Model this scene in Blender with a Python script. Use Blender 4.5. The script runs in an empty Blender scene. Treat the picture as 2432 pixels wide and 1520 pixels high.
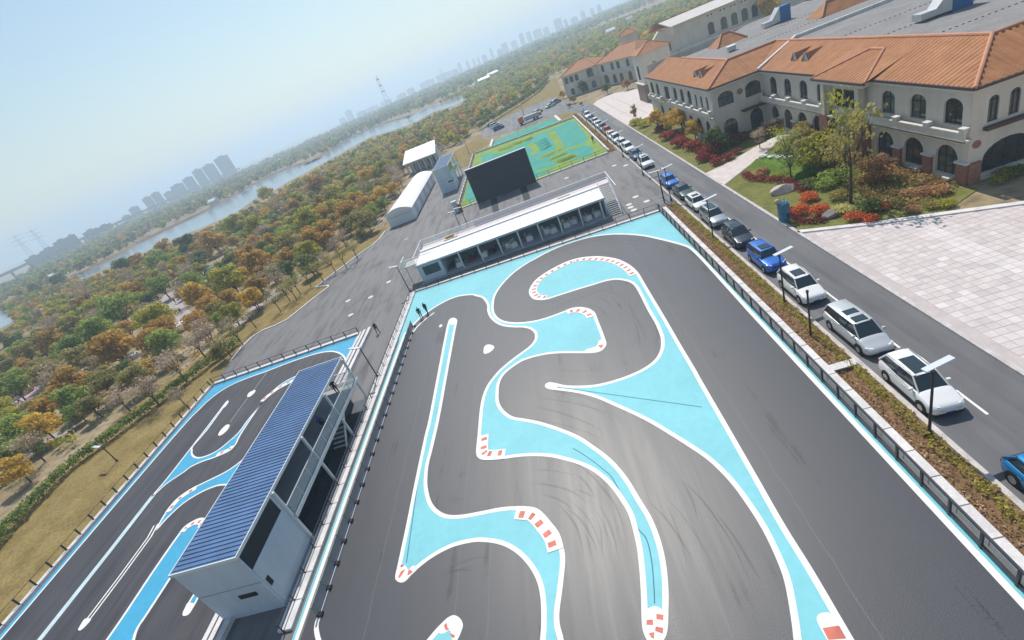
import bpy, bmesh, math, random
from mathutils import Vector, Matrix
from mathutils.geometry import tessellate_polygon

R = math.radians
scene = bpy.context.scene
COL = scene.collection
random.seed(7)

# ---------------------------------------------------------------- camera
CAM_H = 25.0
F_PX, CX, CY = 1146.9, 1216.0, 760.0            # focal length and centre, in pixels of a 2432 px wide frame
PITCH, ROLL, YAW = R(27.564), R(23.338), R(-10.465)
_cp, _sp = math.cos(PITCH), math.sin(PITCH)
FW = Vector((math.sin(YAW) * _cp, math.cos(YAW) * _cp, -_sp))
_r0 = Vector((math.cos(YAW), -math.sin(YAW), 0))
_d0 = FW.cross(_r0)
RT = math.cos(ROLL) * _r0 + math.sin(ROLL) * _d0
DN = -math.sin(ROLL) * _r0 + math.cos(ROLL) * _d0
cam = bpy.data.cameras.new('camera')
cam.sensor_width = 36.0
cam.lens = 36.0 * F_PX / 2432.0
cam.clip_start, cam.clip_end = 0.1, 30000
cam_ob = bpy.data.objects.new('camera', cam)
COL.objects.link(cam_ob)
cam_ob.matrix_world = Matrix(((RT.x, -DN.x, -FW.x, 0), (RT.y, -DN.y, -FW.y, 0), (RT.z, -DN.z, -FW.z, CAM_H), (0, 0, 0, 1)))
scene.camera = cam_ob

# ---------------------------------------------------------------- world, sun, exposure
SUN_AZ, SUN_EL = R(-7.0), R(53.0)
world = bpy.data.worlds.new('World')
scene.world = world
world.use_nodes = True
wn = world.node_tree
wn.nodes.clear()
sky = wn.nodes.new('ShaderNodeTexSky')
sky.sky_type = 'NISHITA'
sky.sun_disc = False
sky.sun_elevation = SUN_EL
sky.sun_rotation = SUN_AZ
sky.altitude = 10
sky.air_density = 1.6
sky.dust_density = 0.35
sky.ozone_density = 2.2
bg = wn.nodes.new('ShaderNodeBackground')
bg.inputs['Strength'].default_value = 0.098
wo = wn.nodes.new('ShaderNodeOutputWorld')
wn.links.new(sky.outputs[0], bg.inputs[0])
wn.links.new(bg.outputs[0], wo.inputs[0])
sun = bpy.data.lights.new('sun', 'SUN')
sun.energy = 4.6
sun.angle = R(0.53)
sun.color = (1.0, 0.94, 0.85)
sun_ob = bpy.data.objects.new('sun', sun)
COL.objects.link(sun_ob)
SUN_DIR = Vector((math.sin(SUN_AZ) * math.cos(SUN_EL), math.cos(SUN_AZ) * math.cos(SUN_EL), math.sin(SUN_EL)))
sun_ob.rotation_euler = SUN_DIR.to_track_quat('Z', 'Y').to_euler()
sun_ob.location = (0, 0, 200)
vs = scene.view_settings
vs.view_transform, vs.look, vs.gamma, vs.exposure = 'Standard', 'None', 1.0, 0.08
vs.use_curve_mapping = False
scene.cycles.max_bounces = 6
scene.cycles.transparent_max_bounces = 12
scene.cycles.volume_bounces = 2

# ---------------------------------------------------------------- survey: pixel -> ground point
CROPS = {'T1': (1130, 560, 4.32), 'T2': (1130, 860, 4.32), 'T3': (920, 1170, 4.32), 'T4': (1480, 1170, 4.32), 'L1': (0, 1170, 4.32),
         'L2': (560, 1170, 4.32), 'M': (1100, 200, 4.32), 'N': (560, 380, 4.32), 'S1': (400, 760, 4.32), 'S2': (400, 1100, 4.32),
         'P': (930, 380, 4.32), 'Q': (1700, 380, 4.32), 'V': (1872, 700, 4.32), 'U': (1440, 250, 4.32), 'RR': (1872, 0, 4.32),
         'RL': (1400, 0, 4.32), 'A': (800, 500, 3.024), 'B': (800, 1020, 3.024), 'C': (1632, 500, 3.024), 'D': (1632, 1020, 3.024),
         'E': (0, 1020, 3.024), 'F': (0, 500, 3.024), 'Z0': (0, 0, 3.024), 'Z1': (800, 0, 3.024), 'Z3': (1632, 0, 3.024),
         'K1': (880, 280, 6.048), 'K2': (1080, 220, 6.048), 'K3': (1280, 100, 6.048), 'K4': (1600, 0, 6.048)}


def ray(c, x, y):
    a = CROPS[c]
    px, py = a[0] + x / a[2], a[1] + y / a[2]
    return FW * F_PX + RT * (px - CX) + DN * (py - CY)


def G(c, x, y, z=0.0):
    """point at height z seen at (x, y) of survey sheet c"""
    v = ray(c, x, y)
    t = (z - CAM_H) / v.z
    return (v.x * t, v.y * t)


def far(c, x, y, dist):
    """point at horizontal distance dist along the sight line"""
    v = ray(c, x, y)
    t = dist / math.hypot(v.x, v.y)
    return Vector((v.x * t, v.y * t, CAM_H + v.z * t))


def depth(x, y, z=0.0):
    return FW.dot(Vector((x, y, z - CAM_H)))


def in_view(x, y, z=0.0, m=60):
    v = Vector((x, y, z - CAM_H))
    d = FW.dot(v)
    if d < 1:
        return False
    u, w = CX + F_PX * RT.dot(v) / d, CY + F_PX * DN.dot(v) / d
    return -m < u < 2432 + m and -m < w < 1520 + m


# ---------------------------------------------------------------- materials
MATS = {}


def mat(name, col, rough=0.7, spec=0.3, metal=0.0, noise=0.0, nscale=2.0, col2=None, bump=0.0, bscale=20.0, trans=0.0, alpha=1.0, stretch=None, coat=0.0, objrand=0.0, detail=6.0, speck=0.0):
    if name in MATS:
        return MATS[name]
    m = bpy.data.materials.new(name)
    m.use_nodes = True
    nt = m.node_tree
    b = nt.nodes['Principled BSDF']
    b.inputs['Roughness'].default_value = rough
    b.inputs['Specular IOR Level'].default_value = spec
    b.inputs['Metallic'].default_value = metal
    b.inputs['Alpha'].default_value = alpha
    b.inputs['Coat Weight'].default_value = coat
    b.inputs['Coat Roughness'].default_value = 0.08
    if trans:
        b.inputs['Transmission Weight'].default_value = trans
    c1 = (*col, 1)
    b.inputs['Base Color'].default_value = c1
    if noise or col2 or bump:
        geo = nt.nodes.new('ShaderNodeNewGeometry')
        vec = geo.outputs['Position']
        if stretch:
            mp = nt.nodes.new('ShaderNodeMapping')
            mp.inputs['Scale'].default_value = stretch
            nt.links.new(vec, mp.inputs['Vector'])
            vec = mp.outputs['Vector']
    if noise or col2:
        n = nt.nodes.new('ShaderNodeTexNoise')
        n.inputs['Scale'].default_value = nscale
        n.inputs['Detail'].default_value = detail
        n.inputs['Roughness'].default_value = 0.62
        nt.links.new(vec, n.inputs['Vector'])
        rp = nt.nodes.new('ShaderNodeValToRGB')
        rp.color_ramp.elements[0].position = 0.33
        rp.color_ramp.elements[1].position = 0.68
        if col2:
            rp.color_ramp.elements[0].color = c1
            rp.color_ramp.elements[1].color = (*col2, 1)
        else:
            rp.color_ramp.elements[0].color = (*[max(0, c * (1 - noise)) for c in col], 1)
            rp.color_ramp.elements[1].color = (*[min(1, c * (1 + noise)) for c in col], 1)
        nt.links.new(n.outputs['Fac'], rp.inputs['Fac'])
        last = rp.outputs['Color']
        if speck:
            n2 = nt.nodes.new('ShaderNodeTexNoise')
            n2.inputs['Scale'].default_value = nscale * 9
            n2.inputs['Detail'].default_value = 3
            nt.links.new(geo.outputs['Position'], n2.inputs['Vector'])
            mr = nt.nodes.new('ShaderNodeMapRange')
            mr.inputs['From Min'].default_value = 0.3
            mr.inputs['From Max'].default_value = 0.7
            mr.inputs['To Min'].default_value = 1 - speck
            mr.inputs['To Max'].default_value = 1 + speck
            nt.links.new(n2.outputs['Fac'], mr.inputs['Value'])
            mx = nt.nodes.new('ShaderNodeMix')
            mx.data_type = 'RGBA'
            mx.blend_type = 'MULTIPLY'
            mx.inputs[0].default_value = 1.0
            nt.links.new(last, mx.inputs[6])
            nt.links.new(mr.outputs['Result'], mx.inputs[7])
            last = mx.outputs[2]
        if objrand:
            oi = nt.nodes.new('ShaderNodeObjectInfo')
            hs = nt.nodes.new('ShaderNodeHueSaturation')
            mr = nt.nodes.new('ShaderNodeMapRange')
            mr.inputs['To Min'].default_value = 1 - objrand
            mr.inputs['To Max'].default_value = 1 + objrand
            nt.links.new(oi.outputs['Random'], mr.inputs['Value'])
            nt.links.new(mr.outputs['Result'], hs.inputs['Value'])
            nt.links.new(last, hs.inputs['Color'])
            last = hs.outputs['Color']
        nt.links.new(last, b.inputs['Base Color'])
    if bump:
        n = nt.nodes.new('ShaderNodeTexNoise')
        n.inputs['Scale'].default_value = bscale
        n.inputs['Detail'].default_value = 4
        nt.links.new(vec, n.inputs['Vector'])
        bp = nt.nodes.new('ShaderNodeBump')
        bp.inputs['Strength'].default_value = bump
        bp.inputs['Distance'].default_value = 0.05
        nt.links.new(n.outputs['Fac'], bp.inputs['Height'])
        nt.links.new(bp.outputs['Normal'], b.inputs['Normal'])
    MATS[name] = m
    return m


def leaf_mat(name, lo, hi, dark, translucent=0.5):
    """foliage colour: the 'tone' face attribute (lighter toward upward leaves, varied per lobe and leaf) and a per-plant shift"""
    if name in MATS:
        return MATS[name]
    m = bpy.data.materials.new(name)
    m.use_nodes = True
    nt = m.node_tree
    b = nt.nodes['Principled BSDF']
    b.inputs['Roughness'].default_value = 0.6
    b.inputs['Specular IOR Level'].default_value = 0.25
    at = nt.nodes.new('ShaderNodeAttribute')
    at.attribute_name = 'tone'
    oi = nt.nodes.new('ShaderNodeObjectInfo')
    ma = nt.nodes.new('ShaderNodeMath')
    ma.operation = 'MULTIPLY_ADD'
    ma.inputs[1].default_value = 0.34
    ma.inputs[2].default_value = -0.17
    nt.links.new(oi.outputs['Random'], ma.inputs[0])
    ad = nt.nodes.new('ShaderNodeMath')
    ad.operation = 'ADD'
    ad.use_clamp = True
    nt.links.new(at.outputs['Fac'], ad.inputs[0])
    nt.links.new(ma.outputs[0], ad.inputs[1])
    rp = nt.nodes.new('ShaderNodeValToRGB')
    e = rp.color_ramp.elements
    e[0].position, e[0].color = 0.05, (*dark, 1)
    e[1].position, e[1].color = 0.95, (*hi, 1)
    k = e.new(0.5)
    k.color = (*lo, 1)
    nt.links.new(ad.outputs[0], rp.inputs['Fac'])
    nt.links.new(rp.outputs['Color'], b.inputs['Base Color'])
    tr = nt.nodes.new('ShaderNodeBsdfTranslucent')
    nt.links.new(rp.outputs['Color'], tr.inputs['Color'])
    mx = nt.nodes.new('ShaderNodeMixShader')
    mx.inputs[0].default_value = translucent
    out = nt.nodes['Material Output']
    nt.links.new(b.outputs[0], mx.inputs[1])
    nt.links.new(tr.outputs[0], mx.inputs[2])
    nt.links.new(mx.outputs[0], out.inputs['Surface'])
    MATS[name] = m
    return m


# ---------------------------------------------------------------- mesh and scene helpers
def root_loc(o):
    while o.parent:
        o = o.parent
    return o.location.copy()


def link_mesh(name, me, parent=None):
    o = bpy.data.objects.new(name, me)
    COL.objects.link(o)
    if parent is not None:
        o.parent = parent
    return o


class MB:
    def __init__(self):
        self.v, self.f, self.mi = [], [], []

    def add(self, vs, fs, mi=0):
        n = len(self.v)
        self.v += [tuple(p) for p in vs]
        self.f += [tuple(i + n for i in f) for f in fs]
        self.mi += [mi] * len(fs)
        return self

    def hexa(self, p, mi=0):          # p: 4 bottom points (ccw from above) then 4 top points
        return self.add(p, [(3, 2, 1, 0), (4, 5, 6, 7), (0, 1, 5, 4), (1, 2, 6, 5), (2, 3, 7, 6), (3, 0, 4, 7)], mi)

    def box(self, x0, x1, y0, y1, z0, z1, mi=0):
        return self.hexa([(x0, y0, z0), (x1, y0, z0), (x1, y1, z0), (x0, y1, z0), (x0, y0, z1), (x1, y0, z1), (x1, y1, z1), (x0, y1, z1)], mi)

    def prism(self, poly, z0, z1, mi=0):
        if area2(poly) < 0:
            poly = poly[::-1]
        n = len(poly)
        self.add([(x, y, z0) for x, y in poly] + [(x, y, z1) for x, y in poly],
                 [tuple(range(n))[::-1], tuple(range(n, 2 * n))] + [(i, (i + 1) % n, n + (i + 1) % n, n + i) for i in range(n)], mi)
        return self

    def sheet(self, poly, z, mi=0):
        pts = [Vector((x, y, 0)) for x, y in poly]
        tris = tessellate_polygon([pts])
        fs = []
        for t in tris:
            a, b, c = (poly[i] for i in t)
            s = (b[0] - a[0]) * (c[1] - a[1]) - (b[1] - a[1]) * (c[0] - a[0])
            fs.append(t if s > 0 else t[::-1])
        return self.add([(x, y, z) for x, y in poly], fs, mi)

    def tube(self, a, b, r, n=8, r2=None, cap=True, mi=0):
        a, b = Vector(a), Vector(b)
        r2 = r if r2 is None else r2
        d = (b - a).normalized()
        u = d.cross(Vector((0, 0, 1)))
        if u.length < 1e-4:
            u = Vector((1, 0, 0))
        u.normalize()
        w = d.cross(u)
        vs = []
        for p, q in ((a, r), (b, r2)):
            for i in range(n):
                t = 2 * math.pi * i / n
                vs.append(p + u * (q * math.cos(t)) + w * (q * math.sin(t)))
        fs = [(i, i + n, (i + 1) % n + n, (i + 1) % n) for i in range(n)]
        if cap:
            fs += [tuple(range(n)), tuple(range(2 * n - 1, n - 1, -1))]
        return self.add(vs, fs, mi)

    def beam(self, a, b, w, h, mi=0):   # rectangular bar from a to b, h is the upright dimension
        a, b = Vector(a), Vector(b)
        d = (b - a).normalized()
        s = d.cross(Vector((0, 0, 1)))
        if s.length < 1e-4:
            s = Vector((1, 0, 0))
        s.normalize()
        u = s.cross(d)
        s, u = s * (w / 2), u * (h / 2)
        return self.hexa([a - s - u, a + s - u, b + s - u, b - s - u, a - s + u, a + s + u, b + s + u, b - s + u], mi)

    def mesh(self, name, mats, off=None, smooth=False, angle=40):
        me = bpy.data.meshes.new(name)
        vs = self.v if off is None else [(x - off[0], y - off[1], z - off[2]) for x, y, z in self.v]
        me.from_pydata(vs, [], self.f)
        for m in (mats if isinstance(mats, (list, tuple)) else [mats]):
            me.materials.append(m)
        if any(self.mi):
            me.polygons.foreach_set('material_index', self.mi)
        if smooth:
            me.polygons.foreach_set('use_smooth', [True] * len(me.polygons))
            me.set_sharp_from_angle(angle=R(angle))
        me.update()
        return me

    def build(self, name, mats, parent=None, smooth=False, angle=40):
        off = root_loc(parent) if parent is not None else None
        return link_mesh(name, self.mesh(name, mats, off, smooth, angle), parent)


def area2(poly):
    return sum(poly[i][0] * poly[(i + 1) % len(poly)][1] - poly[(i + 1) % len(poly)][0] * poly[i][1] for i in range(len(poly)))


def tag(o, label=None, cat=None, group=None, kind=None):
    if label:
        o['label'] = label
    if cat:
        o['category'] = cat
    if group:
        o['group'] = group
    if kind:
        o['kind'] = kind
    return o


def thing(name, label, cat, loc=(0, 0, 0), rz=0.0, group=None):
    o = bpy.data.objects.new(name, None)
    o.empty_display_size = 0.3
    COL.objects.link(o)
    o.location = loc
    o.rotation_euler = (0, 0, rz)
    return tag(o, label, cat, group)


def copy_tree(o, parent=None):
    c = o.copy()
    COL.objects.link(c)
    c.parent = parent
    for ch in list(o.children):
        copy_tree(ch, c)
    return c


def struct(o):
    o['kind'] = 'structure'
    return o


def catmull(pts, n=5, closed=False):
    out = []
    k = len(pts)
    rng = range(k if closed else k - 1)
    for i in rng:
        p0 = pts[(i - 1) % k] if closed or i > 0 else pts[0]
        p1, p2 = pts[i], pts[(i + 1) % k]
        p3 = pts[(i + 2) % k] if closed or i + 2 < k else pts[k - 1]
        for j in range(n):
            t = j / n
            out.append(tuple(0.5 * (2 * p1[a] + (p2[a] - p0[a]) * t + (2 * p0[a] - 5 * p1[a] + 4 * p2[a] - p3[a]) * t * t + (3 * p1[a] - p0[a] - 3 * p2[a] + p3[a]) * t ** 3) for a in (0, 1)))
    if not closed:
        out.append(tuple(pts[-1]))
    return out


def normals(path, closed, sgn):
    n = len(path)
    out = []
    for i in range(n):
        a = path[(i - 1) % n] if closed or i > 0 else path[0]
        b = path[(i + 1) % n] if closed or i < n - 1 else path[-1]
        d = Vector((b[0] - a[0], b[1] - a[1]))
        if d.length < 1e-6:
            d = Vector((1, 0))
        d.normalize()
        out.append((-d.y * sgn, d.x * sgn))
    return out


def ribbon(mb, path, w0, w1, z, closed, sgn, z0=None):
    """strip lying between offsets w0 and w1 to the left of the path (sgn 1)"""
    nn = normals(path, closed, sgn)
    n = len(path)
    a = [(p[0] + q[0] * w0, p[1] + q[1] * w0) for p, q in zip(path, nn)]
    b = [(p[0] + q[0] * w1, p[1] + q[1] * w1) for p, q in zip(path, nn)]
    for i in range(n if closed else n - 1):
        j = (i + 1) % n
        q = [a[i], a[j], b[j], b[i]]
        if area2(q) < 0:
            q = q[::-1]
        if z0 is None:
            mb.add([(x, y, z) for x, y in q], [(0, 1, 2, 3)])
        else:
            mb.prism(q, z0, z)
    return mb


def inside(p, poly):
    x, y = p
    c = False
    j = len(poly) - 1
    for i in range(len(poly)):
        xi, yi = poly[i]
        xj, yj = poly[j]
        if (yi > y) != (yj > y) and x < (xj - xi) * (y - yi) / (yj - yi) + xi:
            c = not c
        j = i
    return c
# ================================================================ setting: ground, water, yard, tracks, street
def T(c, pts, z=0.0):
    return [G(c, x, y, z) for x, y in pts]


def asphalt_mat(name, c, c2, streak=(1.4, 0.06, 1), rlo=0.38, rhi=0.62, spec=0.5, patch=0.25, ps=0.11):
    m = bpy.data.materials.new(name)
    m.use_nodes = True
    nt = m.node_tree
    b = nt.nodes['Principled BSDF']
    geo = nt.nodes.new('ShaderNodeNewGeometry')
    mp = nt.nodes.new('ShaderNodeMapping')
    mp.inputs['Scale'].default_value = streak
    nt.links.new(geo.outputs['Position'], mp.inputs['Vector'])
    n1 = nt.nodes.new('ShaderNodeTexNoise')
    n1.inputs['Scale'].default_value = 1.0
    n1.inputs['Detail'].default_value = 7
    n1.inputs['Roughness'].default_value = 0.65
    nt.links.new(mp.outputs[0], n1.inputs['Vector'])
    n2 = nt.nodes.new('ShaderNodeTexNoise')
    n2.inputs['Scale'].default_value = ps
    n2.inputs['Detail'].default_value = 5
    n2.inputs['Distortion'].default_value = 1.5
    nt.links.new(geo.outputs['Position'], n2.inputs['Vector'])
    n3 = nt.nodes.new('ShaderNodeTexNoise')
    n3.inputs['Scale'].default_value = 14
    n3.inputs['Detail'].default_value = 3
    nt.links.new(geo.outputs['Position'], n3.inputs['Vector'])
    s = nt.nodes.new('ShaderNodeMath')
    s.operation = 'MULTIPLY_ADD'
    s.inputs[1].default_value = patch * 2
    nt.links.new(n2.outputs['Fac'], s.inputs[0])
    nt.links.new(n1.outputs['Fac'], s.inputs[2])
    s2 = nt.nodes.new('ShaderNodeMath')
    s2.operation = 'MULTIPLY_ADD'
    s2.inputs[1].default_value = 0.25
    nt.links.new(n3.outputs['Fac'], s2.inputs[0])
    nt.links.new(s.outputs[0], s2.inputs[2])
    rp = nt.nodes.new('ShaderNodeValToRGB')
    rp.color_ramp.elements[0].position = 0.5 + patch - 0.10
    rp.color_ramp.elements[0].color = (*c, 1)
    rp.color_ramp.elements[1].position = 0.5 + patch + 0.36
    rp.color_ramp.elements[1].color = (*c2, 1)
    nt.links.new(s2.outputs[0], rp.inputs['Fac'])
    nt.links.new(rp.outputs[0], b.inputs['Base Color'])
    mr = nt.nodes.new('ShaderNodeMapRange')
    mr.inputs['From Min'].default_value = 0.3
    mr.inputs['From Max'].default_value = 0.7
    mr.inputs['To Min'].default_value = rhi
    mr.inputs['To Max'].default_value = rlo
    nt.links.new(n1.outputs['Fac'], mr.inputs['Value'])
    nt.links.new(mr.outputs[0], b.inputs['Roughness'])
    b.inputs['Specular IOR Level'].default_value = spec
    bp = nt.nodes.new('ShaderNodeBump')
    bp.inputs['Strength'].default_value = 0.25
    bp.inputs['Distance'].default_value = 0.02
    nt.links.new(n3.outputs['Fac'], bp.inputs['Height'])
    nt.links.new(bp.outputs[0], b.inputs['Normal'])
    MATS[name] = m
    return m


M_track = asphalt_mat('track asphalt', (0.027, 0.029, 0.037), (0.058, 0.060, 0.069), streak=(0.9, 0.05, 1), rlo=0.41, rhi=0.49, spec=0.45, patch=0.55, ps=0.08)
M_track2 = asphalt_mat('small track asphalt', (0.034, 0.032, 0.039), (0.068, 0.064, 0.070), rlo=0.5, rhi=0.65, spec=0.35)
M_yard = asphalt_mat('yard asphalt', (0.10, 0.094, 0.097), (0.17, 0.162, 0.163), streak=(0.9, 0.12, 1), rlo=0.6, rhi=0.8, spec=0.3, patch=0.35, ps=0.07)
M_street = asphalt_mat('street asphalt', (0.10, 0.10, 0.107), (0.15, 0.15, 0.155), streak=(0.8, 0.05, 1), rlo=0.6, rhi=0.8, spec=0.3)
M_turq = mat('turquoise paint', (0.195, 0.535, 0.595), rough=0.6, spec=0.3, noise=0.07, nscale=0.22, speck=0.04)
M_blue = mat('blue paint', (0.055, 0.35, 0.555), rough=0.6, spec=0.3, noise=0.07, nscale=0.35, speck=0.06)
M_white = mat('white line paint', (0.78, 0.77, 0.74), rough=0.6, spec=0.3, noise=0.08, nscale=1.3)
M_red = mat('red kerb paint', (0.60, 0.165, 0.115), rough=0.6, spec=0.3, noise=0.2, nscale=1.5)
M_stone = mat('kerb stone', (0.52, 0.48, 0.46), rough=0.85, spec=0.2, noise=0.2, nscale=1.5, speck=0.1)
M_conc = mat('white concrete', (0.66, 0.63, 0.62), rough=0.85, spec=0.2, noise=0.14, nscale=0.9, speck=0.08)
M_lawn = mat('dry lawn', (0.19, 0.14, 0.05), rough=0.95, spec=0.1, col2=(0.30, 0.225, 0.09), nscale=0.35, bump=0.4, bscale=9, speck=0.25)
M_green_lawn = mat('green lawn', (0.12, 0.13, 0.035), rough=0.95, spec=0.1, col2=(0.22, 0.21, 0.07), nscale=0.4, bump=0.4, bscale=9, speck=0.22)
M_ground = mat('park ground', (0.19, 0.155, 0.075), rough=0.95, spec=0.1, col2=(0.40, 0.31, 0.21), nscale=0.09, bump=0.3, bscale=4, speck=0.3, detail=9)
M_soil = mat('planting soil', (0.15, 0.085, 0.05), rough=0.95, spec=0.1, col2=(0.26, 0.17, 0.09), nscale=2.5, speck=0.3)
M_dark = mat('dark grey steel', (0.035, 0.038, 0.045), rough=0.5, spec=0.4, noise=0.2, nscale=3)

gnd = MB()
NX, NY = 30, 30
for i in range(NX + 1):
    for j in range(NY + 1):
        gnd.v.append((-5200 + 9400 * i / NX, -400 + 7400 * j / NY, -0.03))
for i in range(NX):
    for j in range(NY):
        a = i * (NY + 1) + j
        gnd.f.append((a, a + NY + 1, a + NY + 2, a + 1))
        gnd.mi.append(0)
struct(gnd.build('ground', M_ground))

# --- river
M_water = mat('river water', (0.13, 0.20, 0.27), rough=0.16, spec=0.5, bump=0.25, bscale=0.9)
near_bank = T('F', [(420, 560), (640, 470), (800, 395), (1000, 315), (1250, 205), (1480, 110), (1700, 15)]) + T('N', [(200, 395), (430, 290), (600, 190), (760, 105), (880, 40)]) + T('Z1', [(240, 985), (420, 930), (560, 880)])
far_bank = T('F', [(600, 450), (720, 390), (850, 320), (1000, 235), (1250, 115), (1480, 5)]) + T('N', [(0, 362), (200, 250), (480, 110), (680, 50), (850, -12)]) + T('Z1', [(110, 985), (300, 905), (490, 848)])
river_poly = near_bank + far_bank[::-1]
struct(MB().sheet(river_poly, 0.0).build('river', M_water))
pond_poly = T('Z1', [(500, 845), (640, 780), (790, 735), (900, 690), (935, 705), (840, 760), (700, 800), (560, 878)])
struct(MB().sheet(pond_poly, 0.0).build('creek', M_water))
pond2 = T('Z1', [(930, 600), (985, 580), (1000, 600), (950, 620)])
struct(MB().sheet(pond2, 0.0).build('pond', M_water))
pond3 = T('F', [(0, 720), (90, 735), (110, 790), (0, 850), (-200, 900), (-200, 760)])
struct(MB().sheet(pond3, 0.0).build('inlet', M_water))
M_bank = mat('reed bank', (0.16, 0.11, 0.06), rough=0.95, spec=0.1, col2=(0.28, 0.19, 0.12), nscale=0.12, speck=0.3)
bk = MB()
nb = catmull(far_bank, 3)
for i in range(len(nb) - 1):
    (x0, y0), (x1, y1) = nb[i], nb[i + 1]
    d = Vector((x1 - x0, y1 - y0)).normalized()
    n = Vector((-d.y, d.x)) * (14 if True else 0)
    if n.dot(Vector((x0, y0))) < 0:
        n = -n
    bk.add([(x0, y0, 0.0), (x1, y1, 0.0), (x1 + n.x * .2, y1 + n.y * .2, 1.6), (x0 + n.x * .2, y0 + n.y * .2, 1.6), (x1 + n.x, y1 + n.y, 0.3), (x0 + n.x, y0 + n.y, 0.3)], [(0, 1, 2, 3), (3, 2, 4, 5)])
struct(bk.build('river_bank', M_bank))

# --- lawns and yard
yard_left = T('S1', [(500, 600), (640, 430), (760, 280), (860, 180), (960, 115), (1100, 60), (1220, 0)]) + T('N', [(690, 1512), (830, 1400), (965, 1298), (950, 1285), (830, 1303), (1000, 1170), (1150, 1060), (1300, 945), (1400, 880), (1480, 810), (1540, 730), (1600, 690)])
yard = [(-55.2, 2.0), (-55.2, 57.0)] + yard_left[1:] + [(-38.6, 112), (-38.6, 152), (-28, 152), (-20.6, 150), (-20.2, 103.2), (13.9, 103.0), (15.25, 102.5), (15.25, 64.2), (13.6, 64.2), (13.6, 2.0)]
struct(MB().sheet(yard, 0.0).build('asphalt_yard', M_yard))
yard_ob = bpy.data.objects['asphalt_yard']
kerb = MB()
ribbon(kerb, yard_left[1:], 0, 0.35, 0.12, False, 1, z0=-0.02)
kerb.build('kerb', M_conc, yard_ob)
lawn = [(-55.2, 2.0), (-55.2, 57.0)] + yard_left[1:] + [(-39, 113), (-46, 112), (-56, 92), (-72, 58), (-73, 40), (-78, 10), (-80, 2)]
struct(MB().sheet(lawn, -0.004).build('lawn_strip', M_lawn))
# drain covers on the yard
M_cover = mat('drain cover', (0.62, 0.60, 0.58), rough=0.7, noise=0.15, nscale=3)
cov = MB()
for i in range(14):
    pass
disc = MB()
disc.prism([(0.42 * math.cos(a * math.pi / 8), 0.42 * math.sin(a * math.pi / 8)) for a in range(16)], 0.0, 0.02)
disc_me = disc.mesh('drain_cover', M_cover)
for c, x, y in [('A', 80, 648), ('A', 243, 622), ('A', 372, 513), ('A', 500, 205), ('A', 617, 98), ('A', 100, 750), ('P', 150, 812), ('P', 318, 660), ('P', 385, 430), ('P', 525, 300), ('U', 300, 940), ('U', 415, 985), ('U', 232, 1020), ('U', 250, 1048), ('U', 282, 1075), ('U', 82, 620), ('U', 200, 617), ('M', 1060, 962), ('M', 2300, 60)]:
    X, Y = G(c, x, y)
    if Y < 102:
        o = link_mesh('drain_cover', disc_me, yard_ob)
        o.location = (X, Y, 0.002)
        o.scale = (1.1, 1.1, 1)
# two dark flat strips on the yard in front of the screen
M_dark_strip = mat('dark yard strip', (0.03, 0.034, 0.045), rough=0.8, noise=0.2, nscale=1)
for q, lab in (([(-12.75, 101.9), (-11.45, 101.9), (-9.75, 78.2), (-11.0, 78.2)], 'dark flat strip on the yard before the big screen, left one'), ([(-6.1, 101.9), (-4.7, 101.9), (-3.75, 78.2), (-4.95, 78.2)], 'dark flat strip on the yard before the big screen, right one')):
    tag(MB().prism(q, 0.002, 0.03).build('dark_strip', M_dark_strip), lab, 'mat', 'dark strips before the screen')

# --- main race track
TZ = 0.006
track = [(-22.95, 2.0), (-22.95, 52.0), (-23.9, 53.0), (-23.9, 65.1), (12.85, 62.9), (12.85, 2.0)]
race = struct(MB().sheet(track, TZ).build('race_track', M_track))


def island(name, path, closing, m_fill, z, closed=True, lw=0.30, ground=race):
    """painted area with a white line round it; path is the edge next to the asphalt"""
    poly = path + closing
    sg = 1 if area2(poly) > 0 else -1
    MB().sheet(poly, z).build(name, m_fill, ground)
    rb = MB()
    ribbon(rb, path, 0, lw, z + 0.004, closed and not closing, sg)
    rb.build('white_line', M_white, ground)
    return sg


def nearest(path, p):
    return min(range(len(path)), key=lambda i: (path[i][0] - p[0]) ** 2 + (path[i][1] - p[1]) ** 2)


def kerb_run(path, sg, pa, pb, ground, width=1.0, step=0.95, z=0.02, closed=True, inner=0.33):
    ia, ib = nearest(path, pa), nearest(path, pb)
    n = len(path)
    idx = []
    i = ia
    while i != ib:
        idx.append(i)
        i = (i + 1) % n
    idx.append(ib)
    if len(idx) > n * 0.6:      # take the short way round
        idx = []
        i = ib
        while i != ia:
            idx.append(i)
            i = (i + 1) % n
        idx.append(ia)
    seg = [path[i] for i in idx]
    # resample by length
    L = [0]
    for a, b in zip(seg, seg[1:]):
        L.append(L[-1] + math.dist(a, b))
    tot = L[-1]

    def at(s):
        s = max(0, min(tot, s))
        for k in range(len(seg) - 1):
            if s <= L[k + 1] or k == len(seg) - 2:
                t = (s - L[k]) / max(1e-6, L[k + 1] - L[k])
                return (seg[k][0] + (seg[k + 1][0] - seg[k][0]) * t, seg[k][1] + (seg[k + 1][1] - seg[k][1]) * t)
    fine = [at(tot * k / max(6, int(tot / 0.25))) for k in range(max(6, int(tot / 0.25)) + 1)]
    mb = MB()
    ribbon(mb, fine, 0.0, width, z + 0.02, False, sg, z0=z - 0.004)
    mb.build('kerb_strip', M_white, ground)
    k = int(tot / step)
    for j in range(k):
        s = (j + 0.5) * tot / k
        sub = [at(s - step * 0.2), at(s), at(s + step * 0.2)]
        mb = MB()
        ribbon(mb, sub, inner + .05, width - 0.12, z + 0.028, False, sg, z0=z)
        mb.build('kerb_block', M_red, ground)


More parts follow.
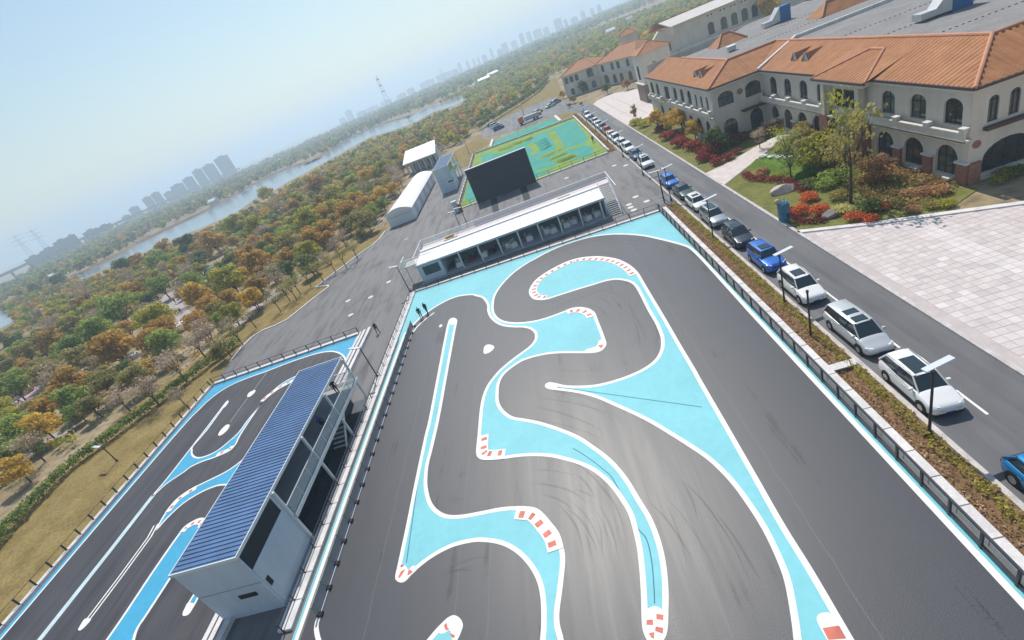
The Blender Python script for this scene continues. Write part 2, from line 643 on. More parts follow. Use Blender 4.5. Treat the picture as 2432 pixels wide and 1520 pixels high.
# perimeter area, centre island and long tail (one connected painted area)
path1 = [(-23.1, 2.0), (-23.1, 20), (-23.1, 40), (-23.05, 50)] + T('A', [(497, 885), (530, 850), (600, 775), (700, 700), (800, 645), (880, 617), (965, 608)]) + \
    T('T1', [(0, 620), (60, 637), (100, 680), (118, 725), (118, 770), (140, 830), (190, 885), (270, 925), (380, 940), (480, 942), (545, 955), (590, 985), (607, 1020), (600, 1070), (560, 1125), (490, 1180), (400, 1245), (300, 1325), (220, 1400), (140, 1500)]) + \
    T('T2', [(105, 262), (70, 350), (48, 450), (35, 560), (25, 680), (15, 800), (5, 920), (15, 970), (50, 1000), (120, 1008), (250, 1000), (420, 975), (600, 965), (760, 975), (900, 1005), (1050, 1050), (1180, 1110), (1290, 1190), (1390, 1290), (1470, 1400)]) + \
    T('T4', [(50, 215), (100, 380), (140, 560), (160, 720), (175, 900), (185, 1100), (190, 1300), (205, 1420), (255, 1530), (330, 1585), (405, 1530), (455, 1420), (465, 1200), (465, 1000), (450, 800), (415, 600), (365, 430), (290, 250), (205, 110)]) + \
    T('T2', [(1650, 1339), (1582, 1225), (1480, 1090), (1350, 960), (1200, 850), (1080, 770), (950, 710), (800, 655), (650, 610), (500, 580), (400, 565), (330, 530), (270, 470), (238, 400), (235, 320), (245, 220), (290, 130), (370, 60)]) + \
    T('T1', [(460, 1296), (520, 1270), (620, 1240), (750, 1215), (900, 1205), (1050, 1205), (1200, 1203), (1280, 1185), (1330, 1140), (1340, 1100), (1325, 1050), (1300, 980), (1260, 880), (1230, 800), (1200, 770), (1150, 745), (1070, 733), (990, 742), (900, 775), (780, 820), (650, 860), (520, 883), (400, 888), (300, 875), (230, 840), (190, 780), (185, 700), (200, 620), (245, 540), (310, 460), (400, 375), (520, 290), (620, 235), (720, 180), (850, 120), (950, 83), (1080, 42), (1200, 12), (1350, -8), (1500, -12), (1700, 2), (1850, 32), (2000, 68), (2130, 105), (2200, 140), (2300, 235), (2419, 365)])
pc = catmull(path1, 4)
pc += [(12.15, y) for y in (50, 45, 35, 25, 15, 2) if y < pc[-1][1] - 3]
print('end', pc[-8:])
sg1 = island('painted_area', pc, [(12.8, 2.0), (12.8, 62.85), (-23.85, 65.05), (-23.85, 52.6), (-23.6, 51), (-23.6, 2.0)], M_turq, TZ + 0.004)
kerb_run(pc, sg1, G('T2', 30, 780), G('T2', 270, 998), race, closed=False, step=0.8)
kerb_run(pc, sg1, G('T1', 920, 770), G('T1', 1225, 830), race, closed=False)
# right island with the long straight
path2 = T('T1', [(545, 580), (560, 530), (610, 460), (700, 390), (820, 320), (950, 260), (1080, 225), (1220, 212), (1350, 220), (1470, 245), (1580, 300), (1660, 370), (1700, 430), (1800, 600), (1950, 850), (2100, 1110), (2250, 1360)]) + T('T2', [(2300, 155), (2419, 360)]) + \
    T('D', [(310, 0), (500, 330), (700, 680), (900, 1000), (1100, 1340), (1200, 1512), (1330, 1740), (1200, 1860), (900, 1860), (790, 1700), (765, 1512), (745, 1350), (700, 1100), (640, 930), (540, 720), (420, 530), (300, 370), (150, 222)]) + \
    T('T2', [(2169, 860), (1980, 740), (1780, 620), (1600, 530), (1400, 440), (1250, 375), (1100, 330), (950, 303), (800, 285), (740, 275), (710, 252), (720, 222), (760, 208), (830, 218), (920, 238), (1050, 242), (1200, 235), (1350, 205), (1500, 160), (1650, 100), (1750, 45)]) + \
    T('T1', [(1810, 1296), (1860, 1240), (1895, 1160), (1900, 1080), (1890, 1020), (1840, 900), (1760, 760), (1680, 600), (1640, 530), (1600, 490), (1540, 465), (1440, 452), (1330, 468), (1200, 508), (1050, 552), (900, 600), (760, 645), (690, 662), (600, 655), (560, 620)])
pc2 = catmull(path2, 4, True)
sg2 = island('painted_area', pc2, [], M_turq, TZ + 0.004)
kerb_run(pc2, sg2, G('T1', 725, 655), G('T1', 1000, 245), race)
kerb_run(pc2, sg2, G('T1', 1000, 245), G('T1', 1670, 385), race)
# left long island
path3 = T('A', [(800, 800), (812, 780), (835, 770), (858, 778), (864, 800), (850, 870), (790, 1200), (740, 1480)]) + \
    T('B', [(690, 130), (660, 250), (650, 360), (655, 430), (680, 520), (730, 580), (800, 612), (900, 612), (1050, 585), (1180, 560), (1300, 552), (1420, 562), (1480, 600), (1550, 680), (1600, 750), (1630, 850), (1640, 950), (1620, 1150), (1600, 1300), (1602, 1400), (1630, 1512), (1650, 1700), (1560, 1800), (1450, 1700), (1460, 1512), (1468, 1400), (1465, 1230), (1440, 1100), (1380, 985), (1290, 890), (1180, 830), (1050, 808), (950, 815), (820, 850), (680, 925), (560, 1020), (500, 1085), (460, 1100), (432, 1088), (420, 1055), (440, 960), (500, 680), (560, 380), (630, 50)]) + T('A', [(660, 1500), (720, 1190), (780, 880)])
pc3 = catmull(path3, 4, True)
sg3 = island('painted_area', pc3, [], M_turq, TZ + 0.004)
kerb_run(pc3, sg3, G('B', 1290, 552), G('B', 1635, 860), race)
TIPS = True
# pill by the near edge, small tips and marks
path4 = T('T3', [(300, 1640), (405, 1512), (500, 1400), (600, 1300), (650, 1268), (695, 1260), (745, 1290), (775, 1350), (765, 1410), (720, 1512), (640, 1640), (460, 1760)])
pc4 = catmull(path4, 4, True)
sg4 = island('painted_area', pc4, [], M_turq, TZ + 0.004)


def patch(pts, m, z, name='white_mark', ground=race, h=0.0):
    MB().prism(catmull(pts, 4, True), z - 0.004, z + h).build(name, m, ground)


patch(T('T1', [(1262, 1082), (1300, 1062), (1325, 1075), (1337, 1105), (1325, 1145), (1280, 1183), (1200, 1200), (1130, 1195), (1132, 1168), (1225, 1140), (1252, 1110)]), M_white, TZ + 0.014)
MB().prism(T('T1', [(1252, 1122), (1312, 1118), (1288, 1160)]), TZ + 0.014, TZ + 0.022).build('kerb_block', M_red, race)
patch(T('T1', [(82, 1205), (88, 1140), (130, 1115), (188, 1135), (172, 1175), (120, 1206)]), M_white, TZ + 0.01)
patch(T('A', [(735, 838), (740, 822), (758, 820), (752, 835)]), M_white, TZ + 0.01)
patch(T('T3', [(85, 870), (125, 745), (165, 738), (195, 760), (215, 790), (262, 752), (305, 760), (305, 790), (235, 858), (180, 905), (130, 918), (95, 902)]), M_white, TZ + 0.014)
patch(T('T3', [(520, 1425), (590, 1312), (650, 1268), (695, 1260), (745, 1290), (773, 1350), (765, 1410), (705, 1505), (655, 1490), (645, 1415), (570, 1450)]), M_white, TZ + 0.014)
for q in ([(130, 760), (150, 735), (178, 745), (150, 768)], [(112, 865), (140, 810), (188, 785), (155, 840), (125, 882)], [(205, 850), (222, 785), (262, 812), (240, 835)], [(580, 1365), (612, 1335), (618, 1380), (638, 1408), (600, 1416)], [(640, 1440), (697, 1466), (685, 1492), (658, 1486)]):
    MB().prism(T('T3', q), TZ + 0.014, TZ + 0.022).build('kerb_block', M_red, race)
rb = MB()
ribbon(rb, catmull(T('A', [(537, 890), (575, 838), (632, 785), (700, 733)]), 4), -0.12, 0.12, TZ + 0.01, False, 1)
rb.build('white_line', M_white, race)
rb = MB()
ribbon(rb, catmull(T('L2', [(870, 1260), (838, 1320), (828, 1400), (850, 1512), (900, 1640)]), 4), -0.15, 0.15, TZ + 0.012, False, 1)
rb.build('white_line', M_white, race)
patch(T('T2', [(722, 250), (735, 222), (800, 218), (835, 240), (830, 272), (780, 276)]), M_white, TZ + 0.014)
patch(T('A', [(806, 800), (815, 780), (845, 776), (858, 790), (850, 815), (815, 820)]), M_white, TZ + 0.014)
tip = T('T4', [(205, 1300), (232, 1220), (280, 1178), (330, 1168), (380, 1185), (420, 1235), (455, 1320), (450, 1430), (400, 1530), (330, 1580), (260, 1530), (210, 1420)])
patch(tip, M_white, TZ + 0.014)
for q in ([(342, 1246), (414, 1256), (412, 1310), (342, 1298)], [(242, 1308), (305, 1306), (308, 1360), (240, 1358)], [(335, 1376), (412, 1390), (408, 1448), (328, 1420)], [(262, 1445), (318, 1432), (318, 1500), (290, 1490)]):
    MB().prism(T('T4', q), TZ + 0.014, TZ + 0.022).build('kerb_block', M_red, race)
patch(T('T4', [(1985, 1300), (2010, 1250), (2070, 1230), (2130, 1245), (2220, 1365), (2300, 1500), (2420, 1700), (2300, 1760), (2150, 1600), (2040, 1420)]), M_white, TZ + 0.014)
MB().prism(T('T4', [(2045, 1392), (2215, 1366), (2290, 1498), (2105, 1512)]), TZ + 0.014, TZ + 0.022).build('kerb_block', M_red, race)
# joints cut into the painted areas
M_joint = mat('joint', (0.05, 0.20, 0.28), rough=0.8)
for a, b in ((('T2', 840, 258), ('T2', 2320, 462)), (('B', 500, 960), ('B', 610, 180))):
    pa, pb = G(*a), G(*b)
    rb = MB()
    ribbon(rb, [pa, pb], -0.035, 0.035, TZ + 0.0065, False, 1)
    rb.build('joint', M_joint, race)
rb = MB()
ribbon(rb, catmull(T('T2', [(1000, 885), (1150, 980), (1300, 1095), (1420, 1220)]) + T('T4', [(130, 330), (240, 480), (295, 720), (318, 1000), (322, 1140)]), 5), -0.03, 0.03, TZ + 0.0065, False, 1)
rb.build('joint', M_joint, race)

# rubbed-in tyre arcs on the racing line; pale ones paint sheen as colour
M_tyre_sheen = mat('tyre mark with painted sheen', (0.24, 0.24, 0.25), rough=0.4, spec=0.5, alpha=0.07)  # lighter colour paints the asphalt sheen along the bends
M_tyre_d = mat('rubber tyre mark', (0.03, 0.03, 0.032), rough=0.6, spec=0.4, alpha=0.12)
rnd = random.Random(3)
zt = 0.0
for path, sg, lst in ((pc2, sg2, [('T2', 712, 225, 'T1', 1890, 1000), ('T1', 600, 655, 'T1', 1540, 465), ('T1', 1680, 600, 'T1', 1860, 1240), ('D', 745, 1350, 'D', 150, 222), ('T1', 620, 455, 'T1', 1470, 245)]),
                      (pc3, sg3, [('B', 1300, 552, 'B', 1640, 950), ('B', 900, 612, 'B', 655, 430), ('B', 1290, 890, 'B', 680, 925)]),
                      (pc, sg1, [('T2', 460, 575, 'T2', 1350, 960), ('T1', 620, 1240, 'T2', 240, 300), ('T1', 1070, 733, 'T1', 1340, 1100), ('T2', 600, 965, 'T2', 1390, 1290)])):
    for c1, x1, y1, c2, x2, y2 in lst:
        ia, ib = nearest(path, G(c1, x1, y1)), nearest(path, G(c2, x2, y2))
        if ia > ib:
            ia, ib = ib, ia
        if ib - ia > len(path) / 2:
            continue
        for k in range(13):
            a = rnd.randint(ia, max(ia, ib - 6))
            b = min(ib, a + rnd.randint(12, 34))
            seg = path[a:b + 1]
            if len(seg) < 3:
                continue
            nn = normals(path, True, sg)[a:b + 1]
            off = -rnd.uniform(0.5, 4.6)
            dr = rnd.uniform(-0.9, 0.9)
            m = len(seg)
            seg2 = [(p[0] + q[0] * (off + dr * i / m), p[1] + q[1] * (off + dr * i / m)) for i, (p, q) in enumerate(zip(seg, nn))]
            if any((seg[i + 1][0] - seg[i][0]) * (seg2[i + 1][0] - seg2[i][0]) + (seg[i + 1][1] - seg[i][1]) * (seg2[i + 1][1] - seg2[i][1]) < 0.3 * math.dist(seg[i], seg[i + 1]) ** 2 for i in range(m - 1)):
                continue
            lightm = rnd.random() < 0.6
            w = rnd.uniform(0.08, 0.4) if lightm else rnd.uniform(0.03, 0.09)
            zt += 0.00002
            rb = MB()
            n2 = normals(seg2, False, 1)
            tp = [w * math.sin(math.pi * (i + .02) / (m - .96)) for i in range(m)]
            for i in range(m - 1):
                q = [(seg2[i][0] - n2[i][0] * tp[i], seg2[i][1] - n2[i][1] * tp[i]), (seg2[i + 1][0] - n2[i + 1][0] * tp[i + 1], seg2[i + 1][1] - n2[i + 1][1] * tp[i + 1]), (seg2[i + 1][0] + n2[i + 1][0] * tp[i + 1], seg2[i + 1][1] + n2[i + 1][1] * tp[i + 1]), (seg2[i][0] + n2[i][0] * tp[i], seg2[i][1] + n2[i][1] * tp[i])]
                if area2(q) < 0:
                    q = q[::-1]
                rb.add([(x, y, TZ + 0.0008 + zt) for x, y in q], [(0, 1, 2, 3)])
            rb.build('tyre_and_sheen_mark', M_tyre_sheen if lightm else M_tyre_d, race)

# straight paving seams of the asphalt
M_seam = mat('paving seam', (0.22, 0.22, 0.235), rough=0.45, spec=0.5, alpha=0.35)
for k, (x, ya, yb) in enumerate(((G('T4', 850, 800)[0], 8, 44), (G('B', 1110, 460)[0], 8, 60), (G('A', 1640, 1200)[0], 30, 62), (6.9, 6, 60), (-12.6, 8, 56), (-18.4, 8, 58))):
    sm = MB()
    pts_s = [(x + .05 * math.sin(y * 1.7 + k), y) for y in [ya + (yb - ya) * i / 40 for i in range(41)]]
    ribbon(sm, pts_s, -.035, .035, TZ + 0.0006, False, 1)
    sm.build('seam', M_seam, race)
# --- small race track on the left
t2poly = [(-54.7, 2.0), (-54.7, 57.1), (-31.0, 57.1), (-30.6, 52), (-30.6, 44), (-25.3, 42), (-25.3, 19), (-28, 18.2), (-28, 2.0)]
t2poly = [(-54.7, 2.0), (-54.7, 57.1), (-31.0, 57.1), (-30.8, 41.2), (-30.8, 2.0)]
race2 = struct(MB().sheet(t2poly, TZ).build('small_race_track', M_track2))
pa = [(-53.9, 2.0), (-53.9, 20), (-53.9, 40)] + T('S1', [(200, 1040), (300, 940), (400, 840), (500, 760), (600, 695), (700, 645), (850, 585), (1000, 533), (1200, 455), (1400, 385), (1560, 340), (1680, 328), (1760, 352), (1800, 392), (1815, 445)])
pac = catmull(pa, 4)
island('painted_area', pac, [(-31.1, 48), (-31.1, 57.0), (-54.6, 57.0), (-54.6, 2.0)], M_blue, TZ + 0.004, lw=0.22, ground=race2)
pb = T('E', [(1090, 478), (1200, 348), (1370, 130)]) + T('S1', [(400, 1090), (590, 840), (612, 830), (618, 845), (575, 890), (400, 1130), (262, 1290), (250, 1335), (252, 1375), (292, 1405), (360, 1400), (480, 1350), (600, 1260), (720, 1150), (800, 1040), (900, 920), (980, 820), (1050, 745), (1150, 660), (1250, 600), (1340, 562), (1420, 540), (1440, 580), (1310, 625), (1230, 660), (1120, 720), (1000, 815), (940, 885), (830, 1045), (740, 1185), (690, 1285), (620, 1352), (480, 1412), (350, 1455)]) + T('E', [(1370, 272), (1320, 310), (1200, 390), (1120, 462)])
M_pale = mat('pale blue line', (0.50, 0.62, 0.66), rough=0.6, noise=0.1, nscale=1)
rb = MB()
ribbon(rb, T('L1', [(260, 1700), (405, 1512), (735, 1095), (1135, 590), (1450, 185)]) + T('E', [(1105, 468)]), -0.3, 0.3, TZ + 0.008, False, 1)
rb.build('pale_line', M_pale, race2)
pbc = catmull(pb, 3, True)
sgb = island('painted_area', pbc, [], M_blue, TZ + 0.004, lw=0.2, ground=race2)
kerb_run(pbc, sgb, G('S1', 1400, 590), G('S1', 985, 835), race2, width=0.7, inner=0.2)
kerb_run(pbc, sgb, G('S1', 690, 1285), G('S1', 480, 1412), race2, width=0.7, inner=0.2)
pcx = T('E', [(1120, 715), (1170, 625), (1215, 560), (1280, 490), (1380, 422), (1500, 362), (1620, 302), (1700, 248), (1780, 185), (1850, 150), (1860, 260), (1750, 370), (1640, 400), (1560, 408), (1450, 452), (1320, 532), (1200, 642), (1135, 715)])
for dx in (-0.28, 0.12):
    rb = MB()
    ribbon(rb, T('L1', [(820, 1400), (905, 1300), (1230, 870), (1530, 460), (1600, 330)]), dx - 0.02, dx + 0.14, TZ + 0.008, False, 1)
    rb.build('white_line', M_white, race2)
pccx = catmull(pcx, 3, True)
sgc = island('painted_area', pccx, [], M_blue, TZ + 0.004, lw=0.2, ground=race2)
kerb_run(pccx, sgc, G('E', 1185, 600), G('E', 1420, 402), race2, width=0.7, inner=0.2)
pd = T('E', [(640, 1680), (760, 1512), (900, 1310), (1100, 1010), (1290, 740), (1350, 680), (1420, 642), (1465, 636), (1485, 655), (1440, 735), (1260, 1020), (1060, 1330), (1000, 1420), (970, 1512), (940, 1680)])
pdc = catmull(pd, 3, True)
sgd = island('painted_area', pdc, [], M_blue, TZ + 0.004, lw=0.24, ground=race2)
kerb_run(pdc, sgd, G('E', 1300, 730), G('E', 1470, 690), race2, width=0.7, inner=0.2, step=0.8)
pe = T('E', [(1312, 1332), (1330, 1280), (1420, 1140), (1448, 1150), (1440, 1185), (1370, 1312), (1335, 1338)])
island('painted_area', catmull(pe, 3, True), [], M_blue, TZ + 0.004, lw=0.18, ground=race2)
patch(T('E', [(1312, 1332), (1330, 1280), (1352, 1245), (1395, 1255), (1370, 1312), (1335, 1338)]), M_white, TZ + 0.014, ground=race2)
patch(T('L1', [(805, 1405), (850, 1320), (885, 1290), (935, 1300), (880, 1370), (830, 1412)]), M_white, TZ + 0.014, ground=race2)
patch(T('S1', [(808, 785), (830, 745), (890, 718), (885, 745), (840, 785)]), M_white, TZ + 0.014, ground=race2)
patch(T('S1', [(512, 1185), (530, 1140), (590, 1080), (630, 1078), (605, 1130), (550, 1178)]), M_white, TZ + 0.014, ground=race2)
patch(T('S1', [(540, 905), (600, 835), (618, 838), (590, 885), (560, 905)]), M_white, TZ + 0.014, ground=race2)
M_drain = mat('drain channel', (0.30, 0.29, 0.30), rough=0.7)
rb = MB()
ribbon(rb, T('S1', [(1010, 540), (820, 790), (632, 1048)]), -0.07, 0.07, TZ + 0.01, False, 1)
rb.build('drain_channel', M_drain, race2)

# --- street with kerbs, parking bays
street = [(15.5, -10), (21.3, -10), (21.3, 160), (21.0, 176), (16.5, 200), (14, 235), (-2, 235), (-20, 230), (-19, 196), (-8, 184), (8, 180.5), (13, 176), (15.5, 168)]
street_ob = struct(MB().sheet(street, 0.004).build('street', M_street))
kb = MB()
kb.box(15.2, 15.5, -10, 64.0, -0.02, 0.14)
kb.box(15.26, 15.5, 64.0, 166, -0.02, 0.14)
kb.build('kerb', M_stone, street_ob)
kb = MB()
kb.box(21.3, 21.62, -10, 172, -0.02, 0.14)
kb.build('kerb', M_stone, street_ob)
for k in range(24):
    y0 = 19.7 + 6.6 * k - 6.6 * 2
    bx = MB().box(18.02, 18.16, y0, y0 + 2.1, 0.004, 0.009)
    bx.build('bay_line', M_white, street_ob)

# planting strip between the fence and the street
strip = struct(MB().box(13.55, 15.2, -10, 64.3, -0.02, 0.06).build('planting_strip', M_soil))
strip2 = struct(MB().box(13.75, 15.2, 103.5, 166, -0.02, 0.05).build('verge_strip', M_lawn))
# lawns by the villa
struct(MB().sheet([(21.62, 45.7), (21.62, 64.0), (30.2, 70.8), (33, 73.5), (35.6, 73), (35.6, 44), (35.6, 42.6), (31.2, 40.6), (27, 42.6)], 0.03).build('garden_lawn', M_green_lawn))
struct(MB().sheet([(21.62, 71.4), (21.62, 122), (27.9, 122), (27.9, 82), (35.6, 82), (35.6, 76.5), (30, 74.6), (28.3, 73.8), (25.4, 72.4)], 0.03).build('verge_lawn', M_green_lawn))
M_path = mat('pale paving', (0.60, 0.53, 0.50), rough=0.85, spec=0.2, noise=0.12, nscale=1.2, speck=0.08)
path_poly = [(21.5, 64.2), (21.5, 71.2), (25.4, 72.3), (28.3, 73.7), (30.0, 74.6), (35.5, 76.4), (35.5, 73.2), (33, 73.4), (30.2, 70.9)]
struct(MB().sheet(path_poly, 0.034).build('garden_path', M_path))

# plaza with paving stones
M_grout = mat('paving joint', (0.50, 0.44, 0.425), rough=0.9, noise=0.1, nscale=1)
tiles = [mat('paving stone pale', (0.60, 0.535, 0.515), rough=0.8, spec=0.25, noise=0.09, nscale=1.4, objrand=0.08), mat('paving stone rose', (0.57, 0.50, 0.485), rough=0.8, spec=0.25, noise=0.09, nscale=1.4, objrand=0.08), mat('paving stone white', (0.65, 0.59, 0.575), rough=0.8, spec=0.25, noise=0.08, nscale=1.4, objrand=0.06)]
plaza_poly = [(21.62, -10), (21.62, 45.55), (27, 42.4), (31.2, 40.4), (35.6, 38.2), (44, 33.5), (44, -10)]
plaza = struct(MB().sheet(plaza_poly, 0.02).build('plaza', M_grout))
tm = MB().box(-0.306, 0.306, -0.306, 0.306, 0.0, 0.016).mesh('paving_stone', tiles[0])
cells = []
S0 = 0.64
rt = random.Random(5)
for i in range(35):
    for j in range(88):
        x = 22.35 + (i + 0.5) * S0
        y = -9 + (j + 0.5) * S0
        if all(inside((x + a, y + b), plaza_poly) for a in (-.34, .34) for b in (-.34, .34)):
            kind = 2 if i in (9, 10) else (1 if (i // 2 + j // 2) % 2 else 0)
            if rt.random() < 0.06:
                kind = 2
            cells.append((x, y, kind, in_view(x, y, 0, 30)))
vis = sorted([c for c in cells if c[3]], key=lambda c: depth(c[0], c[1]))
for k, (x, y, kind, _) in enumerate(vis[:300]):
    o = link_mesh('paving_stone', tm, plaza)
    o.material_slots[0].link = 'OBJECT'
    o.material_slots[0].material = tiles[kind]
    o.location = (x, y, 0.02 + rt.uniform(-0.003, 0.003))
rest = MB()
for (x, y, kind, _) in vis[300:]:
    rest.box(x - .306, x + .306, y - .306, y + .306, 0.02, 0.036, kind)
if rest.f:
    o = rest.build('paving_stones', tiles, plaza)
    o['kind'] = 'stuff'
edge = MB()
pe_ = [(21.62, 45.75), (27, 42.6), (31.2, 40.6), (35.6, 38.4), (44, 33.7)]
ribbon(edge, pe_, -0.55, 0.0, 0.14, False, 1, z0=0.0)
edge.build('kerb', M_conc, plaza)
# forecourt far along the street, pale paving
fore_poly = [(21.62, 122.4), (21.62, 172), (23.2, 176), (29.3, 178.5), (36, 166), (36, 122.4)]
fore = struct(MB().sheet(fore_poly, 0.02).build('forecourt', M_path))
for q in (((24.2, 124, 24.5, 170)), ((27.5, 124, 27.8, 172)), ((22, 138, 33, 138.5)), ((22, 152, 34, 152.4))):
    MB().box(q[0], q[2], q[1], q[3], 0.02, 0.026).build('paving_band', M_grout, fore)
# dirt lawns far behind the court
struct(MB().sheet([(-17, 228), (-2, 236), (13, 236), (16, 214), (19.5, 257), (24, 330), (6, 292), (-12, 250)], 0.012).build('far_lawn', M_lawn))
struct(MB().sheet([(-40, 150), (-28.2, 152.2), (-20.8, 150.2), (-20.8, 168), (-14, 179), (-19, 196), (-24, 200), (-34, 178)], 0.006).build('side_lawn', M_lawn))
struct(MB().sheet([(5, 178.5), (13.2, 176.2), (15.2, 168), (15.2, 164), (10, 164.2), (9, 172)], 0.006).build('corner_bed', M_lawn))
M_parkpath = mat('park path', (0.40, 0.34, 0.34), rough=0.9, noise=0.12, nscale=0.8)
struct(MB().sheet(T('F', [(1110, 660), (1270, 540), (1450, 440), (1470, 460), (1330, 560), (1290, 620), (1330, 700), (1400, 740), (1300, 830), (1250, 760), (1180, 690)]), 0.0).build('park_path', M_parkpath))
struct(MB().sheet(T('F', [(0, 1430), (200, 1290), (420, 1180), (620, 1060), (660, 1085), (440, 1210), (250, 1330), (0, 1480)]), 0.0).build('park_path', mat('pink path', (0.46, 0.33, 0.37), rough=0.9, noise=0.12, nscale=0.8)))
struct(MB().sheet(T('F', [(1650, 830), (1920, 600), (2150, 450), (2170, 470), (1960, 630), (1700, 850)]), 0.0).build('park_path', M_parkpath))
struct(MB().sheet(T('N', [(100, 530), (400, 410), (550, 335), (560, 390), (430, 440), (140, 555)]), 0.0).build('park_terrace', mat('terrace paving', (0.42, 0.29, 0.25), rough=0.9, noise=0.1, nscale=0.6)))
struct(MB().sheet(T('E', [(70, 240), (260, 110), (440, 0), (520, -40), (560, -20), (420, 60), (240, 170), (110, 265)]), 0.0).build('park_path', M_parkpath))
struct(MB().sheet(T('F', [(0, 1000), (200, 890), (420, 800), (450, 850), (300, 960), (150, 1060), (0, 1110)]), 0.0).build('meadow', M_green_lawn))
# ================================================================ fences, stand, pit building, screen, sheds, court
M_wallw = mat('white render', (0.55, 0.62, 0.70), rough=0.8, spec=0.2, noise=0.09, nscale=0.5, stretch=(1, 1, .3))
M_panelw = mat('white sheet metal', (0.74, 0.75, 0.76), rough=0.45, spec=0.4, noise=0.04, nscale=0.4)
M_glass_dark = mat('dark glass', (0.02, 0.03, 0.04), rough=0.12, spec=0.6)
M_glass = mat('clear glass', (0.75, 0.82, 0.84), rough=0.1, spec=0.5, alpha=0.28)
M_frost = mat('frosted rail panel', (0.72, 0.69, 0.70), rough=0.5, spec=0.3, alpha=0.85)
M_blueroof = mat('blue roof sheet', (0.085, 0.17, 0.33), rough=0.6, spec=0.4, noise=0.15, nscale=0.6)
M_steelw = mat('white steel', (0.70, 0.73, 0.74), rough=0.5, spec=0.4)
M_floor = mat('deck floor', (0.36, 0.37, 0.38), rough=0.7, noise=0.1, nscale=0.7)
M_pitfl = mat('pit floor', (0.40, 0.42, 0.46), rough=0.5, spec=0.4, noise=0.1, nscale=0.5)
M_blackfl = mat('dark floor', (0.05, 0.065, 0.085), rough=0.5, spec=0.4, noise=0.2, nscale=0.5)
M_greyp = mat('grey barrier panel', (0.30, 0.31, 0.31), rough=0.7, noise=0.1, nscale=0.8)
M_black = mat('black plastic', (0.015, 0.015, 0.017), rough=0.5)


def post_fence(name, label, a, b, step, h=1.1, rails=(1.08, 0.12), post_w=0.09, rail_w=0.06, m=None, base=None, base_w=0.4, base_off=0.0, foot=0.0, group=None, topw=None, z0=0.0):
    """fence of square posts and rails from a to b, on single base blocks"""
    m = m or M_dark
    L = math.dist(a, b)
    n = max(1, round(L / step))
    root = thing(name, label, 'fence', (a[0], a[1], 0), group=group)
    d = Vector((b[0] - a[0], b[1] - a[1], 0)) / n
    u = d.normalized()
    s = Vector((-u.y, u.x, 0))
    A = Vector((a[0], a[1], 0))
    pm = None
    if pm is None:
        mb = MB()
        e = [(-post_w / 2, -post_w / 2), (post_w / 2, -post_w / 2), (post_w / 2, post_w / 2), (-post_w / 2, post_w / 2)]
        mb.prism(e, z0, h)
        if foot:
            mb.box(-foot, foot, -post_w * .8, post_w * .8, z0, z0 + 0.05)
        pm = mb.mesh('post', m)
    for i in range(n + 1):
        p = A + d * i - A
        o = link_mesh('post', pm, root)
        o.location = p
        o.rotation_euler = (0, 0, math.atan2(u.y, u.x))
    for k, z in enumerate(rails):
        w = (topw or rail_w) if k == 0 else rail_w
        MB().beam(A + Vector((0, 0, z)), A + d * n + Vector((0, 0, z)), w, rail_w).build('rail', m, root)
    if base:
        bz0, bz1 = base
        blk = MB()
        off = s * base_off
        p0, p1 = d * 0.02, d * 0.98
        c = [p0 + off - s * base_w / 2, p1 + off - s * base_w / 2, p1 + off + s * base_w / 2, p0 + off + s * base_w / 2]
        blk.hexa([(q.x, q.y, bz0) for q in c] + [(q.x, q.y, bz1) for q in c])
        bm_ = blk.mesh('base_block', M_conc)
        for i in range(n):
            o = link_mesh('base_block', bm_, root)
            o.location = d * i
    return root


post_fence('track_fence', 'dark steel rail fence on white wall along the track beside the parked cars', (12.63, 1.2), (12.63, 63.0), 1.7, h=1.15, rails=(1.12, 0.22), post_w=0.11, rail_w=0.10, base=(0.0, 0.46), base_w=0.55, base_off=-0.6)
post_fence('track_fence', 'thin dark rail fence on pale kerb between the track and the pit building', (-23.9, 65.5), (12.6, 63.25), 1.95, h=1.1, rails=(1.07, 0.5, 0.1), post_w=0.07, rail_w=0.045, base=(0.0, 0.14), base_w=0.45, base_off=0.1)
post_fence('track_fence', 'thin rail fence on white kerb along the walkway left of the main track', (-24.35, 17.0), (-24.35, 65.3), 1.9, h=0.9, rails=(0.88, 0.45), post_w=0.06, rail_w=0.045, base=(0.0, 0.22), base_w=1.0, base_off=-0.05)
post_fence('track_fence', 'dark post fence on white kerb along the dry lawn beside the small track', (-55.2, 2.5), (-55.2, 57.0), 1.75, h=1.0, rails=(0.97, 0.15), post_w=0.12, rail_w=0.035, base=(0.0, 0.2), base_w=0.5, base_off=0.0, foot=0.3)
post_fence('track_fence', 'dark post fence on white kerb across the far end of the small track', (-54.9, 57.4), (-31.0, 57.4), 2.0, h=1.1, rails=(1.07, 0.55), post_w=0.10, rail_w=0.05, base=(0.0, 0.2), base_w=0.55, base_off=0.1)
bar = thing('barrier', 'low grey barrier with black feet along the pit lane of the main track', 'barrier', (-22.15, 17.6, 0))
L = 36.2
nb_ = 21
foot = MB().box(-0.1, 0.3, -0.14, 0.14, 0, 0.16).mesh('foot', M_black)
pst = MB().box(-0.06, 0.06, -0.05, 0.05, 0, 0.97).mesh('post', M_greyp)
for i in range(nb_ + 1):
    y = L * i / nb_
    o = link_mesh('foot', foot, bar)
    o.location = (0.05, y, 0.003)
    o = link_mesh('post', pst, bar)
    o.location = (0, y, 0)
pan = MB().box(-0.03, 0.03, 0.06, L / nb_ - 0.06, 0.14, 0.92).mesh('panel', M_greyp)
for i in range(nb_):
    o = link_mesh('panel', pan, bar)
    o.location = (0, L * i / nb_, 0)
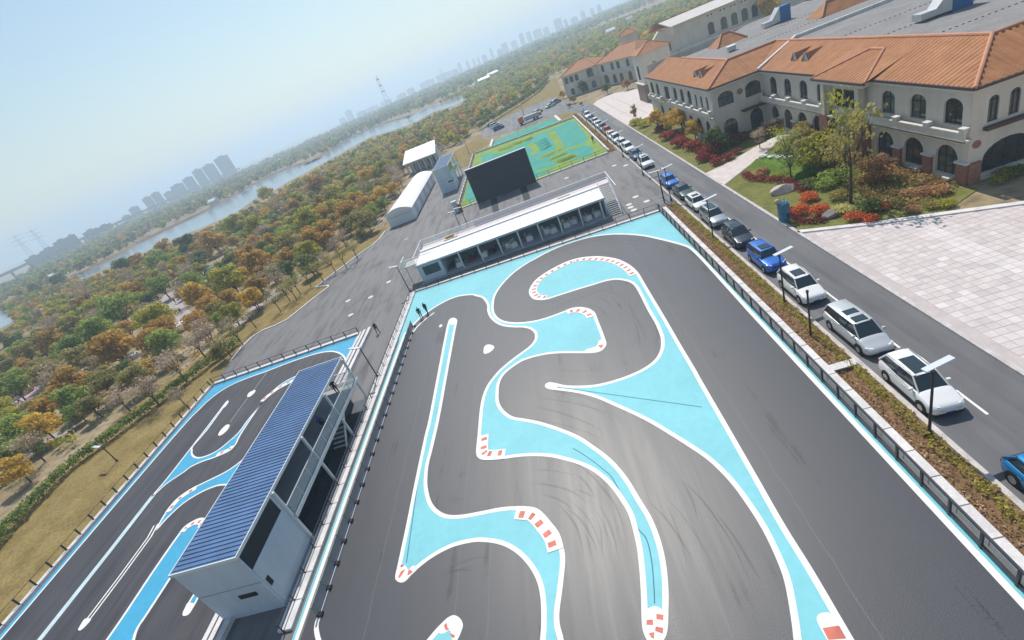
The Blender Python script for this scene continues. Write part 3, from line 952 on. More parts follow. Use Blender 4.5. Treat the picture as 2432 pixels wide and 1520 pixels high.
MB().box(-22.02, -21.95, 17.6, 17.6 + L, 0.0, 0.1).build('bottom_rail', mat('pale blue rail', (0.42, 0.46, 0.58), rough=0.6), bar)

# white stepped kerb along the small track
for k, (x0, x1, z) in enumerate(((-31.05, -30.65, 0.14), (-30.35, -29.95, 0.24), (-29.55, -29.1, 0.34))):
    for (y0, y1) in ((2.0, 18.3), (41.5, 57.6 - 0.35 * (2 - k))):
        pass
steps = thing('kerb_steps', 'three white stepped kerbs on the right edge of the small track', 'kerb', (-30, 41.3, 0))
for k, (x0, x1, z) in enumerate(((-31.05, -30.65, 0.14), (-30.35, -29.95, 0.26), (-29.55, -29.1, 0.38))):
    MB().box(x0, x1, 41.3, 57.7, 0, z).build('step', M_conc, steps)
steps = thing('kerb_steps', 'three white stepped kerbs at the near end of the viewing stand', 'kerb', (-30, 5, 0))
for k, (x0, x1, z) in enumerate(((-31.05, -30.65, 0.14), (-30.35, -29.95, 0.26), (-29.55, -29.1, 0.38))):
    MB().box(x0, x1, 5, 19.9 - 0.4 * k, 0, z).build('step', M_conc, steps)


def viewing_stand(label, x0, x1, y0, y1, zr, zf, room, nb, roof_m, rib_step=0.36):
    """two-storey open stand: ribbed mono roof, deck with railing, closed room at the near end"""
    r = thing('viewing_stand', label, 'stand', ((x0 + x1) / 2, y0, 0))
    rf = MB().box(x0, x1, y0, y1, zr - 0.10, zr).build('roof', roof_m, r)
    rib = MB()
    w = 0.07
    rib.hexa([(x0 + .06, -w, zr), (x1 - .06, -w, zr), (x1 - .06, w, zr), (x0 + .06, w, zr), (x0 + .06, -w * .5, zr + .06), (x1 - .06, -w * .5, zr + .06), (x1 - .06, w * .5, zr + .06), (x0 + .06, w * .5, zr + .06)])
    ribm = rib.mesh('roof_rib', roof_m, off=(r.location.x, 0, 0))
    n = int((y1 - y0 - 0.3) / rib_step)
    for i in range(n):
        o = link_mesh('roof_rib', ribm, rf)
        o.location = (0, 0.25 + i * rib_step, 0)
    for q in ((x0 - .07, x0, y0 - .07, y1 + .07), (x1, x1 + .07, y0 - .07, y1 + .07), (x0, x1, y0 - .07, y0), (x0, x1, y1, y1 + .07)):
        MB().box(*q, zr - 0.16, zr + 0.08).build('roof_edge', M_steelw, r)
    xs = x1 + 0.12
    MB().box(x0 + .1, xs + .2, y0 + room, y1 - .1, zf - 0.22, zf).build('deck', M_floor, r)
    MB().box(xs + .2, xs + .26, y0 + room, y1 - .1, zf - 0.3, zf + 0.04).build('deck_edge', M_steelw, r)
    # closed room
    MB().box(x0 + .05, x1 - .02, y0 + .02, y0 + .17, 0, zr - .1).build('end_wall', M_wallw, r)
    MB().box(x0 + .05, x1 - .02, y0 - .005, y0 + .02, zf - .04, zf).build('panel_joint', M_greyp, r)
    MB().box(x0 + 2.6, x0 + 3.9, y0 - .05, y0 + .02, zf - 1.05, zf - .72).build('name_plate', M_black, r)
    MB().box(x1 - .1, x1 + .02, y0 + .17, y0 + room, 0, zf + 1.05).build('side_wall', M_wallw, r)
    MB().box(x1 - .1, x1 + .02, y0 + room - .35, y0 + room, zf + 1.05, zr - .1).build('pillar', M_wallw, r)
    MB().box(x1 - .06, x1 - .03, y0 + .17, y0 + room - .35, zf + 1.05, zr - .1).build('window', M_glass_dark, r)
    MB().box(x1 + .02, x1 + .06, y0 + .3, y0 + .6, zf - .9, zf - .2).build('wall_lamp', M_black, r)
    MB().box(x0 + .05, x0 + .17, y0 + .17, y1 - .2, 0, zr - .1).build('back_wall', M_wallw, r)
    MB().box(x0 + .3, x1 - .1, y0 + room, y0 + room + .12, 0, zr - .1).build('partition', M_wallw, r)
    MB().box(x1 - 1.6, x1 - 1.55, y0 + room + .15, y1 - .4, 0.02, zf - .25).build('shade_pane', M_glass_dark, r)  # dark pane added to keep the space under the deck dark
    MB().box(x0 + .2, xs + .5, y0 + room, y1, 0.002, 0.03).build('paving', M_blackfl, r)
    step = (y1 - y0 - room - .3) / nb
    pm = MB().box(-.09, .09, -.09, .09, 0, zr - .1).mesh('post', M_steelw)
    for i in range(nb + 1):
        o = link_mesh('post', pm, r)
        o.location = (xs - r.location.x, room + i * step, 0)
    for i in range(nb):
        ya, yb = y0 + room + i * step + .1, y0 + room + (i + 1) * step - .1
        for k in range(3):
            g0, g1 = ya + (yb - ya) * k / 3, ya + (yb - ya) * (k + 1) / 3
            MB().box(xs + .1, xs + .12, g0 + .05, g1 - .05, zf + .08, zf + .98).build('rail_panel', M_glass, r)
            MB().box(xs + .09, xs + .14, g1 - .03, g1 + .02, zf, zf + 1.0).build('rail_post', M_steelw, r)
        MB().box(xs + .07, xs + .15, ya - .1, yb + .1, zf + 1.0, zf + 1.06).build('hand_rail', M_steelw, r)
    MB().box(x0 + .3, xs + .1, y1 - .17, y1 - .13, zf + .1, zf + 1.0).build('rail_panel', M_glass, r)
    MB().box(x0 + .3, xs + .1, y1 - .19, y1 - .11, zf + 1.0, zf + 1.06).build('hand_rail', M_steelw, r)
    return r


viewing_stand('white two-storey viewing stand with blue ribbed roof between the two tracks', -29.9, -25.05, 18.8, 40.7, 5.5, 2.85, 5.0, 3, M_blueroof)
# stairs beside the stand
st = thing('staircase', 'white open stairs under the deck of the near viewing stand', 'stairs', (-26, 35, 0))
for k in range(9):
    MB().box(-27.0, -25.3, 33.6 + k * .32, 33.86 + k * .32, .15 + k * .28, .20 + k * .28).build('tread', M_steelw, st)
for x in (-27.05, -25.25):
    MB().beam((x, 33.5, .05), (x, 36.6, 2.6), .08, .25).build('stringer', M_steelw, st)
MB().box(-27.1, -25.2, 36.5, 37.6, 2.5, 2.6).build('landing', M_steelw, st)

# ---- pit building
pit = thing('pit_building', 'long white open-fronted pit building with roof terrace behind the main track', 'building', (-8, 72, 0))
X0, X1 = -22.9, 6.6
MB().box(X0, X1, 67.2, 75.9, 0.008, 0.05).build('floor_slab', M_pitfl, pit)
MB().box(X0, X1, 75.6, 75.8, 0.05, 3.1).build('back_wall', M_wallw, pit)
MB().box(X0, X0 + .15, 68.1, 75.6, 0.05, 3.0).build('end_wall', M_wallw, pit)
MB().box(X1 - .15, X1, 68.4, 75.6, 0.05, 3.0).build('end_wall', M_wallw, pit)
MB().box(X0, X0 + 3.9, 68.0, 68.15, 0.05, 2.8).build('front_wall', M_wallw, pit)
win = MB().box(X0 + .75, X0 + 3.4, 67.97, 68.0, 0.95, 2.35).build('window', M_glass_dark, pit)
MB().box(X0 + .65, X0 + .75, 67.95, 68.0, 0.85, 2.45).build('frame', M_steelw, win)
MB().box(X0 + 3.75, X0 + 3.9, 68.15, 75.6, 0.05, 3.0).build('partition', M_wallw, pit)
pc_m = MB().box(-.11, .11, -.11, .11, 0.05, 2.85).mesh('column', mat('pale column', (0.55, 0.60, 0.62), rough=0.6))
for i in range(8):
    o = link_mesh('column', pc_m, pit)
    o.location = (-16.05 + 3.13 * i + 8, 67.9 - 72, 0)
MB().box(X0 - .1, X1 + .05, 67.66, 67.78, 2.68, 2.98).build('fascia', mat('fascia', (0.42, 0.50, 0.54), rough=0.6), pit)
# roof panels with joints, rising to the terrace
M_canopy = mat('white canopy panel', (0.80, 0.79, 0.78), rough=0.5, spec=0.35, noise=0.05, nscale=0.6)
npan = 26
wpan = (X1 - X0) / npan
pm = MB().hexa([(0.02, 67.6 - 72, 2.95), (wpan - .02, 67.6 - 72, 2.95), (wpan - .02, 72.4 - 72, 3.17), (0.02, 72.4 - 72, 3.17), (0.02, 67.6 - 72, 3.0), (wpan - .02, 67.6 - 72, 3.0), (wpan - .02, 72.4 - 72, 3.23), (0.02, 72.4 - 72, 3.23)]).mesh('roof_panel', M_canopy)
for i in range(npan):
    o = link_mesh('roof_panel', pm, pit)
    o.location = (X0 + 8 + i * wpan, 0, 0)
MB().box(X0, X1, 67.65, 72.4, 2.88, 2.93).build('ceiling', M_wallw, pit)
MB().box(X0, X1, 72.4, 73.1, 3.0, 3.42).build('roof_upstand', M_panelw, pit)
M_terr = mat('terrace tiles', (0.62, 0.56, 0.55), rough=0.8, noise=0.07, nscale=1.2)
MB().box(X0, X1 + 2.0, 73.1, 76.2, 3.08, 3.2).build('terrace', M_terr, pit)
M_tan = mat('timber panel', (0.42, 0.33, 0.19), rough=0.8, noise=0.15, nscale=1.5)
# terrace railing
nr = 10
xs_ = [X0 + (X1 + 1.9 - X0) * i / nr for i in range(nr + 1)]
for i in range(nr):
    MB().box(xs_[i] + .05, xs_[i + 1] - .05, 76.05, 76.08, 3.25, 4.0).build('rail_panel', M_glass if i < 3 else M_frost, pit)
    MB().box(xs_[i] - .04, xs_[i] + .04, 76.02, 76.1, 3.2, 4.05).build('rail_post', M_steelw, pit)
MB().box(X0 - .03, X1 + 1.95, 76.0, 76.12, 4.05, 4.14).build('hand_rail', M_panelw, pit)
MB().box(X0 - .03, X0 + .06, 68.4, 76.0, 4.05, 4.14).build('hand_rail', M_panelw, pit)
MB().box(X0 - .01, X0 + .03, 72.5, 76.0, 3.2, 4.05).build('rail_panel', M_frost, pit)
MB().box(X1 + 1.9, X1 + 2.0, 67.6, 76.0, 4.05, 4.14).build('hand_rail', M_panelw, pit)
# side landing at the left end
MB().box(X0 - 2.1, X0, 68.6, 71.0, 2.95, 3.05).build('side_landing', M_terr, pit)
MB().box(X0 - 2.1, X0 - 2.02, 68.6, 71.0, 3.05, 4.0).build('rail_panel', M_glass, pit)
MB().box(X0 - 2.1, X0, 68.55, 68.6, 3.05, 4.0).build('rail_panel', M_glass, pit)
MB().box(X0 - 2.15, X0 + 3, 68.5, 68.6, 4.0, 4.08).build('hand_rail', M_panelw, pit)
MB().box(X0 - 2.15, X0 - 2.05, 68.6, 71.0, 4.0, 4.08).build('hand_rail', M_panelw, pit)
MB().box(X0 - 2.0, X0 - 1.85, 68.9, 69.05, 0, 2.95).build('column', M_steelw, pit)
# planters on the terrace
MB().box(-18.6, -16.3, 73.2, 73.7, 3.2, 3.5).build('planter', M_tan, pit)
MB().box(-18.6, -17.2, 74.9, 75.5, 3.2, 3.5).build('planter', M_tan, pit)
MB().box(0.4, 2.4, 73.3, 73.6, 3.2, 3.45).build('planter', M_tan, pit)
# stairs to the terrace at the right end
M_galv2 = mat('grey tread', (0.46, 0.47, 0.48), rough=.6)
stp = thing('staircase', 'white outside stairs with many treads at the right end of the pit building', 'stairs', (7.5, 70, 0))
for k in range(17):
    t = k / 16
    MB().box(6.78, 8.3, 67.5 + 5.5 * t, 67.66 + 5.5 * t, .14 + 2.95 * t, .18 + 2.95 * t).build('tread', M_galv2, stp)
for x in (6.7, 8.38):
    MB().beam((x, 67.3, .1), (x, 73.2, 3.2), .09, .32).build('stringer', M_panelw, stp)
    MB().beam((x, 67.3, 1.05), (x, 73.2, 4.12), .06, .08).build('hand_rail', M_panelw, stp)
    for k in range(5):
        y = 67.5 + 1.4 * k
        MB().box(x - .03, x + .03, y - .03, y + .03, .15 + (y - 67.3) * .525, 1.1 + (y - 67.3) * .525).build('baluster', M_panelw, stp)
# kiosk with brown top standing behind the terrace
kio = thing('kiosk', 'small white kiosk with brown top behind the pit terrace', 'kiosk', (1.6, 80, 0))
MB().box(0.6, 2.9, 79, 81, 0, 2.3).build('body', M_wallw, kio)
MB().box(0.5, 3.0, 78.9, 81.1, 2.3, 2.45).build('roof', mat('brown top', (0.42, 0.25, 0.17), rough=0.8, noise=0.15, nscale=1), kio)

# chairs, tables and karts under the roof
M_chair = mat('white plastic chair', (0.75, 0.75, 0.74), rough=0.5)
cm = MB()
cm.box(-.22, .22, -.22, .22, .42, .46)
cm.box(-.22, .22, .19, .23, .46, .88)
for a in (-.19, .19):
    for b in (-.19, .19):
        cm.box(a - .02, a + .02, b - .02, b + .02, 0, .42)
chair_me = cm.mesh('chair', M_chair)
rc = random.Random(11)
bays = ['first', 'second', 'third', 'fourth', 'fifth', 'sixth', 'seventh']
kx = [(-18.2, 'kart'), (-14.5, 'kart'), (-11.3, 'kart'), (-17.0, 'c'), (-12.9, 'c'), (-9.2, 'c'), (-8.2, 'c'), (-5.6, 'c'), (-2.9, 'c'), (-1.9, 'c'), (.4, 'c'), (1.6, 'c'), (3.6, 'c'), (5.2, 'c')]
kn = 0
for x, k in kx:
    if k == 'c':
        for j in range(3):
            o = link_mesh('chair', chair_me)
            o.location = (x + rc.uniform(-.5, .5), 69.6 + j * .62 + rc.uniform(-.1, .1), 0.05)
            o.rotation_euler = (0, 0, rc.uniform(-2, 2))
            tag(o, 'white plastic chair under the roof of the pit building', 'chair', 'white chairs under the pit roof')
M_cloth = mat('white table cloth', (0.78, 0.78, 0.77), rough=0.8)
tb = MB()
tb.hexa([(-.5, -.5, 0.02), (.5, -.5, 0.02), (.5, .5, 0.02), (-.5, .5, 0.02), (-.45, -.45, .76), (.45, -.45, .76), (.45, .45, .76), (-.45, .45, .76)])
tb_me = tb.mesh('table', M_cloth)
for k, x in enumerate((-16.9, -12.7, -8.8, -8.0, -5.4, -2.6, -1.7, .6, 1.7, 3.7, 5.1)):
    o = link_mesh('table', tb_me)
    o.location = (x, 69.3 + .35 * (k % 3), 0.05)
    o.rotation_euler = (0, 0, rc.uniform(-.5, .5))
    tag(o, 'table under a white cloth below the pit roof, number %s from the left' % ['one', 'two', 'three', 'four', 'five', 'six', 'seven', 'eight', 'nine', 'ten', 'eleven'][k], 'table', 'white tables under the pit roof')
M_kart = [mat('kart red', (0.35, 0.03, 0.03), rough=0.4), mat('kart black', (0.03, 0.03, 0.035), rough=0.4), mat('kart grey', (0.12, 0.12, 0.13), rough=0.4)]
tyre_m = mat('tyre rubber', (0.02, 0.02, 0.022), rough=0.85)
for i, x in enumerate((-18.35, -17.2, -15.0, -14.0, -11.6, -10.7)):
    k = thing('go_kart', ['leftmost dark go-kart parked under the pit roof', 'dark go-kart beside the leftmost one under the pit roof', 'go-kart with red nose parked in the second pit bay', 'black go-kart right of the red-nosed one in the pit', 'grey go-kart in the third pit bay, left one', 'black go-kart in the third pit bay, right one'][i], 'go-kart', (x, 70.2 + (i % 2) * .5, 0.05), rc.uniform(-.4, .4), 'go-karts in the pit')
    l = MB()
    l.hexa([(-.35, -.9, .06), (.35, -.9, .06), (.35, .85, .06), (-.35, .85, .06), (-.3, -.85, .14), (.3, -.85, .14), (.3, .8, .14), (-.3, .8, .14)])
    link_mesh('frame', l.mesh('frame', M_kart[1]), k)
    l = MB()
    l.hexa([(-.45, -1.0, .08), (.45, -1.0, .08), (.4, -.55, .08), (-.4, -.55, .08), (-.3, -.95, .28), (.3, -.95, .28), (.22, -.5, .42), (-.22, -.5, .42)])
    link_mesh('nose', l.mesh('nose', M_kart[0 if i == 2 else 2]), k)
    l = MB()
    l.hexa([(-.22, .1, .12), (.22, .1, .12), (.22, .5, .12), (-.22, .5, .12), (-.24, .15, .3), (.24, .15, .3), (.24, .62, .62), (-.24, .62, .62)])
    link_mesh('seat', l.mesh('seat', M_kart[1]), k)
    for a in (-.55, .55):
        for b in (-.62, .55):
            l = MB()
            l.tube((a - .09, b, .14), (a + .09, b, .14), .14, 10)
            link_mesh('wheel', l.mesh('wheel', tyre_m), k)
    l = MB()
    l.tube((0, -.25, .3), (0, -.05, .55), .02, 6)
    l.tube((0, -.06, .54), (0, -.03, .56), .14, 10)
    link_mesh('steering_wheel', l.mesh('steering_wheel', M_kart[1]), k)

# ---- big screen seen from behind
M_screen = mat('screen back', (0.036, 0.040, 0.052), rough=0.75, spec=0.2, noise=0.08, nscale=0.3)
scr = thing('video_screen', 'huge dark rectangular video screen standing behind the pit building', 'screen', (-9.0, 102.3, 0))
ncol, nrow = 8, 5
for i in range(ncol):
    for j in range(nrow):
        x0 = -15.7 + 13.3 * i / ncol
        z0 = 0.05 + 7.2 * j / nrow
        MB().box(x0 + .004, x0 + 13.3 / ncol - .004, 102.3, 102.75, z0 + .004, z0 + 7.2 / nrow - .004).build('cabinet', M_screen, scr)
MB().box(-15.75, -2.35, 102.25, 102.85, 7.25, 7.36).build('top_rail', M_panelw, scr)
for x in (-15.6, -9.05, -2.5):
    MB().box(x - .08, x + .08, 102.75, 102.95, 0, 7.25).build('back_post', M_dark, scr)

# ---- sheds on the left of the yard
sh = thing('storage_shed', 'long low white shed with curved roof on the left of the yard', 'shed', (-35, 110, 0))
x0, x1, y0, y1 = -38.2, -31.7, 110.2, 147
MB().box(x0, x1, y0, y1, 0, 2.75).build('wall', M_panelw, sh)
rf = MB()
prof = []
for k in range(13):
    t = k / 12
    prof.append((x0 - .25 + (x1 - x0 + .5) * t, 2.75 + 1.15 * math.sin(math.pi * t) ** .8))
n = len(prof)
vs_ = [(x, y0 - .25, z) for x, z in prof] + [(x, y1 + .25, z) for x, z in prof]
rf.add(vs_, [(i, i + 1, n + i + 1, n + i) for i in range(n - 1)] + [tuple(range(n - 1, -1, -1)), tuple(range(n, 2 * n)), (0, n, 2 * n - 1, n - 1)])
rf.build('roof', M_canopy, sh, smooth=True)
for k in range(5):
    MB().box(x1, x1 + .05, y0 + 3 + k * 7, y0 + 6 + k * 7, .05, 2.3).build('door', mat('shed door', (0.52, 0.57, 0.62), rough=0.6), sh)
MB().box(x0 + .3, x1 - .3, y0 - .03, y0, 2.0, 2.08).build('trim', M_greyp, sh)
post_fence('yard_fence', 'pale handrail fence left of the long white shed', (-41.5, 112), (-39.4, 148), 4.0, h=1.6, rails=(1.58, 0.9), post_w=0.09, rail_w=0.09, m=M_steelw)

s2 = thing('pavilion', 'white pavilion with sloping white roof and columns beyond the long shed', 'pavilion', (-40, 178, 0))
MB().hexa([(-46.2, 174.6, 4.0), (-33.4, 173.0, 4.0), (-34.4, 187, 6.6), (-46.6, 188, 6.6), (-46.2, 174.6, 4.3), (-33.4, 173.0, 4.3), (-34.4, 187, 6.9), (-46.6, 188, 6.9)]).build('roof', M_canopy, s2)
MB().box(-45.6, -34.6, 181, 188, 0, 5.0).build('wall', M_wallw, s2)
cm_ = MB().box(-.25, .25, -.25, .25, 0, 4.1).mesh('column', M_wallw)
for i in range(6):
    o = link_mesh('column', cm_, s2)
    o.location = (-45.6 + 2.25 * i + 40, 176.2 - .22 * i - 178, 0)
for i in range(5):
    MB().box(-45.0 + 2.1 * i, -43.9 + 2.1 * i, 180.96, 181, .3, 2.6).build('window', M_glass_dark, s2)
viewing_stand('small white two-storey stand with grey-blue roof beside the long shed', -26.6, -22.6, 124.5, 142.0, 6.3, 3.3, 6.0, 2, mat('grey blue roof', (0.20, 0.28, 0.42), rough=0.5, noise=0.1, nscale=0.5), 0.8)

# ---- green riding court with mounds
M_teal = mat('teal rubber', (0.05, 0.30, 0.24), rough=0.8, spec=0.2, noise=0.12, nscale=0.3)
M_olive = mat('olive rubber', (0.19, 0.30, 0.045), rough=0.8, spec=0.2, noise=0.14, nscale=0.3)
court = struct(MB().sheet([(-19.9, 103.6), (13.3, 103.6), (13.3, 160.5), (-19.9, 166.5)], 0.01).build('riding_court', M_olive))


def cpatch(pts, m=None, z=0.014):
    MB().sheet(catmull(T('M', pts), 5, True), z).build('rubber_patch', m or M_teal, court)


cpatch([(190, 745), (330, 690), (560, 600), (760, 520), (960, 440), (1050, 392), (1120, 380), (1160, 395), (1275, 560), (1240, 610), (1320, 650), (1335, 700), (1240, 765), (1080, 830), (900, 895), (760, 950), (500, 1030), (380, 940), (240, 850)])
cpatch([(20, 1160), (60, 1020), (110, 1060), (150, 1170), (80, 1200)])
for q in ([(862, 500), (930, 485), (962, 510), (1032, 640), (960, 682), (930, 600)], [(648, 640), (735, 598), (788, 682), (700, 728), (680, 720), (712, 690), (700, 655)], [(760, 775), (900, 705), (1060, 655), (1240, 605), (1180, 645), (1000, 695), (850, 750)],
          [(850, 805), (960, 730), (1090, 690), (970, 762)], [(930, 815), (1010, 765), (1120, 722), (1175, 735), (1090, 790), (1000, 822)], [(730, 893), (900, 852), (1100, 790), (1250, 735), (1120, 820), (900, 888)], [(310, 695), (420, 650), (560, 612), (700, 560), (560, 632), (440, 690), (340, 718)]):
    cpatch(q, M_olive, 0.018)


def mound(c, pts, h, m=None):
    """long low riding mound: outline raised to a ridge"""
    base = catmull(T(c, pts), 4, True)
    cx_, cy_ = sum(p[0] for p in base) / len(base), sum(p[1] for p in base) / len(base)
    v = [(x, y, 0.012) for x, y in base]
    for f_, zz in ((.72, h * .75), (.4, h)):
        v += [(cx_ + (x - cx_) * f_, cy_ + (y - cy_) * f_, zz) for x, y in base]
    n = len(base)
    fs = [(k * n + i, k * n + (i + 1) % n, (k + 1) * n + (i + 1) % n, (k + 1) * n + i) for k in range(2) for i in range(n)] + [tuple(range(2 * n, 3 * n))]
    mb = MB()
    mb.add(v, fs)
    o = mb.build('mound', m or M_olive, court, smooth=True, angle=60)


mound('M', [(940, 805), (1010, 770), (1120, 730), (1170, 735), (1090, 775), (1000, 805)], 0.7)
mound('M', [(850, 800), (960, 725), (1080, 690), (1060, 715), (960, 760)], 0.4)
mound('M', [(780, 760), (860, 715), (960, 680), (940, 705), (850, 750)], 0.35)
mound('M', [(350, 685), (430, 640), (520, 620), (500, 650), (420, 680)], 0.7)
mound('M', [(500, 625), (560, 595), (620, 580), (610, 600), (550, 622)], 0.7)
mound('M', [(610, 585), (650, 560), (720, 545), (700, 566), (650, 588)], 0.7)
for k in range(4):
    mound('M', [(735 + k * 18, 605 + k * 22), (830 + k * 18, 560 + k * 22), (860 + k * 18, 560 + k * 22), (770 + k * 18, 615 + k * 22)], 0.5, M_teal)
post_fence('court_fence', 'thin green-grey fence along the near edge of the riding court', (-19.9, 103.5), (13.3, 103.5), 2.6, h=1.1, rails=(1.07, 0.55), post_w=0.08, rail_w=0.05, base=(0, 0.18), base_w=0.35)
post_fence('court_fence', 'dark fence on white wall between the riding court and the yard stand', (-20.2, 166.4), (-20.2, 104), 3.0, h=1.2, rails=(1.17, 0.6), post_w=0.09, rail_w=0.06, base=(0, 0.5), base_w=0.4, base_off=-0.4)
wl = thing('court_wall', 'low white wall on the street side of the riding court', 'wall', (13.6, 104, 0))
for k in range(14):
    MB().box(13.4, 13.75, 104 + k * 4.2, 108.16 + k * 4.2, 0, 0.5).build('wall_block', M_conc, wl)
wl = thing('court_wall', 'thin pale wall across the far edge of the riding court', 'wall', (-20, 166.5, 0))
for k in range(8):
    x0, x1 = -19.9 + 33.2 * k / 8, -19.9 + 33.2 * (k + 1) / 8
    y0, y1 = 166.6 - 6 * k / 8, 166.6 - 6 * (k + 1) / 8
    MB().beam((x0 + .03, y0, .25), (x1 - .03, y1, .25), .3, .5).build('wall_block', M_conc, wl)
court2 = struct(MB().sheet([(-13.6, 166.8), (8.6, 163.0), (8.3, 176.4), (-13.2, 178.6)], 0.01).build('ball_court', M_teal))
cw = MB()
cw.beam((-14.4, 166.0, .3), (-13.9, 179.2, .3), .9, .6)
cw.build('end_wall', M_conc, court2)
MB().beam((9.3, 162.8, .3), (8.9, 176.8, .3), .9, .6).build('end_wall', M_conc, court2)
post_fence('court_fence', 'pale green railing across the small ball court', (-7.5, 171.5), (1.5, 170.0), 3.0, h=2.0, rails=(1.97,), post_w=0.08, rail_w=0.12, m=mat('pale green rail', (0.45, 0.62, 0.52), rough=0.6))
# ================================================================ villa and the other large buildings
M_stucco = mat('cream stucco', (0.64, 0.585, 0.505), rough=0.9, spec=0.15, noise=0.10, nscale=0.5, stretch=(1, 1, 0.25), speck=0.04)
M_trim = mat('pale stone trim', (0.66, 0.62, 0.58), rough=0.85, spec=0.15, noise=0.06, nscale=0.8)
M_tile = mat('terracotta tile', (0.33, 0.145, 0.065), rough=0.8, spec=0.2, col2=(0.42, 0.20, 0.095), nscale=0.8, speck=0.12, objrand=0.07)
M_ridge = mat('terracotta ridge', (0.55, 0.27, 0.17), rough=0.8, spec=0.2, noise=0.1, nscale=1)
M_gutter = mat('dark gutter', (0.10, 0.065, 0.06), rough=0.6)
M_brickp = mat('reddish stone cladding', (0.24, 0.105, 0.075), rough=0.9, spec=0.15, col2=(0.36, 0.20, 0.15), nscale=3.2, bump=0.5, bscale=6)
M_felt = mat('grey roof felt', (0.25, 0.24, 0.235), rough=0.9, spec=0.15, noise=0.12, nscale=0.35, speck=0.1)
M_frame = mat('dark window frame', (0.055, 0.04, 0.035), rough=0.6)
M_pane = mat('window glass', (0.03, 0.045, 0.05), rough=0.07, spec=0.8, col2=(0.10, 0.12, 0.12), nscale=0.9, objrand=0.5)
M_acblue = mat('blue plant unit', (0.03, 0.13, 0.34), rough=0.5)
M_galv = mat('galvanised duct', (0.50, 0.52, 0.53), rough=0.45, spec=0.5, metal=0.2, noise=0.1, nscale=1)


def arch_pts(uc, w, zs, rise, n=10):
    return [(uc - w / 2 * math.cos(math.pi * k / n), zs + rise * math.sin(math.pi * k / n)) for k in range(n + 1)]


def arch_wall(pt, u0, u1, z0, z1, ops, t=0.3):
    """wall with arched openings; pt(u, z, d) maps to the world, d is depth into the wall; ops: (centre, width, sill, spring, rise)"""
    mb = MB()

    def face(q, d=0.0):
        mb.add([pt(u, z, d) for u, z in q], [tuple(range(len(q)))])
    ops = sorted(ops)
    u = u0
    for uc, w, sill, spring, rise in ops:
        a, b = uc - w / 2, uc + w / 2
        face([(u, z0), (a, z0), (a, z1), (u, z1)])
        if sill > z0 + 1e-3:
            face([(a, z0), (b, z0), (b, sill), (a, sill)])
            mb.add([pt(a, sill, 0), pt(b, sill, 0), pt(b, sill, t), pt(a, sill, t)], [(0, 1, 2, 3)])
        ap = arch_pts(uc, w, spring, rise)
        for k in range(len(ap) - 1):
            face([ap[k], ap[k + 1], (ap[k + 1][0], z1), (ap[k][0], z1)])
        rim = [(a, sill)] + ap + [(b, sill)]
        for k in range(len(rim) - 1):
            p, q = rim[k], rim[k + 1]
            mb.add([pt(*p, 0), pt(*q, 0), pt(*q, t), pt(*p, t)], [(0, 1, 2, 3)])
        u = b
    face([(u, z0), (u1, z0), (u1, z1), (u, z1)])
    return mb


def arch_window(pt, op, parent, t=0.22, bars=2, glass=None):
    uc, w, sill, spring, rise = op
    ap = [(uc - w / 2, sill)] + arch_pts(uc, w, spring, rise) + [(uc + w / 2, sill)]
    mb = MB()
    mb.add([pt(u, z, t) for u, z in ap], [tuple(range(len(ap)))])
    win = mb.build('window', glass or M_pane, parent)
    fr = MB()

    def bar(a, b, wd=0.05):
        A, B = Vector(pt(*a, t - 0.03)), Vector(pt(*b, t - 0.03))
        fr.tube(A, B, wd, 4, cap=False)
    for k in range(len(ap) - 1):
        bar(ap[k], ap[k + 1], 0.06)
    for k in range(1, bars):
        u = uc - w / 2 + w * k / bars
        bar((u, sill), (u, spring + rise * 0.9))
    bar((uc - w / 2, spring), (uc + w / 2, spring))
    if sill < 4:
        bar((uc - w / 2, sill + (spring - sill) * .45), (uc + w / 2, sill + (spring - sill) * .45))
    fr.build('frame', M_frame, win)
    return win


def tile_rows(parent, start, along, up, count, step, run, lo=None, hi=None, h=0.045):
    """half-round tile courses: row k starts at start+along*k*step and climbs along up; lo(k), hi(k) give the covered run in metres"""
    al, u = Vector(along).normalized(), Vector(up).normalized()
    nrm = al.cross(u)
    if nrm.z < 0:
        nrm = -nrm
    cache = {}
    for k in range(count):
        s = (k + 0.5) * step
        a, b = (lo(s) if lo else 0.0), (hi(s) if hi else run)
        a, b = round(max(0, a), 2), round(min(run, b), 2)
        if b - a < 0.25:
            continue
        if (a, b) not in cache:
            mb = MB()
            w = step * 0.34
            prof = [(-w, -0.01), (-w * .6, h * .8), (0, h), (w * .6, h * .8), (w, -0.01)]
            vs = [u * a + al * x + nrm * z for x, z in prof] + [u * b + al * x + nrm * z for x, z in prof]
            mb.add(vs, [(i, i + 1, 6 + i, 5 + i) for i in range(4)] + [(4, 3, 2, 1, 0), (5, 6, 7, 8, 9)])
            cache[(a, b)] = mb.mesh('tile_row', M_tile, smooth=True, angle=70)
        o = link_mesh('tile_row', cache[(a, b)], parent)
        o.location = Vector(start) + al * s - root_loc(parent)


villa = thing('villa', 'large cream villa with terracotta roof and arched windows right of the street', 'building', (35.6, 44, 0))
EZ, RZ, RUN = 8.8, 11.0, 5.4


def fX(u, z, d):
    return (35.6 + d, u, z)


def fY44(u, z, d):
    return (u, 44.0 + d, z)


def fY82(u, z, d):
    return (u, 82.5 + d, z)


def fX27(u, z, d):
    return (27.9 + d, u, z)


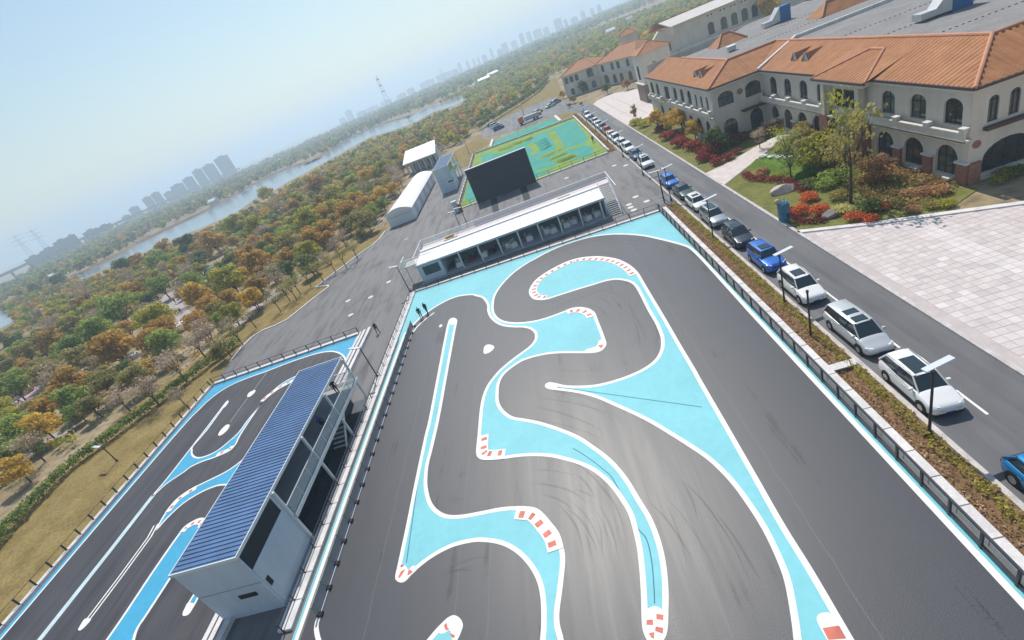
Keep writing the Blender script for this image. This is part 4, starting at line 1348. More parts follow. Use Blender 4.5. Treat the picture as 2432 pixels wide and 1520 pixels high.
up_main = [(46.0, 2.1, 5.25, 6.9, .7), (50.2, 2.1, 5.25, 6.9, .7), (54.35, 2.0, 5.25, 6.9, .7), (66.6, 1.8, 5.35, 7.0, .6), (70.7, 2.0, 5.35, 7.0, .75), (74.85, 2.0, 5.35, 7.0, .75), (79.0, 2.1, 5.35, 7.0, .8)]
up_port = [(61.2, 5.4, 5.1, 7.2, 0.02)]
gf_main = [(46.4, 2.6, 0.5, 2.15, 1.2), (50.6, 2.7, 0.5, 2.15, 1.2), (54.8, 2.7, 0.5, 2.15, 1.2), (67.6, 2.5, 0.5, 2.3, 1.2), (71.5, 2.5, 0.5, 2.3, 1.2), (75.4, 2.5, 0.5, 2.3, 1.2), (79.2, 2.4, 0.5, 2.3, 1.3)]
arch_wall(fX, 44.0, 82.5, 0, 4.4, gf_main, .35).build('wall', M_stucco, villa)
arch_wall(fX, 44.0, 82.5, 4.4, 8.6, up_main + up_port, .3).build('wall', M_stucco, villa)
for op in gf_main:
    arch_window(fX, op, villa, .32, 3)
for op in up_main:
    arch_window(fX, op, villa, .26, 2)
arch_window(fX, up_port[0], villa, .28, 5)
up_side = [(37.3, .85, 5.2, 7.0, .4), (38.95, .85, 5.2, 7.0, .4), (42.6, .85, 5.2, 7.0, .4), (44.2, .85, 5.2, 7.0, .4), (48, 2.0, 5.2, 7.0, .6)]
gf_side = [(38.9, 4.2, 0.6, 1.9, 1.5), (45.0, 4.2, 0.6, 1.9, 1.5)]
arch_wall(fY44, 35.6, 62, 0, 4.6, gf_side, .35).build('wall', M_stucco, villa)
arch_wall(fY44, 35.6, 62, 4.6, 8.6, up_side, .3).build('wall', M_stucco, villa)
for op in gf_side:
    arch_window(fY44, op, villa, .3, 4)
for op in up_side:
    arch_window(fY44, op, villa, .22, 2)
end_up = [(30.0, 2.4, 5.45, 6.7, .85), (34.2, 2.4, 5.4, 6.7, .85)]
end_gf = [(30.2, 2.2, 0.5, 2.2, 1.1), (34.3, 2.0, 0.3, 2.3, 1.1)]
arch_wall(fY82, 27.9, 35.6, 0, 4.4, end_gf, .35).build('wall', M_stucco, villa)
arch_wall(fY82, 27.9, 35.6, 4.4, 8.6, end_up, .3).build('wall', M_stucco, villa)
for op in end_up + end_gf:
    arch_window(fY82, op, villa, .26, 3)
w_up = [(84.8, 1.0, 5.3, 6.9, .4), (87.4, 1.0, 5.3, 6.9, .4), (90.0, 1.0, 5.3, 6.9, .4), (93.4, 2.0, 5.3, 7.0, .7), (97.4, 2.0, 5.3, 7.0, .7), (101.5, 2.0, 5.3, 7.0, .7), (107.0, 3.0, 5.0, 7.4, .05), (113.7, 2.2, 5.3, 7.0, .7), (118.0, 2.4, 5.3, 7.0, .7)]
w_gf = [(86, 2.2, .5, 2.2, 1.1), (90.2, 2.2, .5, 2.2, 1.1), (94.4, 2.2, .5, 2.2, 1.1), (98.6, 2.2, .5, 2.2, 1.1), (107, 2.4, .3, 2.2, 1.1), (113, 2.2, .5, 2.2, 1.1)]
arch_wall(fX27, 82.5, 121, 0, 4.4, w_gf, .35).build('wall', M_stucco, villa)
arch_wall(fX27, 82.5, 121, 4.4, 8.6, w_up, .3).build('wall', M_stucco, villa)
for op in w_up + w_gf:
    arch_window(fX27, op, villa, .26, 2)
MB().box(28.4, 60, 121.0, 121.2, 0, 10.9).build('wall', M_stucco, villa)
MB().box(61.8, 62.0, 44.2, 121, 0, 10.9).build('wall', M_stucco, villa)
# floors behind the glass so that rooms read dark
MB().box(36.3, 61.8, 44.4, 120.8, 4.2, 4.35).build('floor', M_floor, villa)
MB().box(28.6, 36.3, 82.9, 120.8, 4.2, 4.35).build('floor', M_floor, villa)
# balcony parapets
M_balc = M_stucco
for (x0, x1, y0, y1) in ((34.85, 35.6, 43.7, 57.2), (34.85, 35.6, 65.2, 82.3), (27.15, 27.9, 82.3, 104.4), (27.15, 27.9, 109.5, 120)):
    MB().box(x0, x0 + .18, y0, y1, 4.2, 5.0).build('parapet', M_balc, villa)
    MB().box(x0, x1, y0, y1, 4.15, 4.3).build('balcony_floor', M_balc, villa)
    MB().box(x0 - .05, x0 + .24, y0, y1, 5.0, 5.1).build('coping', M_trim, villa)
    k = y0 + .25
    while k < y1:
        MB().box(x0 - .06, x0 + .32, k - .28, k + .28, 5.1, 5.42).build('pedestal', M_trim, villa)
        MB().box(x0 - .12, x0 + .38, k - .34, k + .34, 5.42, 5.5).build('pedestal_cap', M_trim, villa)
        k += 4.15
# portico
for y in (57.9, 64.5):
    MB().box(34.6, 35.2, y - .35, y + .35, 4.4, 8.4).build('column', M_stucco, villa)
    MB().box(34.55, 35.6, y - .9, y + .9, 0, 4.4).build('brick_pier', M_brickp, villa)
MB().box(34.3, 35.6, 56.3, 65.3, 8.15, 8.6).build('lintel', M_trim, villa)
MB().box(34.6, 35.6, 57, 65.3, 4.2, 4.4).build('balcony_floor', M_trim, villa)
# brick piers and imposts between the arches
for y in (44.45, 48.5, 52.7, 69.55, 73.45, 77.3):
    MB().box(35.38, 35.6, y - .55, y + .55, 0, 2.0).build('brick_pier', M_brickp, villa)
    MB().box(35.25, 35.6, y - .68, y + .68, 2.0, 2.18).build('impost', M_trim, villa)
MB().box(35.6, 36.6, 43.75, 44.0, 0, 2.0).build('brick_pier', M_brickp, villa)
for y in (46.4, 50.6):
    MB().box(35.0, 35.5, y - 1.15, y - .35, .35, .55).build('bench', M_trim, villa)
# string course, cornice, gutters, medallions
MB().box(36.6, 62, 43.5, 44.0, 4.65, 4.95).build('tile_canopy', M_gutter, villa)
MB().box(32.0, 35.6, 81.3, 82.5, 3.75, 3.95).build('awning', M_dark, villa)
for (p, q) in (((35.3, 43.6, 8.5), (35.3, 56.2, 8.5)), ((35.3, 65.4, 8.5), (35.3, 82.2, 8.5)), ((35.4, 43.65, 8.5), (62, 43.65, 8.5)), ((27.6, 82.2, 8.5), (35.2, 82.2, 8.5)), ((27.6, 82.3, 8.5), (27.6, 120, 8.5))):
    MB().beam(p, q, .5, .22).build('cornice', M_trim, villa)
for (p, q) in (((35.12, 43.3, 8.72), (35.12, 55.9, 8.72)), ((35.12, 65.7, 8.72), (35.12, 82.0, 8.72)), ((35.2, 43.3, 8.72), (62, 43.3, 8.72)), ((27.5, 81.98, 8.72), (35.0, 81.98, 8.72)), ((27.42, 82.1, 8.72), (27.42, 120, 8.72))):
    MB().beam(p, q, .28, .24).build('gutter', M_gutter, villa)
med = mat('terracotta medallion', (0.34, 0.14, 0.10), rough=0.8, noise=0.3, nscale=4)
MB().tube((32.2, 82.46, 6.75), (32.2, 82.5, 6.75), .45, 16).build('medallion', med, villa)
MB().tube((36.2, 43.95, 3.6), (36.2, 44.0, 3.6), .35, 16).build('medallion', med, villa)

# roof slopes with tile courses
roof = MB()
P = lambda x, y, z: (x, y, z)
roof.add([P(35.1, 43.3, EZ), P(35.1, 82.0, EZ), P(40.5, 87.3, RZ), P(40.5, 48.7, RZ)], [(0, 3, 2, 1)])
roof.add([P(35.1, 43.3, EZ), P(62, 43.3, EZ), P(62, 48.7, RZ), P(40.5, 48.7, RZ)], [(0, 1, 2, 3)])
roof.add([P(27.4, 82.0, EZ), P(35.1, 82.0, EZ), P(40.5, 87.3, RZ), P(32.8, 87.3, RZ)], [(0, 1, 2, 3)])
roof.add([P(27.4, 82.0, EZ), P(27.4, 121, EZ), P(32.8, 116, RZ), P(32.8, 87.3, RZ)], [(0, 3, 2, 1)])
roof_ob = roof.build('roof', M_tile, villa)
sl = math.hypot(RUN, RZ - EZ)
ux, uy = (RUN / sl, 0, (RZ - EZ) / sl), (0, RUN / sl, (RZ - EZ) / sl)
K = sl / RUN
step = 0.55
tile_rows(roof_ob, (35.1, 43.3, EZ), (0, 1, 0), ux, int(44.0 / step), step, sl, lo=lambda s: (s - 38.7) * K, hi=lambda s: s * K)
tile_rows(roof_ob, (35.1, 43.3, EZ), (1, 0, 0), uy, int(14 / step), step, sl, hi=lambda s: s * K, h=0.1)
tile_rows(roof_ob, (27.4, 82.0, EZ), (1, 0, 0), uy, int(13.1 / step), step, sl, lo=lambda s: (s - 7.7) * K, hi=lambda s: s * K)
tile_rows(roof_ob, (27.4, 82.0, EZ), (0, 1, 0), ux, int(38 / step), step, sl, hi=lambda s: s * K)
for p, q in (((35.1, 43.3, EZ + .06), (40.5, 48.7, RZ + .06)), ((27.4, 82, EZ + .06), (32.8, 87.3, RZ + .06)), ((40.5, 48.7, RZ + .05), (40.5, 87.3, RZ + .05)), ((40.5, 48.7, RZ + .05), (62, 48.7, RZ + .05)), ((32.8, 87.3, RZ + .05), (40.5, 87.3, RZ + .05)), ((32.8, 87.3, RZ + .05), (32.8, 110, RZ + .05))):
    MB().tube(p, q, .17, 8).build('ridge_cap', M_ridge, roof_ob)
MB().sheet([(40.4, 48.6), (62, 48.6), (62, 121), (50, 121), (38.5, 110.5), (32.7, 110.5), (32.7, 87.2), (40.4, 87.2)], RZ - .12).build('flat_roof', M_felt, villa)
for y in (56, 64, 72, 92, 101):
    m = MB()
    for k in range(34):
        x = 41.2 + k * .6
        m.box(x, x + .22, y - .05, y + .05, RZ - .12, RZ - .06)
    o = m.build('roof_vents', M_gutter, villa)
    o['kind'] = 'stuff'
# fire wall over the roof
fw = MB()
fw.beam((34.95, 81.9, EZ + .15), (41.6, 83.5, RZ + .25), .42, .35)
fw.build('fire_wall', M_conc, villa)
MB().beam((41.6, 83.55, RZ + .1), (61.5, 83.55, RZ + .1), .4, .45).build('fire_wall', M_conc, villa)
# portico roof
pr = MB()
pr.add([(34.15, 55.8, EZ - .05), (34.15, 65.8, EZ - .05), (38.6, 61.8, 10.5), (38.6, 59.6, 10.5), (39.2, 55.8, 10.46), (39.2, 65.8, 10.46)], [(0, 3, 2, 1), (0, 4, 3), (1, 2, 5)])
pro = pr.build('portico_roof', M_tile, villa)
tile_rows(pro, (34.15, 55.8, EZ - .04), (0, 1, 0), (4.45, 0, 1.75), 18, .55, 4.75, hi=lambda s: min(s, 10 - s) * 1.2)
for p, q in (((34.15, 55.8, EZ), (38.6, 59.6, 10.55)), ((34.15, 65.8, EZ), (38.6, 61.8, 10.55)), ((38.6, 59.6, 10.55), (38.6, 61.8, 10.55))):
    MB().tube(p, q, .14, 8).build('ridge_cap', M_ridge, pro)
MB().beam((34.15, 55.8, 8.66), (34.15, 65.8, 8.66), .26, .22).build('gutter', M_gutter, villa)


def dormer(x, y, s=1.0):
    z = EZ + (x - 35.1) * (RZ - EZ) / RUN if x > 33.9 else EZ + (x - 27.4) * (RZ - EZ) / RUN
    d = MB()
    w, h, L = .7 * s, .95 * s, 2.9 * s
    d.add([(x, y - w, z - .1), (x, y + w, z - .1), (x, y, z + h), (x + L, y, z + h + .1)], [(0, 3, 2), (1, 2, 3)])
    o = d.build('dormer', M_tile, villa)
    f = MB()
    f.add([(x + .08, y - w, z - .15), (x + .08, y + w, z - .15), (x + .08, y, z + h - .02)], [(0, 2, 1)])
    f.tube((x, y - w - .08, z), (x, y, z + h + .08), .1, 6)
    f.tube((x, y + w + .08, z), (x, y, z + h + .08), .1, 6)
    f.build('dormer_front', M_galv, o)


for y in (72.6, 75.4):
    dormer(37.0, y)
for y in (89.8, 92.4):
    dormer(29.2, y)
# plant on the flat roof
for (x, y, s, lab) in ((44.6, 63.6, 1.0, 'near'), (46.8, 105.6, .9, 'far')):
    d = MB()
    d.box(x, x + 1.6 * s, y - .7, y + .7, RZ + .1, RZ + .8)
    d.hexa([(x + 1.6 * s, y - .7, RZ + .1), (x + 3.1 * s, y - .9, RZ + .1), (x + 3.1 * s, y + .9, RZ + .1), (x + 1.6 * s, y + .7, RZ + .1), (x + 1.6 * s, y - .7, RZ + .8), (x + 3.1 * s, y - .9, RZ + 2.5), (x + 3.1 * s, y + .9, RZ + 2.5), (x + 1.6 * s, y + .7, RZ + .8)])
    d.build('duct', M_galv, villa)
    MB().box(x + 3.12 * s, x + 5.2 * s, y - .95, y + .95, RZ - .1, RZ + 2.5).build('plant_unit', M_acblue, villa)
MB().box(36.0, 37.2, 94.4, 95.4, RZ, RZ + .7).build('roof_fan', M_galv, villa)
MB().box(35.85, 37.35, 94.25, 95.55, RZ + .7, RZ + .8).build('fan_hood', M_panelw, villa)
for (x0, y0, x1, y1) in ((37.5, 103.5, 43, 109), (50, 92, 58, 97)):
    h = MB()
    xm, ym = (x0 + x1) / 2, (y0 + y1) / 2
    h.add([(x0, y0, RZ - .1), (x1, y0, RZ - .1), (x1, y1, RZ - .1), (x0, y1, RZ - .1), (x0 + 2, ym, RZ + 1.7), (x1 - 2, ym, RZ + 1.7)], [(0, 1, 5, 4), (1, 2, 5), (2, 3, 4, 5), (3, 0, 4)])
    lo = h.build('roof_lantern', M_tile, villa)
    for p, q in (((x0, y0, RZ), (x0 + 2, ym, RZ + 1.75)), ((x1, y0, RZ), (x1 - 2, ym, RZ + 1.75)), ((x0 + 2, ym, RZ + 1.75), (x1 - 2, ym, RZ + 1.75))):
        MB().tube(p, q, .15, 6).build('ridge_cap', M_ridge, lo)

# tower at the far end of the wing
tw = thing('villa_tower', 'square cream tower with stone base and terracotta hip roof at the villa wing', 'tower', (35, 142, 0))
MB().box(31.2, 38.9, 139, 146.5, 4.6, 11.7).build('wall', M_stucco, tw)
MB().box(30.9, 39.0, 138.8, 146.7, 0, 4.5).build('stone_base', mat('brown stone', (0.19, 0.135, 0.11), rough=0.95, col2=(0.28, 0.21, 0.18), nscale=1.2, bump=.5, bscale=2), tw)
MB().box(30.7, 39.2, 138.6, 146.9, 4.5, 4.75).build('ledge', M_trim, tw)
h = MB()
h.add([(30.6, 138.4, 11.7), (39.5, 138.4, 11.7), (39.5, 147.1, 11.7), (30.6, 147.1, 11.7), (34.6, 142.7, 13.6), (35.6, 142.7, 13.6)], [(0, 1, 5, 4), (1, 2, 5), (2, 3, 4, 5), (3, 0, 4), (3, 2, 1, 0)])
h.build('roof', M_tile, tw)
for p, q in (((30.6, 138.4, 11.75), (34.6, 142.7, 13.6)), ((39.5, 138.4, 11.75), (35.6, 142.7, 13.6)), ((34.6, 142.7, 13.62), (35.6, 142.7, 13.62))):
    MB().tube(p, q, .15, 6).build('ridge_cap', M_ridge, tw)
arch_window(lambda u, z, d: (31.17 + d, u, z), (142.6, 1.6, 5.6, 8.2, .8), tw, .0, 2)
arch_window(lambda u, z, d: (u, 138.97 + d, z), (34.6, .9, 6.6, 8.6, .5), tw, .0, 2, mat('blind arch', (0.40, 0.36, 0.35), rough=.9))


def far_block(name, label, p0, p1, depth_, h, rh, wins, group=None, roof_m=None, over=.7):
    """hip-roofed block whose front runs from p0 to p1"""
    a, b = Vector((*p0, 0)), Vector((*p1, 0))
    d = (b - a)
    L = d.length
    d.normalize()
    n = Vector((-d.y, d.x, 0))
    if n.dot(a) < 0:
        n = -n
    r = thing(name, label, 'building', (a.x, a.y, 0), group=group)
    q = [a, b, b + n * depth_, a + n * depth_]
    MB().prism([(v.x, v.y) for v in q], 0, h).build('wall', M_stucco, r)
    e = [a - d * over - n * over, b + d * over - n * over, b + d * over + n * (depth_ + over), a - d * over + n * (depth_ + over)]
    t1, t2 = a + d * min(depth_ / 2, L * .4) + n * depth_ / 2, b - d * min(depth_ / 2, L * .4) + n * depth_ / 2
    m = MB()
    m.add([(v.x, v.y, h) for v in e] + [(t1.x, t1.y, h + rh), (t2.x, t2.y, h + rh)], [(0, 1, 5, 4), (1, 2, 5), (2, 3, 4, 5), (3, 0, 4), (3, 2, 1, 0)])
    ro = m.build('roof', roof_m or M_tile, r)
    for p, s_ in ((e[0], t1), (e[1], t2)):
        MB().tube((p.x, p.y, h + .05), (s_.x, s_.y, h + rh + .05), .16, 6).build('ridge_cap', M_ridge, ro)
    MB().tube((t1.x, t1.y, h + rh + .05), (t2.x, t2.y, h + rh + .05), .16, 6).build('ridge_cap', M_ridge, ro)

    def pt(u, z, dd):
        v = a + d * u + n * dd
        return (v.x, v.y, z)
    for op in wins:
        arch_window(pt, op, r, -.03, 2)
    return r, pt


b1, pt1 = far_block('side_villa', 'cream villa wing with terracotta roof behind the far forecourt, left part', (17.4, 212), (30.4, 205.5), 13, 8.0, 3.2, [(1.6, 1.3, 5.0, 6.6, .6), (3.8, 1.3, 5.0, 6.6, .6), (6.0, 1.3, 5.0, 6.6, .6), (11.5, 2.4, 4.6, 6.8, .8), (3, 1.4, .5, 2.2, .7), (8, 2.6, .2, 2.6, 1.2), (12, 1.6, .5, 2.2, .8)])
MB().beam(Vector(pt1(9.5, 4.2, -.8)), Vector(pt1(14.2, 4.2, -.8)), 1.6, .2).build('balcony', M_trim, b1)
b2, pt2 = far_block('side_villa', 'cream villa wing with terracotta roof behind the far forecourt, right part', (30.6, 205), (40.5, 184.5), 13, 8.0, 3.4, [(3, 1.4, 5.0, 6.6, .7), (9, 1.4, 5.0, 6.6, .7), (12.5, 1.4, 5.0, 6.6, .7), (18, 1.4, 5.0, 6.6, .7), (4, 2.6, .2, 2.6, 1.2), (9, 1.8, .4, 2.4, .9), (13, 1.8, .4, 2.4, .9), (18, 1.8, .4, 2.4, .9)])
MB().beam(Vector(pt2(.5, 4.2, -.7)), Vector(pt2(22, 4.2, -.7)), 1.4, .2).build('balcony', M_trim, b2)
b3, _ = far_block('stair_tower', 'small tower with terracotta roof rising behind the far villa wing', (46, 232), (52.5, 230), 6, 12.0, 2.0, [])
# hall behind the villa
bh = thing('hall', 'long cream hall with pale sloping roof and arched windows behind the villa', 'building', (56, 188, 0))
arch_ops = []


def onY(c, x, y, Y):
    v = ray(c, x, y)
    t = Y / v.y
    return v.x * t, CAM_H + v.z * t


for cxx, cyy in ((1255, 325), (1385, 275), (1490, 215), (1595, 165), (1700, 125), (1810, 80), (1900, 40)):
    X, Z = onY('RL', cxx, cyy, 188)
    arch_ops.append((X, 2.1, 4.4, 7.2, .95))
fYh = lambda u, z, d: (u, 188 + d, z)
arch_wall(fYh, 55, 120, 0, 11.2, arch_ops, .5).build('wall', M_stucco, bh)
for op in arch_ops:
    arch_window(fYh, op, bh, .4, 2)
    for dx in (-.6, .6):
        MB().tube((op[0] + dx, 187.96, 10.3), (op[0] + dx, 188.02, 10.3), .28, 10).build('vent', M_frame, bh)
MB().hexa([(54, 187.2, 11.2), (121, 187.2, 11.2), (121, 201, 12.8), (54, 201, 12.8), (54, 187.2, 11.5), (121, 187.2, 11.5), (121, 201, 13.1), (54, 201, 13.1)]).build('roof', mat('pale roof', (0.58, 0.54, 0.50), rough=.8, noise=.06, nscale=.3), bh)
MB().hexa([(52, 201.1, 12.0), (121, 201.1, 12.0), (121, 209, 10.5), (52, 209, 10.5), (52, 201.1, 13.4), (121, 201.1, 13.4), (121, 209, 11), (52, 209, 11)]).build('rear_roof', M_tile, bh)
MB().box(55, 56, 188.2, 208, 0, 11.2).build('end_wall', M_stucco, bh)
gab = MB()
gp = [(0, 0), (0, 8.4), (2.5, 9.4), (5, 11.6), (7.5, 9.6), (10, 8.4), (10, 0)]
gab.add([(45 + u, 187 + u * .1, z) for u, z in gp] + [(45 + u, 189 + u * .1, z) for u, z in gp], [tuple(range(7))[::-1], tuple(range(7, 14))] + [(i, (i + 1) % 7, 7 + (i + 1) % 7, 7 + i) for i in range(7)])
gab.build('gable', M_stucco, bh)
for u in (47.5, 52):
    arch_window(lambda q, z, d: (q, 186.95 + (q - 45) * .1 + d, z), (u, 2.2, 4.6, 6.4, 1.0), bh, -.03, 2)
MB().box(55, 120, 185.0, 188, 3.6, 4.0).build('walkway', M_trim, bh)
# ================================================================ vehicles, lamps, people, garden objects
M_tyre = mat('car tyre', (0.02, 0.02, 0.022), rough=0.85)
M_rim = mat('alloy rim', (0.42, 0.43, 0.45), rough=0.35, metal=0.7)
M_carglass = mat('car glass', (0.02, 0.034, 0.042), rough=0.05, spec=0.9)
M_headl = mat('headlamp lens', (0.72, 0.75, 0.78), rough=0.12, spec=0.7)
M_taill = mat('tail lamp', (0.5, 0.02, 0.02), rough=0.2, spec=0.6)
M_trimb = mat('black trim', (0.02, 0.02, 0.022), rough=0.55)
M_plate = mat('blue number plate', (0.02, 0.06, 0.35), rough=0.5)
PAINT = {}


def paint(name, c, metal=0.15):
    if name not in PAINT:
        PAINT[name] = mat('car paint ' + name, c, rough=0.32, spec=0.5, metal=metal, coat=0.6)
    return PAINT[name]


def lerp_tab(tab, t):
    for (a, va), (b, vb) in zip(tab, tab[1:]):
        if t <= b:
            k = (t - a) / (b - a)
            k = k * k * (3 - 2 * k) * 0.5 + k * 0.5
            return va + (vb - va) * k
    return tab[-1][1]


SHAPES = {
    # length, width, height, cowl, screen top, roof rear, tail base (fractions), belt height, hood front height
    'suv': dict(L=4.7, W=1.9, H=1.70, c=.27, w=.43, r=.90, b=.985, belt=1.05, nose=.88, rails=True),
    'van': dict(L=5.2, W=1.88, H=1.76, c=.21, w=.37, r=.93, b=.99, belt=1.05, nose=.82, rails=False),
    'sedan': dict(L=4.75, W=1.84, H=1.46, c=.30, w=.45, r=.74, b=.90, belt=.94, nose=.78, rails=False),
    'hatch': dict(L=4.2, W=1.78, H=1.52, c=.26, w=.41, r=.87, b=.985, belt=.96, nose=.80, rails=False),
    'boxy': dict(L=4.5, W=1.88, H=1.75, c=.31, w=.42, r=.94, b=.985, belt=1.10, nose=1.0, rails=True),
}


def car_proto(shape, colour, roof_glass=None, detail=True):
    s = SHAPES[shape]
    L, W, H = s['L'], s['W'], s['H']
    body_m = paint(*colour)
    root = thing('parked_car', '', 'car')
    hw = W / 2
    zb = s['belt']
    wt = [(0, .70), (.015, .82), (.05, .92), (.12, .985), (.25, 1.0), (.8, 1.0), (.93, .97), (.98, .90), (1, .80)]
    lo = [(0, .42), (.02, .30), (.06, .22), (.15, .20), (.85, .20), (.94, .24), (1, .42)]
    if shape == 'sedan':
        top = [(0, .60), (.02, s['nose'] - .08), (.08, s['nose']), (s['c'], zb), (.5, zb + .02), (s['b'], zb + .04), (.97, zb - .02), (1, zb - .22)]
    else:
        top = [(0, .62), (.02, s['nose'] - .08), (.08, s['nose']), (s['c'], zb), (.5, zb + .02), (s['b'] - .03, zb + .03), (.985, zb - .02), (1, zb - .2)]
    st = [0, .012, .03, .06, .10, .15, .2, .25, .3, .36, .42, .5, .58, .66, .74, .80, .86, .91, .95, .975, .99, 1.0]
    mb = MB()
    prof_n = 0
    rings = []
    for t in st:
        w = hw * lerp_tab(wt, t)
        z0, z1 = lerp_tab(lo, t), lerp_tab(top, t)
        zs = z0 + (z1 - z0) * .80
        half = [(w * .86, z0), (w * .975, z0 + .07), (w, z0 + (zs - z0) * .45), (w * .995, z0 + (zs - z0) * .75), (w * .965, zs), (w * .90, z1 - .035), (w * .80, z1 - .01), (w * .4, z1 + .012), (0, z1 + .018)]
        ring = [(x, z) for x, z in half] + [(-x, z) for x, z in half[-2::-1]]
        rings.append([(x, -L / 2 + t * L, z) for x, z in ring])
    n = len(rings[0])
    for r in rings:
        mb.v += r
    for i in range(len(rings) - 1):
        for j in range(n - 1):
            mb.f.append((i * n + j, i * n + j + 1, (i + 1) * n + j + 1, (i + 1) * n + j))
            mb.mi.append(0)
        mb.f.append(((i + 1) * n, (i + 1) * n + n - 1, i * n + n - 1, i * n))
        mb.mi.append(0)
    mb.f.append(tuple(range(n - 1, -1, -1)))
    mb.f.append(tuple(range((len(rings) - 1) * n, len(rings) * n)))
    mb.mi += [0, 0]
    body = link_mesh('body', mb.mesh('body', body_m, None, True, 50), root)
    # cabin
    yc, yw, yr, yb = (-L / 2 + L * s[k] for k in ('c', 'w', 'r', 'b'))
    bw, rw = hw * .90, hw * .68
    zc = zb - .02
    zr = H - .06
    A, B = (bw * .92, yc, zc), (rw * .95, yw, zr)
    Cc, D = (rw * .93, yr, zr - .04), (bw * .90, yb, zc + .04)
    m = lambda p: (-p[0], p[1], p[2])

    def quad(name, q, mt, par=root):
        l = MB()
        l.add(q, [tuple(range(len(q)))])
        return link_mesh(name, l.mesh(name, mt), par)
    quad('windscreen', [m(A), A, B, m(B)], M_carglass)
    quad('rear_window', [D, m(D), m(Cc), Cc], M_carglass)
    ym = (yw + yr) / 2
    E_, F_ = (bw, (yc + yb) / 2, zc + .01), (rw, ym, zr + .01)
    for sg in (1, -1):
        f = (lambda p: p) if sg == 1 else m
        q1 = [f(A), f(E_), f(F_), f(B)]
        q2 = [f(E_), f(D), f(Cc), f(F_)]
        quad('side_window', q1[::-1] if sg == -1 else q1, M_carglass)
        quad('side_window', q2[::-1] if sg == -1 else q2, M_carglass)
    # roof skin and pillars
    rf = MB()
    ry = [yw - .05, yw + (yr - yw) * .25, yw + (yr - yw) * .6, yr, yr + .12]
    rz = [zr + .0, H - .015, H, H - .03, zr - .02]
    nx = 7
    for y, z in zip(ry, rz):
        for k in range(nx):
            u = -1 + 2 * k / (nx - 1)
            rf.v.append((u * rw * 1.0, y, z - .05 * u * u - (.03 if abs(u) == 1 else 0)))
    for i in range(len(ry) - 1):
        for k in range(nx - 1):
            a = i * nx + k
            rf.f.append((a, a + 1, a + nx + 1, a + nx))
            rf.mi.append(0)
    roof_o = link_mesh('roof', rf.mesh('roof', body_m, None, True, 60), root)
    for sg in (1, -1):
        pl = MB()
        f = (lambda p: Vector(p)) if sg == 1 else (lambda p: Vector(m(p)))
        pl.tube(f(A), f(B), .045, 6)
        pl.tube(f(B), f(F_), .04, 6)
        pl.tube(f(F_), f(Cc), .04, 6)
        pl.tube(f(Cc), f(D), .07, 6)
        pl.tube(f(A) - Vector((0, .0, .02)), f(E_), .03, 6)
        pl.tube(f(E_), f(D), .035, 6)
        link_mesh('cabin_frame', pl.mesh('cabin_frame', body_m, None, True, 60), root)
    # wheels
    wr = .34 if shape != 'sedan' else .32
    tm_ = MB()
    tm_.tube((-.11, 0, 0), (.11, 0, 0), wr, 18)
    tme = tm_.mesh('tyre', M_tyre, None, True, 40)
    rm_ = MB()
    rm_.tube((-.118, 0, 0), (.118, 0, 0), wr * .62, 12)
    rme = rm_.mesh('rim', M_rim)
    arch = MB()
    arch.tube((-.02, 0, 0), (.02, 0, 0), wr * 1.22, 18)
    arme = arch.mesh('wheel_arch', M_trimb)
    for x in (-1, 1):
        for y in (-L / 2 + L * .185, L / 2 - L * .20):
            o = link_mesh('wheel_arch', arme, root)
            o.location = (x * (hw - .012), y, wr + .03)
            w = bpy.data.objects.new('wheel', tme)
            COL.objects.link(w)
            w.parent = root
            w.location = (x * (hw - .085), y, wr)
            if detail:
                link_mesh('rim', rme, w)
    y0 = -L / 2
    if detail:
        for x in (-1, 1):
            l = MB()
            l.hexa([(x * hw * .52, y0 + .10, s['nose'] - .20), (x * hw * .90, y0 + .38, s['nose'] - .20), (x * hw * .86, y0 + .45, s['nose'] - .20), (x * hw * .5, y0 + .2, s['nose'] - .20), (x * hw * .52, y0 + .08, s['nose'] - .06), (x * hw * .91, y0 + .34, s['nose'] - .04), (x * hw * .86, y0 + .45, s['nose'] - .02), (x * hw * .5, y0 + .25, s['nose'] - .04)])
            link_mesh('headlight', l.mesh('headlight', M_headl), root)
            l = MB()
            l.box(x * hw * .62 - .14, x * hw * .62 + .2 * x + .0, -y0 - .14, -y0 + .012, zb - .28, zb - .08)
            link_mesh('tail_light', l.mesh('tail_light', M_taill), root)
            l = MB()
            l.hexa([(x * (bw + .02), yc + .28, zb), (x * (bw + .26), yc + .30, zb), (x * (bw + .26), yc + .42, zb), (x * (bw + .02), yc + .42, zb), (x * (bw + .02), yc + .27, zb + .15), (x * (bw + .24), yc + .30, zb + .15), (x * (bw + .24), yc + .40, zb + .15), (x * (bw + .02), yc + .42, zb + .15)])
            link_mesh('mirror', l.mesh('mirror', body_m), root)
            l = MB()
            l.box(x * hw - .012, x * hw + .012, -L * .28, L * .27, .24, .36)
            link_mesh('sill_trim', l.mesh('sill_trim', M_trimb), root)
            for yy in (-.02, .24):
                l = MB()
                l.box(x * hw * .99 - .006, x * hw * .99 + .014, L * yy - .1, L * yy + .1, zb - .24, zb - .20)
                link_mesh('door_handle', l.mesh('door_handle', body_m if colour[0] != 'white' else M_rim), root)
        l = MB()
        l.hexa([(-hw * .5, y0 + .012, .48), (hw * .5, y0 + .012, .48), (hw * .5, y0 + .1, .48), (-hw * .5, y0 + .1, .48), (-hw * .56, y0 + .0, s['nose'] - .24), (hw * .56, y0 + .0, s['nose'] - .24), (hw * .56, y0 + .1, s['nose'] - .24), (-hw * .56, y0 + .1, s['nose'] - .24)])
        link_mesh('grille', l.mesh('grille', M_trimb), root)
        l = MB()
        l.box(-.22, .22, y0 - .012, y0 + .04, .36, .48)
